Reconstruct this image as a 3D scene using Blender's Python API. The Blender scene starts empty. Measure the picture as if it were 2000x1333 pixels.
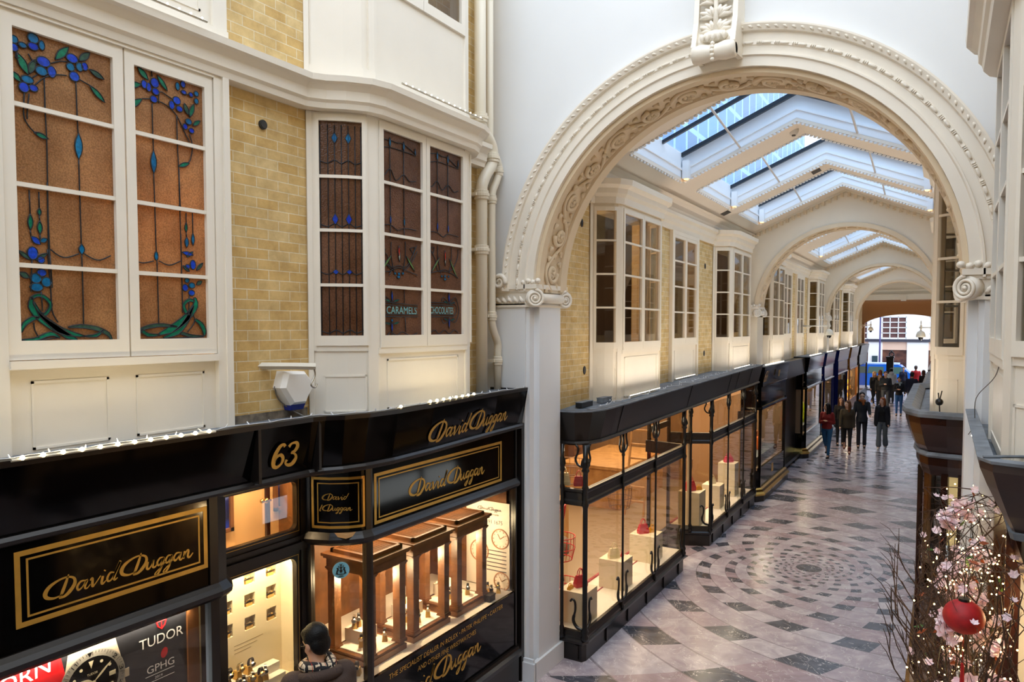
import bpy, math, random
from mathutils import Vector, Matrix, Euler
from math import sin, cos, pi, radians, sqrt, atan2, hypot
random.seed(63)
SC = bpy.context.scene
COL = SC.collection
# ---------------------------------------------------------------- camera
cam_data = bpy.data.cameras.new('camera'); CAM = bpy.data.objects.new('camera', cam_data); COL.objects.link(CAM)
CAM.location = (0, 0, 4.0); CAM.rotation_euler = (pi/2 - 0.0455, 0, 0.5413)
cam_data.sensor_width = 36; cam_data.lens = 36*1405/2000; cam_data.shift_y = 36.5/2000
cam_data.clip_start = 0.05; cam_data.clip_end = 400
SC.camera = CAM
# ---------------------------------------------------------------- view + render feel
SC.view_settings.view_transform = 'Standard'; SC.view_settings.look = 'None'
SC.view_settings.exposure = 0.2; SC.view_settings.gamma = 1.0; SC.view_settings.use_curve_mapping = False
SC.cycles.use_denoising = True
SC.cycles.max_bounces = 8; SC.cycles.diffuse_bounces = 5; SC.cycles.glossy_bounces = 4
SC.cycles.transmission_bounces = 6; SC.cycles.transparent_max_bounces = 16
SC.cycles.caustics_reflective = False; SC.cycles.caustics_refractive = False
SC.cycles.sample_clamp_indirect = 6.0; SC.cycles.sample_clamp_direct = 0
# ---------------------------------------------------------------- overcast daylight
SKY_STRENGTH = 3.3
W = bpy.data.worlds.new('overcast_sky'); SC.world = W; W.use_nodes = True
wn = W.node_tree.nodes; wl = W.node_tree.links
bg = wn['Background']; tc = wn.new('ShaderNodeTexCoord'); nz = wn.new('ShaderNodeTexNoise'); cr = wn.new('ShaderNodeValToRGB')
nz.inputs['Scale'].default_value = 2.2; nz.inputs['Detail'].default_value = 4
wl.new(tc.outputs['Generated'], nz.inputs['Vector']); wl.new(nz.outputs['Fac'], cr.inputs['Fac'])
cr.color_ramp.elements[0].position = .35; cr.color_ramp.elements[0].color = (.70, .82, 1, 1)
cr.color_ramp.elements[1].position = .65; cr.color_ramp.elements[1].color = (.88, .94, 1, 1)
wl.new(cr.outputs['Color'], bg.inputs['Color']); bg.inputs['Strength'].default_value = SKY_STRENGTH

XC = -1.86            # centre line of the arcade
def mx(x): return 2*XC - x

def area(name, loc, rot, sx, sy, power, color, spread=None):
    l = bpy.data.lights.new(name, 'AREA'); l.shape = 'RECTANGLE'; l.size = sx; l.size_y = sy
    l.energy = power; l.color = color
    if spread: l.spread = spread
    o = bpy.data.objects.new(name, l); COL.objects.link(o); o.location = loc; o.rotation_euler = rot
    return o
def point(name, loc, power, color, r=.05):
    l = bpy.data.lights.new(name, 'POINT'); l.energy = power; l.color = color; l.shadow_soft_size = r
    o = bpy.data.objects.new(name, l); COL.objects.link(o); o.location = loc
    return o
# daylight through the roof glass and the street door (portals only guide the sky sampling)
def portal(name, loc, rot, sx, sy):
    o = area(name, loc, rot, sx, sy, 1.0, (1, 1, 1)); o.data.cycles.is_portal = True
portal('sky_portal_high_roof', (XC, .8, 9.6), (0, 0, 0), 5.4, 12.0)
SKYLIGHTS = [(8.75, 10.88), (11.65, 13.8), (14.42, 16.15), (18.9, 21.1), (22.8, 24.8), (25.9, 27.4), (29.8, 31.8), (33.0, 34.8), (35.9, 37.6)]
SLOPE = atan2(.68, 1.63)
for i, (a, b) in enumerate(SKYLIGHTS):
    for sgn in (-1, 1):
        portal('sky_portal_skylight', (XC + sgn*.82, (a+b)/2, 6.92), (0, sgn*SLOPE, 0), 1.66, b-a)
portal('sky_portal_street', (-2.0, 44.6, 2.4), (-pi/2, 0, 0), 4.2, 4.6)

# ---------------------------------------------------------------- materials
def lin(h):
    h = h.lstrip('#'); v = [int(h[i:i+2], 16)/255 for i in (0, 2, 4)]
    return tuple(c/12.92 if c <= .04045 else ((c+.055)/1.055)**2.4 for c in v) + (1,)
MATS = {}
def mat(name, color='#cccccc', rough=.5, metal=0, noise=0, nscale=8, bump=0, bscale=60, spec=.5, emit=None, estr=0, coat=0, trans=0, alpha=None, color2=None, detail=3):
    if name in MATS: return MATS[name]
    m = bpy.data.materials.new(name); m.use_nodes = True; nt = m.node_tree; n = nt.nodes; l = nt.links
    p = n['Principled BSDF']; c = lin(color)
    p.inputs['Base Color'].default_value = c; p.inputs['Roughness'].default_value = rough; p.inputs['Metallic'].default_value = metal
    p.inputs['Specular IOR Level'].default_value = spec
    if coat: p.inputs['Coat Weight'].default_value = coat; p.inputs['Coat Roughness'].default_value = .04
    if trans: p.inputs['Transmission Weight'].default_value = trans
    if noise or color2:
        t = n.new('ShaderNodeTexCoord'); z = n.new('ShaderNodeTexNoise'); z.inputs['Scale'].default_value = nscale; z.inputs['Detail'].default_value = detail
        l.new(t.outputs['Object'], z.inputs['Vector']); r = n.new('ShaderNodeValToRGB'); l.new(z.outputs['Fac'], r.inputs['Fac'])
        r.color_ramp.elements[0].position = .3; r.color_ramp.elements[1].position = .7
        r.color_ramp.elements[0].color = lin(color2) if color2 else tuple(v*(1-noise) for v in c[:3]) + (1,)
        r.color_ramp.elements[1].color = c; l.new(r.outputs['Color'], p.inputs['Base Color'])
    if bump:
        t = n.new('ShaderNodeTexCoord'); z = n.new('ShaderNodeTexNoise'); z.inputs['Scale'].default_value = bscale; z.inputs['Detail'].default_value = 2
        l.new(t.outputs['Object'], z.inputs['Vector']); b = n.new('ShaderNodeBump'); b.inputs['Strength'].default_value = bump; b.inputs['Distance'].default_value = .01
        l.new(z.outputs['Fac'], b.inputs['Height']); l.new(b.outputs['Normal'], p.inputs['Normal'])
    if emit: p.inputs['Emission Color'].default_value = lin(emit); p.inputs['Emission Strength'].default_value = estr
    MATS[name] = m; return m
def glass(name, tint='#ffffff', rough=.01, refl=1.0, ior=1.5):
    if name in MATS: return MATS[name]
    m = bpy.data.materials.new(name); m.use_nodes = True; n = m.node_tree.nodes; l = m.node_tree.links
    n.remove(n['Principled BSDF']); o = n['Material Output']
    t = n.new('ShaderNodeBsdfTransparent'); t.inputs['Color'].default_value = lin(tint)
    g = n.new('ShaderNodeBsdfGlossy'); g.inputs['Roughness'].default_value = rough
    f = n.new('ShaderNodeLayerWeight'); f.inputs['Blend'].default_value = .5      # Schlick, the same from both faces
    pw = n.new('ShaderNodeMath'); pw.operation = 'POWER'; pw.inputs[1].default_value = 5; l.new(f.outputs['Facing'], pw.inputs[0])
    ml = n.new('ShaderNodeMath'); ml.operation = 'MULTIPLY_ADD'; ml.inputs[1].default_value = .9*refl/1.5; ml.inputs[2].default_value = .028*refl; ml.use_clamp = True
    x = n.new('ShaderNodeMixShader'); l.new(pw.outputs[0], ml.inputs[0]); l.new(ml.outputs[0], x.inputs[0])
    l.new(t.outputs[0], x.inputs[1]); l.new(g.outputs[0], x.inputs[2]); l.new(x.outputs[0], o.inputs['Surface'])
    MATS[name] = m; return m
def coloured_glass(name, c1, c2, scale=160, bump=.5, rough=.18):
    """textured cathedral glass: glossy face, light of the room behind scattered through it"""
    if name in MATS: return MATS[name]
    m = bpy.data.materials.new(name); m.use_nodes = True; n = m.node_tree.nodes; l = m.node_tree.links
    p = n['Principled BSDF']; o = n['Material Output']
    t = n.new('ShaderNodeTexCoord'); z = n.new('ShaderNodeTexNoise'); z.inputs['Scale'].default_value = 3; z.inputs['Detail'].default_value = 5
    l.new(t.outputs['Object'], z.inputs['Vector']); r = n.new('ShaderNodeValToRGB')
    r.color_ramp.elements[0].position = .35; r.color_ramp.elements[0].color = lin(c1); r.color_ramp.elements[1].position = .65; r.color_ramp.elements[1].color = lin(c2)
    z2 = n.new('ShaderNodeTexNoise'); z2.inputs['Scale'].default_value = scale; z2.inputs['Detail'].default_value = 1; l.new(t.outputs['Object'], z2.inputs['Vector'])
    l.new(z.outputs['Fac'], r.inputs['Fac']); p.inputs['Roughness'].default_value = rough; fl = n.new('ShaderNodeMapRange'); fl.inputs['From Min'].default_value = .35; fl.inputs['From Max'].default_value = .65
    fl.inputs['To Min'].default_value = .82; fl.inputs['To Max'].default_value = 1.2; l.new(z2.outputs['Fac'], fl.inputs['Value']); vm = n.new('ShaderNodeVectorMath'); vm.operation = 'SCALE'
    l.new(r.outputs['Color'], vm.inputs[0]); l.new(fl.outputs[0], vm.inputs['Scale']); l.new(vm.outputs['Vector'], p.inputs['Base Color'])
    b = n.new('ShaderNodeBump'); b.inputs['Strength'].default_value = bump; b.inputs['Distance'].default_value = .004
    l.new(z2.outputs['Fac'], b.inputs['Height']); l.new(b.outputs['Normal'], p.inputs['Normal'])
    tr = n.new('ShaderNodeBsdfTranslucent'); l.new(vm.outputs['Vector'], tr.inputs['Color']); l.new(b.outputs['Normal'], tr.inputs['Normal'])
    x = n.new('ShaderNodeMixShader'); x.inputs[0].default_value = .45
    l.new(p.outputs[0], x.inputs[1]); l.new(tr.outputs[0], x.inputs[2]); l.new(x.outputs[0], o.inputs['Surface'])
    MATS[name] = m; return m

WHITE = mat('white_paint', '#e9e3d7', .42, noise=.05, nscale=2.5, bump=.05, bscale=30)
CREAMW = mat('window_cream', '#e8dcc6', .45, noise=.05, nscale=2.5)
CREAM = mat('cream_paint', '#e6dcc8', .5, noise=.06, nscale=2, bump=.05, bscale=30)
PLASTER = mat('white_plaster', '#e4e7ea', .65, noise=.04, nscale=1.4, bump=.04, bscale=14)
ARCHM = mat('arch_white', '#efe8db', .5, noise=.05, nscale=3, bump=.05, bscale=20)
SOFFIT = mat('cream_plaster', '#e0cdae', .6, noise=.08, nscale=3, bump=.05, bscale=20)
CEIL = mat('ceiling_paint', '#e8dccb', .7, noise=.04, nscale=1)
REVEAL = mat('skylight_white', '#eef1f4', .5)
BLACK = mat('black_gloss_paint', '#070606', .07, noise=.3, nscale=5, spec=.28)
BLACKM = mat('black_satin_paint', '#16110f', .3)
IRON = mat('black_iron', '#0b0b0c', .28)
MAHOG = mat('dark_mahogany', '#3a1c10', .18, color2='#1e0d07', nscale=3)
GOLD = mat('gold_leaf', '#e0b050', .32, metal=.55, noise=.15, nscale=12)
BRASS = mat('brass', '#b99a55', .25, metal=1)
LEAD = mat('lead_came', '#2a3036', .45, metal=.6)
WOOD = mat('oak_wood', '#82542f', .38, color2='#583820', nscale=6, detail=6)
WOODL = mat('light_wood', '#c99a62', .45, color2='#a87a45', nscale=6)
GREYMETAL = mat('lead_sheet', '#7f8790', .6, color2='#5a6068', nscale=7)
DARKIN = mat('dark_room', '#241b16', .8)
WARMIN = mat('warm_room_wall', '#94714e', .8)
CREAMIN = mat('display_lining', '#efe2c4', .7)
PANE = glass('shop_glass', '#f4f1ea', refl=1.5, ior=1.45)
WPANE = glass('window_glass', '#e9e6e0', refl=1.6)
SKYPANE = glass('skylight_glass', '#dfe9f2', refl=.5)
AMBER = coloured_glass('amber_cathedral_glass', '#9c7048', '#bb9266', 110, .6)
UMBER = coloured_glass('brown_cathedral_glass', '#6a4630', '#86614a', scale=90, bump=.8)
SG = {'b': coloured_glass('cobalt_glass', '#1433d8', '#2a63e8', 60, .3), 't': coloured_glass('azure_glass', '#0d6fb0', '#1f8fc8', 60, .3),
      'g': coloured_glass('green_glass', '#0c7a5c', '#1fa37f', 60, .3), 'd': coloured_glass('dull_green_glass', '#3c6458', '#4f7a68', 60, .3),
      'r': coloured_glass('red_glass', '#c8331a', '#e0502c', 60, .3), 'w': coloured_glass('opal_glass', '#c9d2c0', '#e3e6da', 60, .3),
      'l': coloured_glass('lime_glass', '#6f9a4c', '#8fb868', 60, .3)}
LED = mat('led_diode', '#fff2d0', .4, emit='#ffe3a8', estr=38)
LEDC = mat('cool_led_diode', '#ffffff', .4, emit='#fff0dc', estr=6)
STRIP = mat('led_strip_profile', '#b9b4a6', .35, metal=.3)

def brick():
    m = bpy.data.materials.new('yellow_stock_brick'); m.use_nodes = True; n = m.node_tree.nodes; l = m.node_tree.links; p = n['Principled BSDF']
    g = n.new('ShaderNodeNewGeometry'); s = n.new('ShaderNodeSeparateXYZ'); c = n.new('ShaderNodeCombineXYZ')
    l.new(g.outputs['Position'], s.inputs[0]); l.new(s.outputs['Y'], c.inputs['X']); l.new(s.outputs['Z'], c.inputs['Y'])
    b = n.new('ShaderNodeTexBrick'); l.new(c.outputs[0], b.inputs['Vector']); b.inputs['Scale'].default_value = 1
    b.inputs['Brick Width'].default_value = .2; b.inputs['Row Height'].default_value = .075; b.inputs['Mortar Size'].default_value = .004; b.inputs['Mortar Smooth'].default_value = .3
    b.inputs['Bias'].default_value = -.1
    b.inputs['Color1'].default_value = lin('#d2b070'); b.inputs['Color2'].default_value = lin('#dcc38e'); b.inputs['Mortar'].default_value = lin('#e2d6b6')
    z = n.new('ShaderNodeTexNoise'); z.inputs['Scale'].default_value = 5; z.inputs['Detail'].default_value = 8; z.inputs['Roughness'].default_value = .7; l.new(c.outputs[0], z.inputs['Vector'])
    r = n.new('ShaderNodeValToRGB'); r.color_ramp.elements[0].position = .3; r.color_ramp.elements[0].color = (.55, .49, .38, 1); r.color_ramp.elements[1].position = .62; r.color_ramp.elements[1].color = (1, 1, 1, 1)
    l.new(z.outputs['Fac'], r.inputs['Fac']); x = n.new('ShaderNodeMix'); x.data_type = 'RGBA'; x.blend_type = 'MULTIPLY'; x.inputs['Factor'].default_value = .75
    l.new(b.outputs['Color'], x.inputs['A']); l.new(r.outputs['Color'], x.inputs['B']); l.new(x.outputs['Result'], p.inputs['Base Color'])
    p.inputs['Roughness'].default_value = .85
    bu = n.new('ShaderNodeBump'); bu.inputs['Strength'].default_value = .3; bu.inputs['Distance'].default_value = .01; bu.invert = True
    l.new(b.outputs['Fac'], bu.inputs['Height']); l.new(bu.outputs['Normal'], p.inputs['Normal'])
    return m
BRICK = brick()

# ---------------------------------------------------------------- mesh builder
class MB:
    def __init__(s): s.v = []; s.f = []; s.T = None
    def av(s, pts):
        i = len(s.v)
        for p in pts:
            p = Vector(p)
            if s.T is not None: p = s.T @ p
            s.v.append(p)
        return i
    def face(s, *idx): s.f.append(tuple(idx))
    def box(s, x0, x1, y0, y1, z0, z1):
        if x0 > x1: x0, x1 = x1, x0
        if y0 > y1: y0, y1 = y1, y0
        if z0 > z1: z0, z1 = z1, z0
        i = s.av([(x0,y0,z0),(x1,y0,z0),(x1,y1,z0),(x0,y1,z0),(x0,y0,z1),(x1,y0,z1),(x1,y1,z1),(x0,y1,z1)])
        for q in ((0,3,2,1),(4,5,6,7),(0,1,5,4),(1,2,6,5),(2,3,7,6),(3,0,4,7)): s.face(*[i+k for k in q])
        return s
    def loft(s, rings, closed=True, caps=True):
        n = len(rings[0]); ids = [s.av(r) for r in rings]
        for a, b in zip(ids, ids[1:]):
            for k in range(n if closed else n-1):
                k2 = (k+1) % n; s.face(a+k, a+k2, b+k2, b+k)
        if caps and closed:
            s.face(*[ids[0]+k for k in range(n)][::-1]); s.face(*[ids[-1]+k for k in range(n)])
        return s
    def prism(s, pts, vec):
        """pts: 3D loop, extruded by vec"""
        vec = Vector(vec); return s.loft([[Vector(p) for p in pts], [Vector(p)+vec for p in pts]])
    def tube(s, pts, r, n=8, caps=True, flat=None):
        P = [Vector(p) for p in pts]; R = r if isinstance(r, (list, tuple)) else [r]*len(P); rings = []; up = None
        for i, p in enumerate(P):
            d = (P[min(i+1, len(P)-1)] - P[max(i-1, 0)])
            if d.length < 1e-9: d = Vector((0,0,1))
            d.normalize()
            if up is None: up = Vector((0,0,1)) if abs(d.z) < .9 else Vector((1,0,0))
            a = d.cross(up)
            if a.length < 1e-6: a = d.cross(Vector((1,.3,0)))
            a.normalize(); b = a.cross(d).normalized(); up = b
            rings.append([p + a*cos(2*pi*k/n)*R[i] + b*sin(2*pi*k/n)*R[i] for k in range(n)])
        return s.loft(rings, True, caps)
    def cyl(s, p, q, r0, r1=None, n=16): return s.tube([p, q], [r0, r0 if r1 is None else r1], n)
    def lathe(s, prof, c=(0,0,0), n=16, axis='z'):
        rings = []
        for r, h in prof:
            ring = []
            for k in range(n):
                a = 2*pi*k/n; x, y = r*cos(a), r*sin(a)
                ring.append(Vector(c) + (Vector((x, y, h)) if axis == 'z' else Vector((h, x, y)) if axis == 'x' else Vector((y, h, x))))
            rings.append(ring)
        return s.loft(rings)
    def ball(s, c, r, n=8, m=6):
        r = (r, r, r) if not isinstance(r, (tuple, list)) else r
        rings = []
        for j in range(m+1):
            t = pi*j/m - pi/2; t = max(min(t, pi/2-.12), -pi/2+.12)
            rings.append([(c[0]+r[0]*cos(t)*cos(2*pi*k/n), c[1]+r[1]*cos(t)*sin(2*pi*k/n), c[2]+r[2]*sin(t)) for k in range(n)])
        return s.loft(rings)
    def cone(s, p, q, r0, r1, n=12):
        """tapered limb with round ends"""
        p = Vector(p); q = Vector(q); d = (q-p).normalized() if (q-p).length > 1e-6 else Vector((0,0,1))
        P = []; R = []
        for t in (-1, -.8, -.5, 0): P.append(p + d*r0*t); R.append(r0*sqrt(max(0.02, 1-t*t)))
        for t in (0, .5, .8, 1): P.append(q + d*r1*t); R.append(r1*sqrt(max(0.02, 1-t*t)))
        return s.tube(P, R, n)
    def sweep(s, path, prof, s0=None, s1=None):
        """prof: closed loop of (offset to the right of the path, z); path: plan polyline"""
        pts = cut(path, s0, s1); nr = normals(pts); rings = []
        for (x, y), (nx, ny) in zip(pts, nr): rings.append([(x+nx*o, y+ny*o, z) for o, z in prof])
        return s.loft(rings)
    def strip(s, path, s0, s1, z0, z1, o0, o1): return s.sweep(path, [(o0, z0), (o1, z0), (o1, z1), (o0, z1)], s0, s1)
    def build(s, name, m, parent=None, smooth=False, mirror=False, local=False, label=None, kind=None, remesh=None):
        if mirror:
            for p in s.v: p.x = 2*XC - p.x
            s.f = [f[::-1] for f in s.f]
        if parent is not None and not local:
            inv = parent_matrix(parent).inverted(); vs = [inv @ p for p in s.v]; off = None
        elif parent is None and s.v:
            xs = [p.x for p in s.v]; ys = [p.y for p in s.v]; zz = [p.z for p in s.v]
            off = Vector(((min(xs)+max(xs))/2, (min(ys)+max(ys))/2, min(zz))); vs = [p-off for p in s.v]
        else: vs = s.v; off = None
        me = bpy.data.meshes.new(name); me.from_pydata([tuple(p) for p in vs], [], s.f); me.materials.append(m)
        fix_normals(me)
        o = bpy.data.objects.new(name, me); COL.objects.link(o)
        if off is not None: o.location = off
        if parent is not None: o.parent = parent
        if remesh:
            md = o.modifiers.new('r', 'REMESH'); md.mode = 'VOXEL'; md.voxel_size = remesh
            sm = o.modifiers.new('s', 'SMOOTH'); sm.iterations = 3; sm.factor = .6
            dg = bpy.context.evaluated_depsgraph_get(); dg.update(); me2 = bpy.data.meshes.new_from_object(o.evaluated_get(dg))
            o.modifiers.clear(); o.data = me2; me2.name = name
            if not me2.materials: me2.materials.append(m)
            smooth = True; me = me2
        if smooth:
            me.polygons.foreach_set('use_smooth', [True]*len(me.polygons))
            if smooth != True:
                pass
        if label: o['label'] = label
        if kind: o['kind'] = kind
        return o
def fix_normals(me):
    import bmesh
    b = bmesh.new(); b.from_mesh(me); bmesh.ops.recalc_face_normals(b, faces=b.faces); b.to_mesh(me); b.free()
def parent_matrix(o):
    m = Matrix.Translation(o.location) @ o.rotation_euler.to_matrix().to_4x4() @ Matrix.Diagonal((*o.scale, 1))
    return parent_matrix(o.parent) @ m if o.parent else m
def plen(path):
    L = [0]
    for a, b in zip(path, path[1:]): L.append(L[-1] + hypot(b[0]-a[0], b[1]-a[1]))
    return L
def cut(path, s0, s1):
    L = plen(path); s0 = 0 if s0 is None else max(0, s0); s1 = L[-1] if s1 is None else min(L[-1], s1)
    def at(s):
        for i in range(len(L)-1):
            if s <= L[i+1]+1e-9:
                t = (s-L[i])/max(1e-9, L[i+1]-L[i]); a, b = path[i], path[i+1]; return (a[0]+(b[0]-a[0])*t, a[1]+(b[1]-a[1])*t)
        return path[-1]
    out = [at(s0)] + [path[i] for i in range(len(path)) if s0+1e-5 < L[i] < s1-1e-5] + [at(s1)]
    return out
def normals(pts):
    ds = []
    for a, b in zip(pts, pts[1:]):
        d = hypot(b[0]-a[0], b[1]-a[1]) or 1e-9; ds.append(((b[1]-a[1])/d, -(b[0]-a[0])/d))
    out = []
    for i in range(len(pts)):
        a = ds[max(0, i-1)]; b = ds[min(i, len(ds)-1)]
        x, y = a[0]+b[0], a[1]+b[1]; q = hypot(x, y) or 1; x /= q; y /= q; k = 1/max(.5, x*a[0]+y*a[1]); out.append((x*k, y*k))
    return out
def s_at_y(path, y):
    """arc length where the path passes a given y"""
    L = plen(path)
    for i, (a, b) in enumerate(zip(path, path[1:])):
        if min(a[1], b[1])-1e-9 <= y <= max(a[1], b[1])+1e-9 and abs(b[1]-a[1]) > 1e-9: return L[i] + (y-a[1])/(b[1]-a[1])*(L[i+1]-L[i])
    return 0 if y < path[0][1] else L[-1]
def arc(c, r, a0, a1, n=8): return [(c[0]+r[0]*cos(a0+(a1-a0)*k/n), c[1]+r[1]*sin(a0+(a1-a0)*k/n)) for k in range(n+1)]
def catmull(P, n=6):
    P = [Vector(p) for p in P]; out = []
    for i in range(len(P)-1):
        a = P[max(0, i-1)]; b = P[i]; c = P[i+1]; d = P[min(len(P)-1, i+2)]
        for k in range(n):
            t = k/n; out.append(.5*((2*b)+(c-a)*t+(2*a-5*b+4*c-d)*t*t+(3*b-a-3*c+d)*t**3))
    out.append(P[-1]); return out
def empty(name, loc, rotz=0):
    o = bpy.data.objects.new(name, None); COL.objects.link(o); o.location = loc; o.rotation_euler = (0, 0, rotz); o.empty_display_size = .1; return o
def tag(o, label=None, cat=None, group=None, kind=None):
    if label: o['label'] = label
    if cat: o['category'] = cat
    if group: o['group'] = group
    if kind: o['kind'] = kind
    return o
def thing(name, label, cat, loc=(0,0,0), rotz=0, group=None): return tag(empty(name, loc, rotz), label, cat, group)
def struct(name, loc=(0,0,0)): return tag(empty(name, loc), kind='structure')
KIDS = {}
def dup(o, loc=None, rotz=None, parent=None, label=None, group=None):
    c = o.copy(); COL.objects.link(c)
    if parent is not None: c.parent = parent
    for ch in [k for k in KIDS.get(o.name, ())] or list(o.children): dup(ch, parent=c)
    if loc is not None: c.location = loc
    if rotz is not None: c.rotation_euler = (0, 0, rotz)
    if label: c['label'] = label
    if group: c['group'] = group
    return c
# ---------------------------------------------------------------- lettering
_TX = {}
def text_pts(body, shear=0, space=1.0):
    k = (body, shear, space)
    if k in _TX: return _TX[k]
    cu = bpy.data.curves.new('t', 'FONT'); cu.body = body; cu.size = 1; cu.shear = shear; cu.space_character = space; cu.resolution_u = 3; cu.fill_mode = 'FRONT'
    o = bpy.data.objects.new('t', cu); COL.objects.link(o); dg = bpy.context.evaluated_depsgraph_get(); dg.update()
    me = bpy.data.meshes.new_from_object(o.evaluated_get(dg)); vs = [tuple(v.co) for v in me.vertices]; fs = [tuple(p.vertices) for p in me.polygons]
    bpy.data.objects.remove(o); bpy.data.meshes.remove(me); bpy.data.curves.remove(cu)
    x0 = min(v[0] for v in vs); x1 = max(v[0] for v in vs); y0 = min(v[1] for v in vs); y1 = max(v[1] for v in vs)
    vs = [((v[0]-x0)/(x1-x0), (v[1]-y0)/(y1-y0)) for v in vs]; _TX[k] = (vs, fs); return _TX[k]
def add_text(mb, body, o, ux, uz, w, h, shear=0, space=1.0, thick=0):
    """letters with lower left corner o; ux, uz unit directions, w x h the size of the whole line"""
    vs, fs = text_pts(body, shear, space); o = Vector(o); ux = Vector(ux); uz = Vector(uz)
    i = mb.av([o + ux*(a*w) + uz*(b*h) for a, b in vs])
    for f in fs: mb.face(*[i+k for k in f])
def ribbon(mb, pts, wd, o, ux, uz, sc, lift=0, nrm=None):
    """pen stroke: pts 2D, wd list of widths"""
    o = Vector(o); ux = Vector(ux); uz = Vector(uz); P = catmull([(p[0], p[1], 0) for p in pts], 6); n = len(P)
    W_ = [wd[min(int(i/(n-1)*(len(wd)-1)), len(wd)-2)]*(1-(i/(n-1)*(len(wd)-1) % 1 if i < n-1 else 1)) + wd[min(int(i/(n-1)*(len(wd)-1)), len(wd)-2)+1]*((i/(n-1)*(len(wd)-1)) % 1 if i < n-1 else 1) for i in range(n)]
    idx = []
    for i, p in enumerate(P):
        d = P[min(i+1, n-1)]-P[max(i-1, 0)]; q = hypot(d.x, d.y) or 1; nx, ny = -d.y/q, d.x/q
        # broad nib held at 40 degrees plus minimum weight
        w = W_[i]*.62+.006
        idx.append(mb.av([o + ux*((p.x+nx*w)*sc) + uz*((p.y+ny*w)*sc), o + ux*((p.x-nx*w)*sc) + uz*((p.y-ny*w)*sc)]))
    for a, b in zip(idx, idx[1:]): mb.face(a, a+1, b+1, b)
DD = [  # brush script: strokes (points, widths)
 ([(1.32,1.32),(1.2,.85),(1.05,.35),(.9,-.03)], [.05,.15,.17,.08]),
 ([(1.05,.12),(.55,.04),(.1,.2),(-.02,.5),(.2,.85),(.7,1.1),(1.25,1.17),(1.68,.98),(1.76,.6),(1.5,.2),(1.2,-.02),(.85,-.06)], [.05,.1,.17,.22,.18,.1,.08,.12,.18,.2,.14,.06]),
 ([(2.45,.6),(2.15,.62),(1.95,.35),(2.05,.1),(2.3,.25),(2.55,.6),(2.45,.15),(2.6,.05),(2.8,.25)], [.06,.1,.12,.1,.06,.12,.1,.06,.04]),
 ([(2.75,.5),(2.9,.6),(2.95,.1),(3.1,.15),(3.45,.62)], [.05,.12,.14,.06,.05]),
 ([(3.6,.55),(3.55,.15),(3.65,.03),(3.85,.2)], [.12,.14,.1,.04]), ([(3.68,.85),(3.72,.92)], [.1,.12]),
 ([(4.4,.55),(4.1,.62),(3.92,.32),(4.02,.08),(4.3,.25),(4.75,1.25)], [.05,.1,.12,.1,.08,.12]), ([(4.72,1.2),(4.4,.3),(4.45,.05),(4.65,.15)], [.14,.14,.1,.04]),
 ([(6.22,1.37),(6.1,.9),(5.95,.4),(5.8,.02)], [.05,.15,.17,.08]),
 ([(5.95,.17),(5.45,.09),(5.0,.25),(4.88,.55),(5.1,.9),(5.6,1.15),(6.15,1.22),(6.58,1.03),(6.66,.65),(6.4,.25),(6.1,.03),(5.75,-.01)], [.05,.1,.17,.22,.18,.1,.08,.12,.18,.2,.14,.06]),
 ([(6.8,.6),(6.75,.2),(6.9,.08),(7.1,.3),(7.2,.62),(7.2,.15),(7.4,.1),(7.5,.3)], [.1,.14,.08,.06,.12,.1,.04]),
 ([(7.95,.6),(7.7,.62),(7.52,.35),(7.65,.12),(7.9,.35),(8.0,.62),(7.85,-.1),(7.6,-.5),(7.42,-.4),(7.9,.0),(8.2,.3)], [.06,.1,.12,.08,.1,.14,.12,.08,.05,.04]),
 ([(8.6,.6),(8.35,.62),(8.17,.35),(8.3,.12),(8.55,.35),(8.65,.62),(8.5,-.1),(8.25,-.5),(8.07,-.4),(8.5,.0),(8.85,.3)], [.06,.1,.12,.08,.1,.14,.12,.08,.05,.04]),
 ([(9.3,.6),(9.0,.62),(8.82,.35),(8.95,.1),(9.2,.3),(9.38,.6),(9.3,.15),(9.45,.05),(9.6,.25)], [.06,.1,.12,.1,.06,.12,.1,.04]),
 ([(9.68,.6),(9.62,.05)], [.12,.12]), ([(9.63,.15),(9.85,.58),(10.0,.55),(9.98,.15),(10.15,.05),(10.4,.3)], [.05,.1,.14,.12,.05]),
]
def david_duggan(mb, o, ux, uz, w, part=None, slant=.12):
    """the signature-style shop name, w wide"""
    ux = Vector(ux); uz = Vector(uz)
    for i, (p, wd) in enumerate(DD):
        if part == 0 and i > 6: continue
        if part == 1 and i < 7: continue
        dx = -4.9 if part == 1 else 0
        p = [(a+dx+b*slant, b) for a, b in p]
        ribbon(mb, p, wd, o, ux, uz, w/(5.0 if part == 0 else 5.6 if part == 1 else 10.5))
NUM6 = [([(.62,1.0),(.5,1.12),(.3,1.05),(.12,.75),(.05,.4),(.12,.08),(.35,-.02),(.6,.15),(.62,.42),(.42,.6),(.2,.5),(.12,.3)], [.14,.1,.16,.2,.2,.14,.1,.14,.14,.1,.06])]
NUM3 = [([(.05,.95),(.2,1.1),(.5,1.1),(.62,.9),(.5,.68),(.3,.6),(.55,.5),(.66,.28),(.5,.03),(.25,-.02),(.03,.1),(.08,.28)], [.14,.08,.14,.18,.12,.05,.12,.2,.14,.08,.14])]
def digits(mb, o, ux, uz, h, strokes):
    for k, st in enumerate(strokes):
        for p, wd in st: ribbon(mb, [(a + k*.82 + b*.1, b) for a, b in p], wd, o, ux, uz, h/1.12)
UY = (0, 1, 0); UZ = (0, 0, 1)
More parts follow.
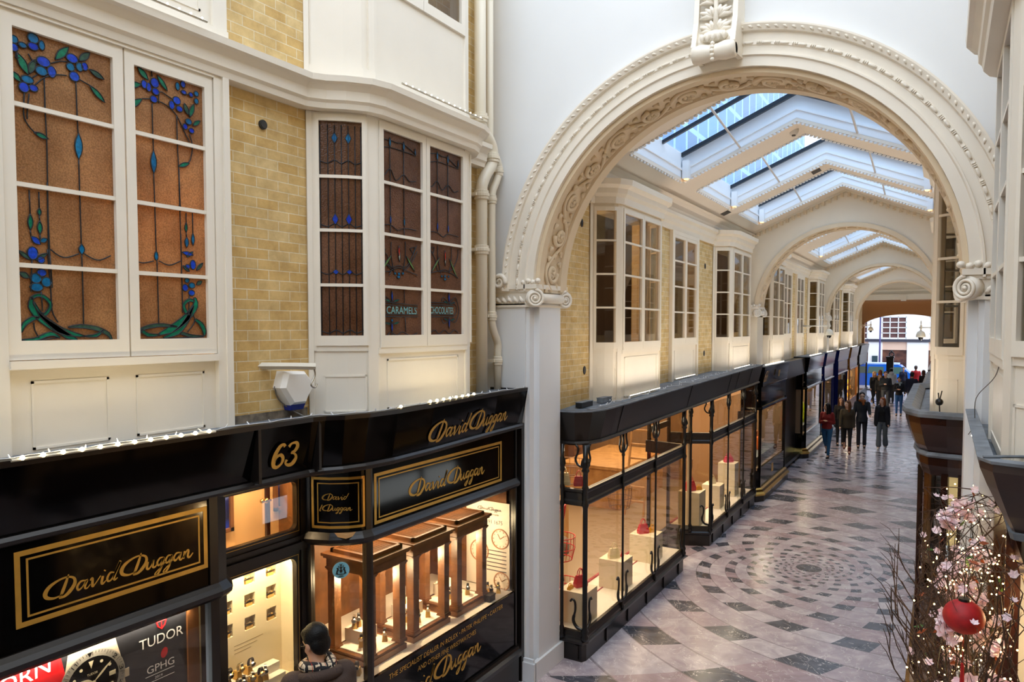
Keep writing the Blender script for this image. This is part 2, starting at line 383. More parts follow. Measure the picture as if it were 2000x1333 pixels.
def rect_frame(mb, o, ux, uz, w, h, t, lift=.002):
    """thin gilt border drawn as four flat bars"""
    o = Vector(o); ux = Vector(ux); uz = Vector(uz)
    for a0, a1, b0, b1 in ((0, w, 0, t), (0, w, h-t, h), (0, t, t, h-t), (w-t, w, t, h-t)):
        i = mb.av([o+ux*a0+uz*b0, o+ux*a1+uz*b0, o+ux*a1+uz*b1, o+ux*a0+uz*b1]); mb.face(i, i+1, i+2, i+3)
# ================================================================ SHELL
# ---------------- floor: marble with a whirl of dark diamonds around a disc
def floor_mat():
    m = bpy.data.materials.new('whirl_marble_floor'); m.use_nodes = True; n = m.node_tree.nodes; l = m.node_tree.links; p = n['Principled BSDF']
    def M(op, a, b=None, c=None):
        k = n.new('ShaderNodeMath'); k.operation = op
        for i, v in enumerate((a, b, c)):
            if v is None: continue
            if isinstance(v, (int, float)): k.inputs[i].default_value = v
            else: l.new(v, k.inputs[i])
        return k.outputs[0]
    g = n.new('ShaderNodeNewGeometry'); s = n.new('ShaderNodeSeparateXYZ'); l.new(g.outputs['Position'], s.inputs[0])
    X, Y = s.outputs['X'], s.outputs['Y']
    dx = M('ADD', X, 1.84)
    PER = 11.0
    yy = M('SUBTRACT', M('MODULO', M('ADD', Y, PER*4.5-12.62+.0), PER), PER/2)   # repeats every bay, centred on 12.62
    r2 = M('ADD', M('MULTIPLY', dx, dx), M('MULTIPLY', yy, yy)); r = M('SQRT', r2)
    lr = M('LOGARITHM', M('MAXIMUM', r, .05), 2.718281828)
    th = M('DIVIDE', M('ARCTAN2', yy, dx), 2*pi)
    N1, N2 = 16, 8
    a = M('FRACT', M('ADD', M('ADD', M('MULTIPLY', th, N1), M('MULTIPLY', lr, 2.2)), 40))
    b = M('FRACT', M('ADD', M('SUBTRACT', M('MULTIPLY', lr, 3.4), M('MULTIPLY', th, N2)), 40))
    c1 = M('LESS_THAN', a, .46); c2 = M('LESS_THAN', b, .42)
    dark = M('MULTIPLY', c1, c2)
    disc = M('LESS_THAN', r, .2)
    lim = M('GREATER_THAN', r, .27)
    dark = M('MAXIMUM', M('MULTIPLY', dark, lim), disc)
    # per tile tone + joints
    wt = n.new('ShaderNodeTexWhiteNoise'); wt.noise_dimensions = '2D'; cc = n.new('ShaderNodeCombineXYZ')
    l.new(M('FLOOR', M('ADD', M('MULTIPLY', th, N1), M('MULTIPLY', lr, 2.2))), cc.inputs[0])
    l.new(M('ADD', M('FLOOR', M('SUBTRACT', M('MULTIPLY', lr, 3.4), M('MULTIPLY', th, N2))), M('MULTIPLY', c2, .5)), cc.inputs[1]); l.new(cc.outputs[0], wt.inputs['Vector'])
    jo = M('MAXIMUM', M('LESS_THAN', M('ABSOLUTE', M('SUBTRACT', b, .42)), .012), M('LESS_THAN', M('MINIMUM', b, M('SUBTRACT', 1, b)), .012))
    # marble
    nz = n.new('ShaderNodeTexNoise'); nz.inputs['Scale'].default_value = 3.5; nz.inputs['Detail'].default_value = 8; nz.inputs['Distortion'].default_value = 1.2; l.new(g.outputs['Position'], nz.inputs['Vector'])
    r1 = n.new('ShaderNodeValToRGB'); l.new(nz.outputs['Fac'], r1.inputs['Fac'])
    e = r1.color_ramp.elements; e[0].position = .3; e[0].color = lin('#a69da3'); e[1].position = .7; e[1].color = lin('#d0c9cd'); q = e.new(.5); q.color = lin('#bab1b7')
    # pale veins
    wv = n.new('ShaderNodeTexNoise'); wv.inputs['Scale'].default_value = 2.2; wv.inputs['Detail'].default_value = 5; wv.inputs['Distortion'].default_value = 2.5; l.new(g.outputs['Position'], wv.inputs['Vector'])
    vein = M('LESS_THAN', M('ABSOLUTE', M('SUBTRACT', wv.outputs['Fac'], .5)), .0042)
    tone = n.new('ShaderNodeMix'); tone.data_type = 'RGBA'; tone.blend_type = 'MULTIPLY'; tone.inputs['Factor'].default_value = 1
    tr = n.new('ShaderNodeValToRGB'); l.new(wt.outputs['Value'], tr.inputs['Fac']); te = tr.color_ramp.elements
    te[0].color = lin('#ddccce'); te[1].color = (1, 1, 1, 1); te[1].position = .9; t2 = te.new(.4); t2.color = lin('#ece6e8')
    l.new(r1.outputs['Color'], tone.inputs['A']); l.new(tr.outputs['Color'], tone.inputs['B'])
    dk = n.new('ShaderNodeMix'); dk.data_type = 'RGBA'; l.new(dark, dk.inputs['Factor']); l.new(tone.outputs['Result'], dk.inputs['A'])
    r3 = n.new('ShaderNodeValToRGB'); l.new(nz.outputs['Fac'], r3.inputs['Fac']); r3.color_ramp.elements[0].position = .35; r3.color_ramp.elements[0].color = lin('#3c3e47'); r3.color_ramp.elements[1].position = .7; r3.color_ramp.elements[1].color = lin('#5b5d68')
    l.new(r3.outputs['Color'], dk.inputs['B'])
    vx = n.new('ShaderNodeMix'); vx.data_type = 'RGBA'; l.new(M('MULTIPLY', vein, .8), vx.inputs['Factor']); l.new(dk.outputs['Result'], vx.inputs['A']); vx.inputs['B'].default_value = lin('#e4dedd')
    jx = n.new('ShaderNodeMix'); jx.data_type = 'RGBA'; l.new(M('MULTIPLY', jo, .5), jx.inputs['Factor']); l.new(vx.outputs['Result'], jx.inputs['A']); jx.inputs['B'].default_value = lin('#5a5052')
    l.new(jx.outputs['Result'], p.inputs['Base Color']); p.inputs['Roughness'].default_value = .22; p.inputs['Specular IOR Level'].default_value = .5
    return m
b = MB(); b.box(-6.5, 2.8, -6, 44.6, -.1, 0); tag(b.build('floor', floor_mat()), kind='structure')

XW0, XW1 = -4.35, -3.92     # brick faces in the domed near bay and in the arcade beyond
# ---------------- brick walls
for side, mir in (('left', False), ('right', True)):
    w = struct('wall_'+side, (mx(-4.6) if mir else -4.6, 3, 0))
    b = MB()
    def wall_run(b, xf, ya, yb, z0, z1, ops, zo0, zo1, th=.22):
        y = ya
        for a, c in ops:
            b.box(xf-th, xf, y, a, z0, z1); b.box(xf-th, xf, a, c, z0, zo0); b.box(xf-th, xf, a, c, zo1, z1); y = c
        b.box(xf-th, xf, y, yb, z0, z1)
    wall_run(b, XW0, -6, 6.5, 3.2, 9.6, [(1.9, 3.2), (4.16, 6.02)], 3.8, 5.7); b.build('near_brickwork', BRICK, w, mirror=mir)
    b = MB(); b.box(-4.7, -4.5, 6.5, 6.95, 2.9, 9.6); b.build('brick_recess', BRICK, w, mirror=mir)
    b = MB()
    for a, c in ((-6, 3.7), (3.75, 6.9), (7.6, 16.8), (17.4, 28), (28.6, 43.9)):
        b.box(-6.5, -6.4, a, c, 2.9, 6.3); b.box(-6.4, XW0-.2 if a < 7 else -4.15, a, c, 3.0, 3.1); b.box(-6.4, XW0-.2 if a < 7 else -4.15, a, c, 6.15, 6.25); b.box(-6.4, -4.6 if a < 7 else -4.15, c-.05, c, 3.1, 6.15)
    b.box(-6.4, -4.6, -.5, -.4, 3.1, 6.15)
    b.build('upper_rooms', mat('upper_room_plaster', '#6e5a48', .8), w, mirror=mir)
    b = MB()
    wall_run(b, XW1, 7.6, 16.78, 2.98, 5.95, [(8.55, 10.45), (11.62, 12.98), (14.2, 16.15)], 3.78, 5.55)
    wall_run(b, XW1, 17.38, 28.02, 2.98, 5.95, [(18.05, 20.0), (21.1, 22.3), (23.3, 24.45), (25.55, 27.25)], 3.78, 5.55)
    wall_run(b, XW1, 28.58, 38.32, 2.98, 5.95, [(29.6, 31.4), (34.6, 36.5)], 3.78, 5.55)
    b.box(XW1-.2, XW1, 38.88, 43.9, 2.98, 5.95)
    b.build('far_brickwork', BRICK, w, mirror=mir)
b = MB(); b.box(-6.4, 2.7, -6.2, -6, 0, 9.6); tag(b.build('wall_back', PLASTER), kind='structure')

# ---------------- arches
def arch_wall(name, y0, y1, R, zc, top, x0, x1, m=PLASTER, N=40):
    """wall with a round headed opening; top(x) gives its upper edge"""
    b = MB(); inner = []; outer = []
    for k in range(N+1):
        a = pi*k/N; c, s_ = cos(a), sin(a); inner.append((XC + R*c, zc + R*s_))
        t = 1e9
        if c > 1e-6: t = min(t, (x1-XC)/c)
        if c < -1e-6: t = min(t, (x0-XC)/c)
        for it in range(200):   # march to the gable
            tt = R + it*.05
            if zc + tt*s_ >= top(XC + tt*c): t = min(t, tt); break
        outer.append((XC + t*c, min(zc + t*s_, top(XC+t*c))))
    for (i0, o0), (i1, o1) in zip(zip(inner, outer), zip(inner[1:], outer[1:])):
        k = b.av([(i0[0], y0, i0[1]), (o0[0], y0, o0[1]), (o1[0], y0, o1[1]), (i1[0], y0, i1[1]), (i0[0], y1, i0[1]), (o0[0], y1, o0[1]), (o1[0], y1, o1[1]), (i1[0], y1, i1[1])])
        b.face(k, k+1, k+2, k+3); b.face(k+4, k+7, k+6, k+5); b.face(k, k+3, k+7, k+4); b.face(k+1, k+5, k+6, k+2)
    o = b.build(name, m); tag(o, kind='structure'); return o
def arc_sweep(b, prof, zc, a0=0, a1=pi, N=64):
    """prof: closed loop of (radius, y)"""
    rings = []
    for k in range(N+1):
        a = a0 + (a1-a0)*k/N; rings.append([(XC + r*cos(a), y, zc + r*sin(a)) for r, y in prof])
    b.loft(rings); return b
def spiral(c, r0, r1, turns, a0, n=26, sgn=1): return [(c[0]+(r0+(r1-r0)*k/n)*cos(a0+sgn*turns*2*pi*k/n), c[1]+(r0+(r1-r0)*k/n)*sin(a0+sgn*turns*2*pi*k/n)) for k in range(n+1)]
ZS = 4.40
YF, YB = 6.95, 7.62
R1 = 2.02
def flat_top(x): return 9.6
def on_arc(u, r, y, zc): return (XC + r*cos(u), y, zc + r*sin(u))
wa = arch_wall('wall_arch', YF, YB, R1, ZS, flat_top, -6.4, 2.7)
# piers below the springing
for mir in (False, True):
    b = MB(); b.box(-6.3, -3.95, YF, YB, 0, ZS); b.box(-3.95, -3.88, YF+.1, YB-.06, 0, 4.26)
    b.box(-4.6, -3.99, YF-.03, YF, 0, 4.26)
    b.build('pier', PLASTER, wa, mirror=mir)
    b = MB(); b.box(-4.3, -3.85, YF-.07, YF-.02, 0, .22); b.box(-3.9, -3.85, YF-.03, YB, 0, .22); b.box(-4.28, -3.87, YF-.05, YF-.02, .22, .26)
    b.build('plinth', PLASTER, wa, mirror=mir)
# archivolt bands
b = MB(); arc_sweep(b, [(R1, YF), (R1, YF-.05), (R1+.085, YF-.05), (R1+.095, YF-.07), (R1+.11, YF-.07), (R1+.115, YF-.045), (R1+.18, YF-.05), (R1+.185, YF-.06), (R1+.215, YF-.06), (R1+.22, YF-.05), (R1+.30, YF-.055), (R1+.305, YF-.09), (R1+.355, YF-.115), (R1+.37, YF-.115), (R1+.375, YF)], ZS)
b.build('archivolt', ARCHM, wa, smooth=False)
b = MB()     # bead and reel
n = 44
for k in range(n):
    a = pi*(k+.5)/n; da = pi/n; r = R1+.20
    P = [on_arc(a+da*t, r, YF-.065, ZS) for t in (-.36, -.2, 0, .12)]; b.tube(P, [.008, .013, .014, .009], 8)
    for t in (.2, .3, .4): b.tube([on_arc(a+da*(t-.03), r, YF-.065, ZS), on_arc(a+da*(t+.03), r, YF-.065, ZS)], [.014, .014], 8)
b.build('bead_moulding', ARCHM, wa, smooth=True)
b = MB()     # leaf moulding on the outer rim
n = 96
for k in range(n):
    a = pi*(k+.5)/n; r = R1+.33; p = on_arc(a, r, YF-.115, ZS)
    b.tube([on_arc(a-.012, r-.01, YF-.098, ZS), on_arc(a-.003, r+.003, YF-.106, ZS), on_arc(a+.008, r+.012, YF-.1, ZS)], [.005, .012, .005], 6)
b.build('leaf_moulding', ARCHM, wa, smooth=True)
# foot scrolls of the outer rim
for mir in (False, True):
    b = MB(); c = (-4.27, ZS+.1); P = [(x, YF-.13, z) for x, z in spiral(c, .085, .015, 1.6, -pi*.1, sgn=1)]; b.tube(P, [.028-.018*k/26 for k in range(27)], 8)
    b.lathe([(.07, -.12), (.075, -.02), (.0, -.02)], (c[0], YF, c[1]), 16, 'y'); b.build('foot_scroll', ARCHM, wa, smooth=True, mirror=mir)
# soffit and its scroll frieze
b = MB(); arc_sweep(b, [(R1+.001, YF+.0), (R1-.045, YF+.0), (R1-.05, YF+.1), (R1-.02, YF+.115), (R1-.02, YF+.5), (R1-.05, YF+.515), (R1-.05, YB), (R1+.001, YB)], ZS); b.build('soffit', SOFFIT, wa)
b = MB(); n = 15
def sof(u, w, h): return on_arc(u, R1-.022-h, YF+.31+w, ZS)     # u angle, w across, h relief
for k in range(n):
    a = pi*(k+.5)/n; da = pi/n; sg = 1 if k % 2 else -1
    P = []
    for q in range(21):
        t = q/20; P.append(sof(a+da*(t-.5), sg*.15*sin(pi*t), .012))
    b.tube(P, .021, 6)
    c = (0, sg*.03)
    P = [sof(a + x/R1, y, .02) for x, y in spiral((0, sg*.01), .115, .02, 1.35, -sg*pi/2, 30, sg)]; b.tube(P, [.027-.012*i/30 for i in range(31)], 6)
    for j in range(7):
        t = 2*pi*j/7; p = sof(a+.045*cos(t)/R1, sg*.01+.045*sin(t), .02); b.ball(p, (.027, .027, .027), 6, 4)
    b.ball(sof(a, sg*.01, .035), .022, 6, 4)
    for t, w in ((-.42, .1), (-.3, -.13), (.32, -.1), (.42, .12), (-.5, .0)):
        p = sof(a+da*t, w*sg, .012); q_ = sof(a+da*(t+.12), w*sg*1.25, .018); b.tube([p, q_], [.03, .01], 6)
b.build('scroll_frieze', SOFFIT, wa, smooth=True)

# ---------------- keystone console
ks = struct('keystone_console', (XC, 6.7, 6.4)); ks.name = 'keystone_console'
b = MB(); kw = .2
prof = [(YF, 6.5), (YF-.3, 6.47), (YF-.34, 6.55), (YF-.3, 6.68), (YF-.2, 6.85), (YF-.16, 7.1), (YF-.3, 7.5), (YF-.5, 7.7), (YF, 7.7)]
ym = lambda z: YF - .16 - .14*max(0, (6.85-z)/.4)
b.prism([(XC-kw*.78, y, z) for y, z in [(YF, 6.5), (YF-.26, 6.5), (YF-.27, 6.62), (YF-.2, 6.85), (YF-.17, 7.1), (YF-.2, 7.6), (YF, 7.6)]], (kw*1.56, 0, 0)); b.build('shaft', ARCHM, ks)
b = MB()
for sg in (-1, 1):
    b.prism([(XC+sg*kw, y, z) for y, z in [(YF, 6.48), (YF-.3, 6.46), (YF-.34, 6.56), (YF-.26, 6.8), (YF-.22, 7.1), (YF-.26, 7.6), (YF, 7.6)]], (-sg*.045, 0, 0))
b.build('side_bands', ARCHM, ks)
b = MB(); yl = YF-.29
b.lathe([(.05, -.2), (.075, -.19), (.085, -.1), (.07, -.04), (.07, .04), (.085, .1), (.075, .19), (.05, .2)], (XC, yl, 6.5), 16, 'x')
for k in range(5): b.ball((XC, yl-.075+.02*abs(k-2)*.5, 6.56-.035*k), .02, 8, 6)
b.build('scroll_roll', ARCHM, ks, smooth=True)
b = MB()     # acanthus
b.ball((XC, YF-.28, 6.64), (.125, .07, .055), 12, 8)
for k in range(5): b.ball((XC-.1+.05*k, YF-.335, 6.625), (.02, .02, .04), 6, 5)
b.tube([(XC, YF-.24, 6.68), (XC, YF-.235, 6.9), (XC, YF-.225, 7.2), (XC, YF-.25, 7.6)], [.03, .022, .03, .04], 8)
for row in range(7):
    z = 6.7+row*.13
    for sg in (-1, 1):
        for j in range(4):
            p = (XC+sg*.02, YF-.22, z+.0); a = radians(5+24*j); L = .14-.012*abs(j-1)
            q = (XC+sg*(.02+L*cos(a)), YF-.235-.015*(j % 2), z+L*sin(a)*.9); mid = ((p[0]+q[0])/2, YF-.245, (p[2]+q[2])/2+.01)
            b.tube([p, mid, q], [.014, .027, .01], 6)
b.build('acanthus_leaf', ARCHM, ks, smooth=True)

# ---------------- Ionic capitals
def volute(b, c, r, ax, flip=1):
    """scroll disc facing direction ax (unit plan vector)"""
    ax = Vector((ax[0], ax[1], 0)).normalized(); t = Vector((-ax.y, ax.x, 0)); c = Vector(c)
    b.cyl(c - ax*.06, c + ax*.02, r*.95, r*.95, 20)
    P = [c + ax*.03 + t*(x*flip) + Vector((0,0,z)) for x, z in spiral((0, 0), r*.92, r*.16, 2.4, pi/2, 44, -1)]
    b.tube(P, [r*.17*(1-.55*k/44) for k in range(45)], 6); b.ball(c+ax*.035, r*.18, 8, 6)
def capital(parent, y0, y1, xj, mir, s=1.0, ztop=4.47, wall=True):
    b = MB(); z0 = ztop-.25*s
    b.box(-4.62 if wall else xj-.35, xj+.07*s, y0-.07, y1+.02, ztop-.05*s, ztop); b.box(-4.6 if wall else xj-.34, xj+.045*s, y0-.045, y1, ztop-.085*s, ztop-.05*s)
    b.box(-4.58 if wall else xj-.33, xj+.01, y0-.03, y1-.02, z0, ztop-.085*s); b.box(-4.58 if wall else xj-.33, xj+.03, y0-.05, y1-.01, z0, z0+.025*s)
    b.build('abacus', ARCHM, parent, mirror=mir)
    b = MB(); r = .105*s
    volute(b, (xj+.03, y0-.03, ztop-.155*s), r, (.75, -1)); volute(b, (xj+.05, y1-.02, ztop-.155*s), r, (1, -.55), -1)
    b.cyl((xj+.03, y0+.05, ztop-.15*s), (xj+.03, y1-.08, ztop-.15*s), r*.55, r*.55, 10)
    b.build('volutes', ARCHM, parent, smooth=True, mirror=mir)
    b = MB()
    if wall:
        for k in range(7): b.tube([(-4.5+.075*k, y0-.05, z0+.12), (-4.47+.075*k, y0-.075, z0+.08), (-4.44+.075*k, y0-.05, z0+.05)], [.01, .024, .01], 6)
    for k in range(5): b.ball((xj+.05, y0+.12+.1*k, z0+.1), (.02, .032, .03), 6, 5)
    for k in range(4): b.ball((xj-.1+.06*k, y0-.05, ztop+.02+.015*(k % 2)), (.035, .035, .03), 6, 5)
    b.build('egg_moulding', ARCHM, parent, smooth=True, mirror=mir)
cp = None
for mir in (False, True):
    cp = struct('trim_capital', (mx(-4) if mir else -4, 7.2, 4.2)); capital(cp, YF, YB, -3.9, mir)

# ---------------- the arches further in, with their gables and dentils
def gable(x): return 6.90 - .417*abs(x-XC)
FAR = [(16.78, 17.38), (28.02, 28.58), (38.32, 38.88)]
R2 = 1.77
for i, (y0, y1) in enumerate(FAR):
    aw = arch_wall('wall_arch', y0, y1, R2, ZS-.03, lambda x: gable(x)-.0, -6.2, 2.5, CREAM, 32)
    b = MB()
    for mir in (0, 1): 
        b2 = MB(); b2.box(-6.2, -3.63, y0, y1, 3.05, ZS-.03)
        b2.build('pier', CREAM, aw, mirror=bool(mir))
    b = MB(); arc_sweep(b, [(R2+.001, y0), (R2+.07, y0-.02), (R2+.07, y0-.03), (R2-.015, y0-.03), (R2-.02, y0+.06), (R2-.004, y0+.08), (R2-.004, y1-.08), (R2-.02, y1-.06), (R2-.02, y1), (R2+.001, y1)], ZS-.03, N=40); b.build('soffit', SOFFIT, aw)
    if i < 2:
        b = MB()
        for k in range(26):
            a = pi*(k+.5)/26; P = [(XC+(R2-.015)*cos(a+x/R2), (y0+y1)/2+y, ZS-.03+(R2-.015)*sin(a+x/R2)) for x, y in spiral((0, 0), .1, .02, 1.3, k, 14, 1 if k % 2 else -1)]
            b.tube(P, .017, 5)
        b.build('scroll_frieze', SOFFIT, aw, smooth=True)
    b = MB()     # raking cornice with brackets
    for sg in (-1, 1):
        p = [(XC+sg*x, gable(XC+x)) for x in (0, 2.1)]
        b.prism([(p[0][0], y0-.07, p[0][1]), (p[1][0], y0-.07, p[1][1]), (p[1][0], y0-.07, p[1][1]-.05), (p[0][0], y0-.07, p[0][1]-.05)], (0, .08, 0))
    b.build('raking_cornice', CREAM, aw)
    b = MB()
    for sg in (-1, 1):
        for k in range(17):
            x = .07+k*.121; z = gable(XC+x)-.05; b.box(XC+sg*x-.03, XC+sg*x+.03, y0-.1, y0, z-.075, z-.0); b.ball((XC+sg*x, y0-.09, z-.06), (.025, .03, .03), 6, 4)
    b.build('brackets', SOFFIT, aw)
    if i < 2:
        for mir in (False, True):
            cp = struct('trim_capital', (mx(-3.7) if mir else -3.7, y0+.2, 4.2)); capital(cp, y0, y1, -3.66, mir, .9, 4.45, False)

# ---------------- sloping ceiling with its nine roof lights
ZR = 6.90
def ceil_z(x): return ZR - .417*abs(x-XC)
XO = 1.63           # half width of the openings
b = MB()
ys_ = [(7.55, 16.85), (17.3, 28.1), (28.5, 38.4), (38.8, 44.2)]
def slab(b, sg, xa, xb, ya, yb, th=.05):
    P = [(XC+sg*xa, ceil_z(XC+xa)), (XC+sg*xb, ceil_z(XC+xb))]
    b.prism([(P[0][0], ya, P[0][1]), (P[1][0], ya, P[1][1]), (P[1][0], ya, P[1][1]+th), (P[0][0], ya, P[0][1]+th)], (0, yb-ya, 0))
for ya, yb in ys_:
    ops = [(a, c) for a, c in SKYLIGHTS if ya < a < yb]
    for sg in (-1, 1):
        slab(b, sg, XO, 2.25, ya, yb); y = ya
        for a, c in ops: slab(b, sg, 0, XO, y, a); y = c
        slab(b, sg, 0, XO, y, yb)
ce = tag(b.build('ceiling', CEIL), kind='structure')
b = MB()      # cove where the ceiling meets the wall
for ya, yb in ys_:
    for mir in (0, 1):
        P = [(-3.9+.22*(1-cos(a)), 5.82+.24*sin(a)) for a in [pi/2*k/5 for k in range(6)]]
        f = (lambda x: mx(x)) if mir else (lambda x: x)
        loop = [(f(x), z) for x, z in P] + [(f(-3.95), 6.2), (f(-4.0), 5.8)]
        b.prism([(x, ya, z) for x, z in loop], (0, yb-ya, 0))
b.build('cove', CEIL, ce)
for i, (ya, yb) in enumerate(SKYLIGHTS):
    sk = struct('window_skylight', (XC, (ya+yb)/2, 6.3)); H = .42
    b = MB(); c = MB(); d = MB(); g = MB(); rod = MB()
    for sg in (-1, 1):
        x0, x1 = XC, XC+sg*XO; z0, z1 = ceil_z(XC), ceil_z(x1); t = .05
        for y, dy in ((ya, -.06), (yb, .06)):
            b.prism([(x0, y, z0+.048), (x1, y, z1+.048), (x1, y, z1+H), (x0, y, z0+H)], (0, dy, 0))
            c.prism([(x0, y-dy*.35, z0+.16), (x1, y-dy*.35, z1+.16), (x1, y-dy*.35, z1+.19), (x0, y-dy*.35, z0+.19)], (0, dy*.4, 0))
        b.prism([(x1, ya, z1+.048), (x1, yb, z1+.048), (x1, yb, z1+H), (x1, ya, z1+H)], (sg*.06, 0, 0))
        c.box(x1, x1-sg*.02, ya, yb, z1+.16, z1+.19)
        # rope moulding round the lip
        if i < 6:
            for y, dy in ((ya, -1), (yb, 1)):
                n = 30 if i < 3 else 18
                for k in range(n):
                    t0 = (k+.5)/n; xx = x0+(x1-x0)*t0; d.ball((xx, y+dy*.02, ceil_z(xx)-.012), (.03, .022, .018), 6, 4)
            for k in range(18): d.ball((x1+sg*.02, ya+(yb-ya)*(k+.5)/18, z1-.012), (.02, .04, .018), 6, 4)
        g.prism([(x0, ya, z0+H), (x1, ya, z1+H), (x1, ya, z1+H+.02), (x0, ya, z0+H+.02)], (0, yb-ya, 0))
        rod.tube([(XC+sg*.78, ya, ceil_z(XC+.78)+.30), (XC+sg*.78, yb, ceil_z(XC+.78)+.06)], .016, 8)
    b.build('reveal', REVEAL, sk); c.build('ledge_moulding', REVEAL, sk)
    if i < 6: d.build('rope_moulding', REVEAL, sk, smooth=True)
    g.build('glass_pane', SKYPANE, sk); rod.build('tie_rod', mat('rod_paint', '#cfc4b8', .4), sk)
    bar = MB()
    for sg in (-1, 1):
        for f_ in (.5,):
            y = ya+(yb-ya)*.55; bar.prism([(XC, y, ceil_z(XC)+H-.05), (XC+sg*XO, y, ceil_z(XC+XO)+H-.05), (XC+sg*XO, y, ceil_z(XC+XO)+H+.0), (XC, y, ceil_z(XC)+H+.0)], (0, .05, 0))
            y = yb-.09; bar.prism([(XC, y, ceil_z(XC)+H-.06), (XC+sg*XO, y, ceil_z(XC+XO)+H-.06), (XC+sg*XO, y, ceil_z(XC+XO)+H+.0), (XC, y, ceil_z(XC)+H+.0)], (0, .06, 0))
    bar.build('glazing_bars', mat('dark_glazing_bar', '#1c2530', .3), sk)
    if i < 5:
        for sg in (-1, 1):
            s_ = MB(); x = XC+sg*(XO-.07); s_.box(x-.05, x+.05, yb-.1, yb, ceil_z(x)+.0, ceil_z(x)+.27); s_.build('spotlight_housing', REVEAL, sk)
            s_ = MB(); s_.cyl((x, yb-.05, ceil_z(x)-.012), (x, yb-.05, ceil_z(x)+.02), .035, .035, 12); s_.build('spotlight_lamp', mat('warm_lamp', '#ffd9a0', .4, emit='#ffc070', estr=3), sk)
# small things on the ceiling
for x, y in ((XC-.75, 11.35),):
    pass
def ceil_item(kind, x, y):
    z = ceil_z(x); sg = -1 if x < XC else 1
    if kind == 'smoke':
        t = thing('smoke_detector', 'round white smoke detector on the ceiling strip behind the nearest roof light', 'smoke detector', (x, y, z-.06))
        b = MB(); b.lathe([(.02, -.055), (.05, -.05), (.065, -.02), (.07, .0), (.07, .03)], (x, y, z-.0), 18); b.build('housing', mat('detector_plastic', '#cfc8bc', .5), t, smooth=True)
        b = MB(); b.cyl((x, y, z-.07), (x, y, z-.05), .028, .028, 12); b.build('sensor', mat('dark_plastic', '#4a443e', .5), t)
    else:
        t = thing('air_vent', {0: 'small dark slotted air vent on the ceiling strip beyond the second roof light', 1: 'small dark slotted vent low on the left ceiling slope'}[kind], 'air vent', (x, y, z-.02))
        b = MB()
        for k in range(7):
            yy = y-.12+.04*k; b.prism([(x-.07, yy, ceil_z(x-.07)-.006), (x+.07, yy, ceil_z(x+.07)-.006), (x+.07, yy, ceil_z(x+.07)+.01), (x-.07, yy, ceil_z(x-.07)+.01)], (0, .022, 0))
        b.build('slots', mat('dark_plastic', '#4a443e', .5), t)
ceil_item('smoke', XC-.1, 11.25); ceil_item(0, XC-.2, 14.1); ceil_item(1, -3.62, 13.9)
# the neighbouring tall office front seen through the left roof lights
b = MB(); b.box(-10, -9, 6, 56, 0, 21)
nb = thing('office_block', 'blue glass office front seen through the left side of the roof lights', 'building', (-9.5, 35, 0))
m_ = bpy.data.materials.new('blue_curtain_wall'); m_.use_nodes = True; n_ = m_.node_tree.nodes; l_ = m_.node_tree.links
g_ = n_.new('ShaderNodeNewGeometry'); s_ = n_.new('ShaderNodeSeparateXYZ'); c_ = n_.new('ShaderNodeCombineXYZ'); l_.new(g_.outputs['Position'], s_.inputs[0]); l_.new(s_.outputs['Y'], c_.inputs['X']); l_.new(s_.outputs['Z'], c_.inputs['Y'])
k_ = n_.new('ShaderNodeTexBrick'); l_.new(c_.outputs[0], k_.inputs['Vector']); k_.offset = 0; k_.inputs['Brick Width'].default_value = 1.5; k_.inputs['Row Height'].default_value = 2.4; k_.inputs['Mortar Size'].default_value = .12; k_.inputs['Scale'].default_value = 1
k_.inputs['Color1'].default_value = lin('#1f4f7c'); k_.inputs['Color2'].default_value = lin('#3f7ba8'); k_.inputs['Mortar'].default_value = lin('#8fb4cc'); l_.new(k_.outputs['Color'], n_['Principled BSDF'].inputs['Base Color']); n_['Principled BSDF'].inputs['Roughness'].default_value = .25
b.build('curtain_wall', m_, nb)

# ---------------- end of the arcade
we = struct('wall_end', (XC, 44.4, 0))
b = MB(); N = 24; y0, y1 = 44.2, 44.5; half = 1.95; TAN = mat('tan_plaster', '#b98a5c', .7)
def endz(x): t = (x-XC)/half; return 3.95 + .85*sqrt(max(0, 1-t*t*.8))-.12
xs_ = [XC-half+2*half*k/N for k in range(N+1)]
for a, c in zip(xs_, xs_[1:]):
    i = b.av([(a, y0, endz(a)), (c, y0, endz(c)), (c, y0, 5.4), (a, y0, 5.4), (a, y1, endz(a)), (c, y1, endz(c)), (c, y1, 5.4), (a, y1, 5.4)])
    b.face(i, i+1, i+2, i+3); b.face(i+5, i+4, i+7, i+6); b.face(i, i+4, i+5, i+1); b.face(i+3, i+2, i+6, i+7)
b.box(-6.2, XC-half, y0, y1, 0, 5.4); b.box(XC+half, 2.5, y0, y1, 0, 5.4); b.build('end_arch', TAN, we)
b = MB(); b.box(-4, .3, 42.4, 43.9, 5.36, 5.40); b.build('vault_soffit', TAN, we)
b = MB(); b.box(-4.2, .5, 42.3, 42.5, 5.4, 5.62); b.box(-4.2, .5, 42.22, 42.5, 5.62, 5.7); b.box(-4.2, .5, 42.26, 42.5, 5.85, 5.93)
b.box(-4.2, .5, 42.34, 42.5, 5.4, 6.2); b.prism([(-4.1, 42.36, 6.2), (.4, 42.36, 6.2), (XC, 42.36, 6.9)], (0, .1, 0)); b.box(XC-.12, XC+.12, 42.15, 42.35, 5.34, 5.66)
b.build('white_entablature', mat('cool_white_paint', '#e3e8e8', .5), we)

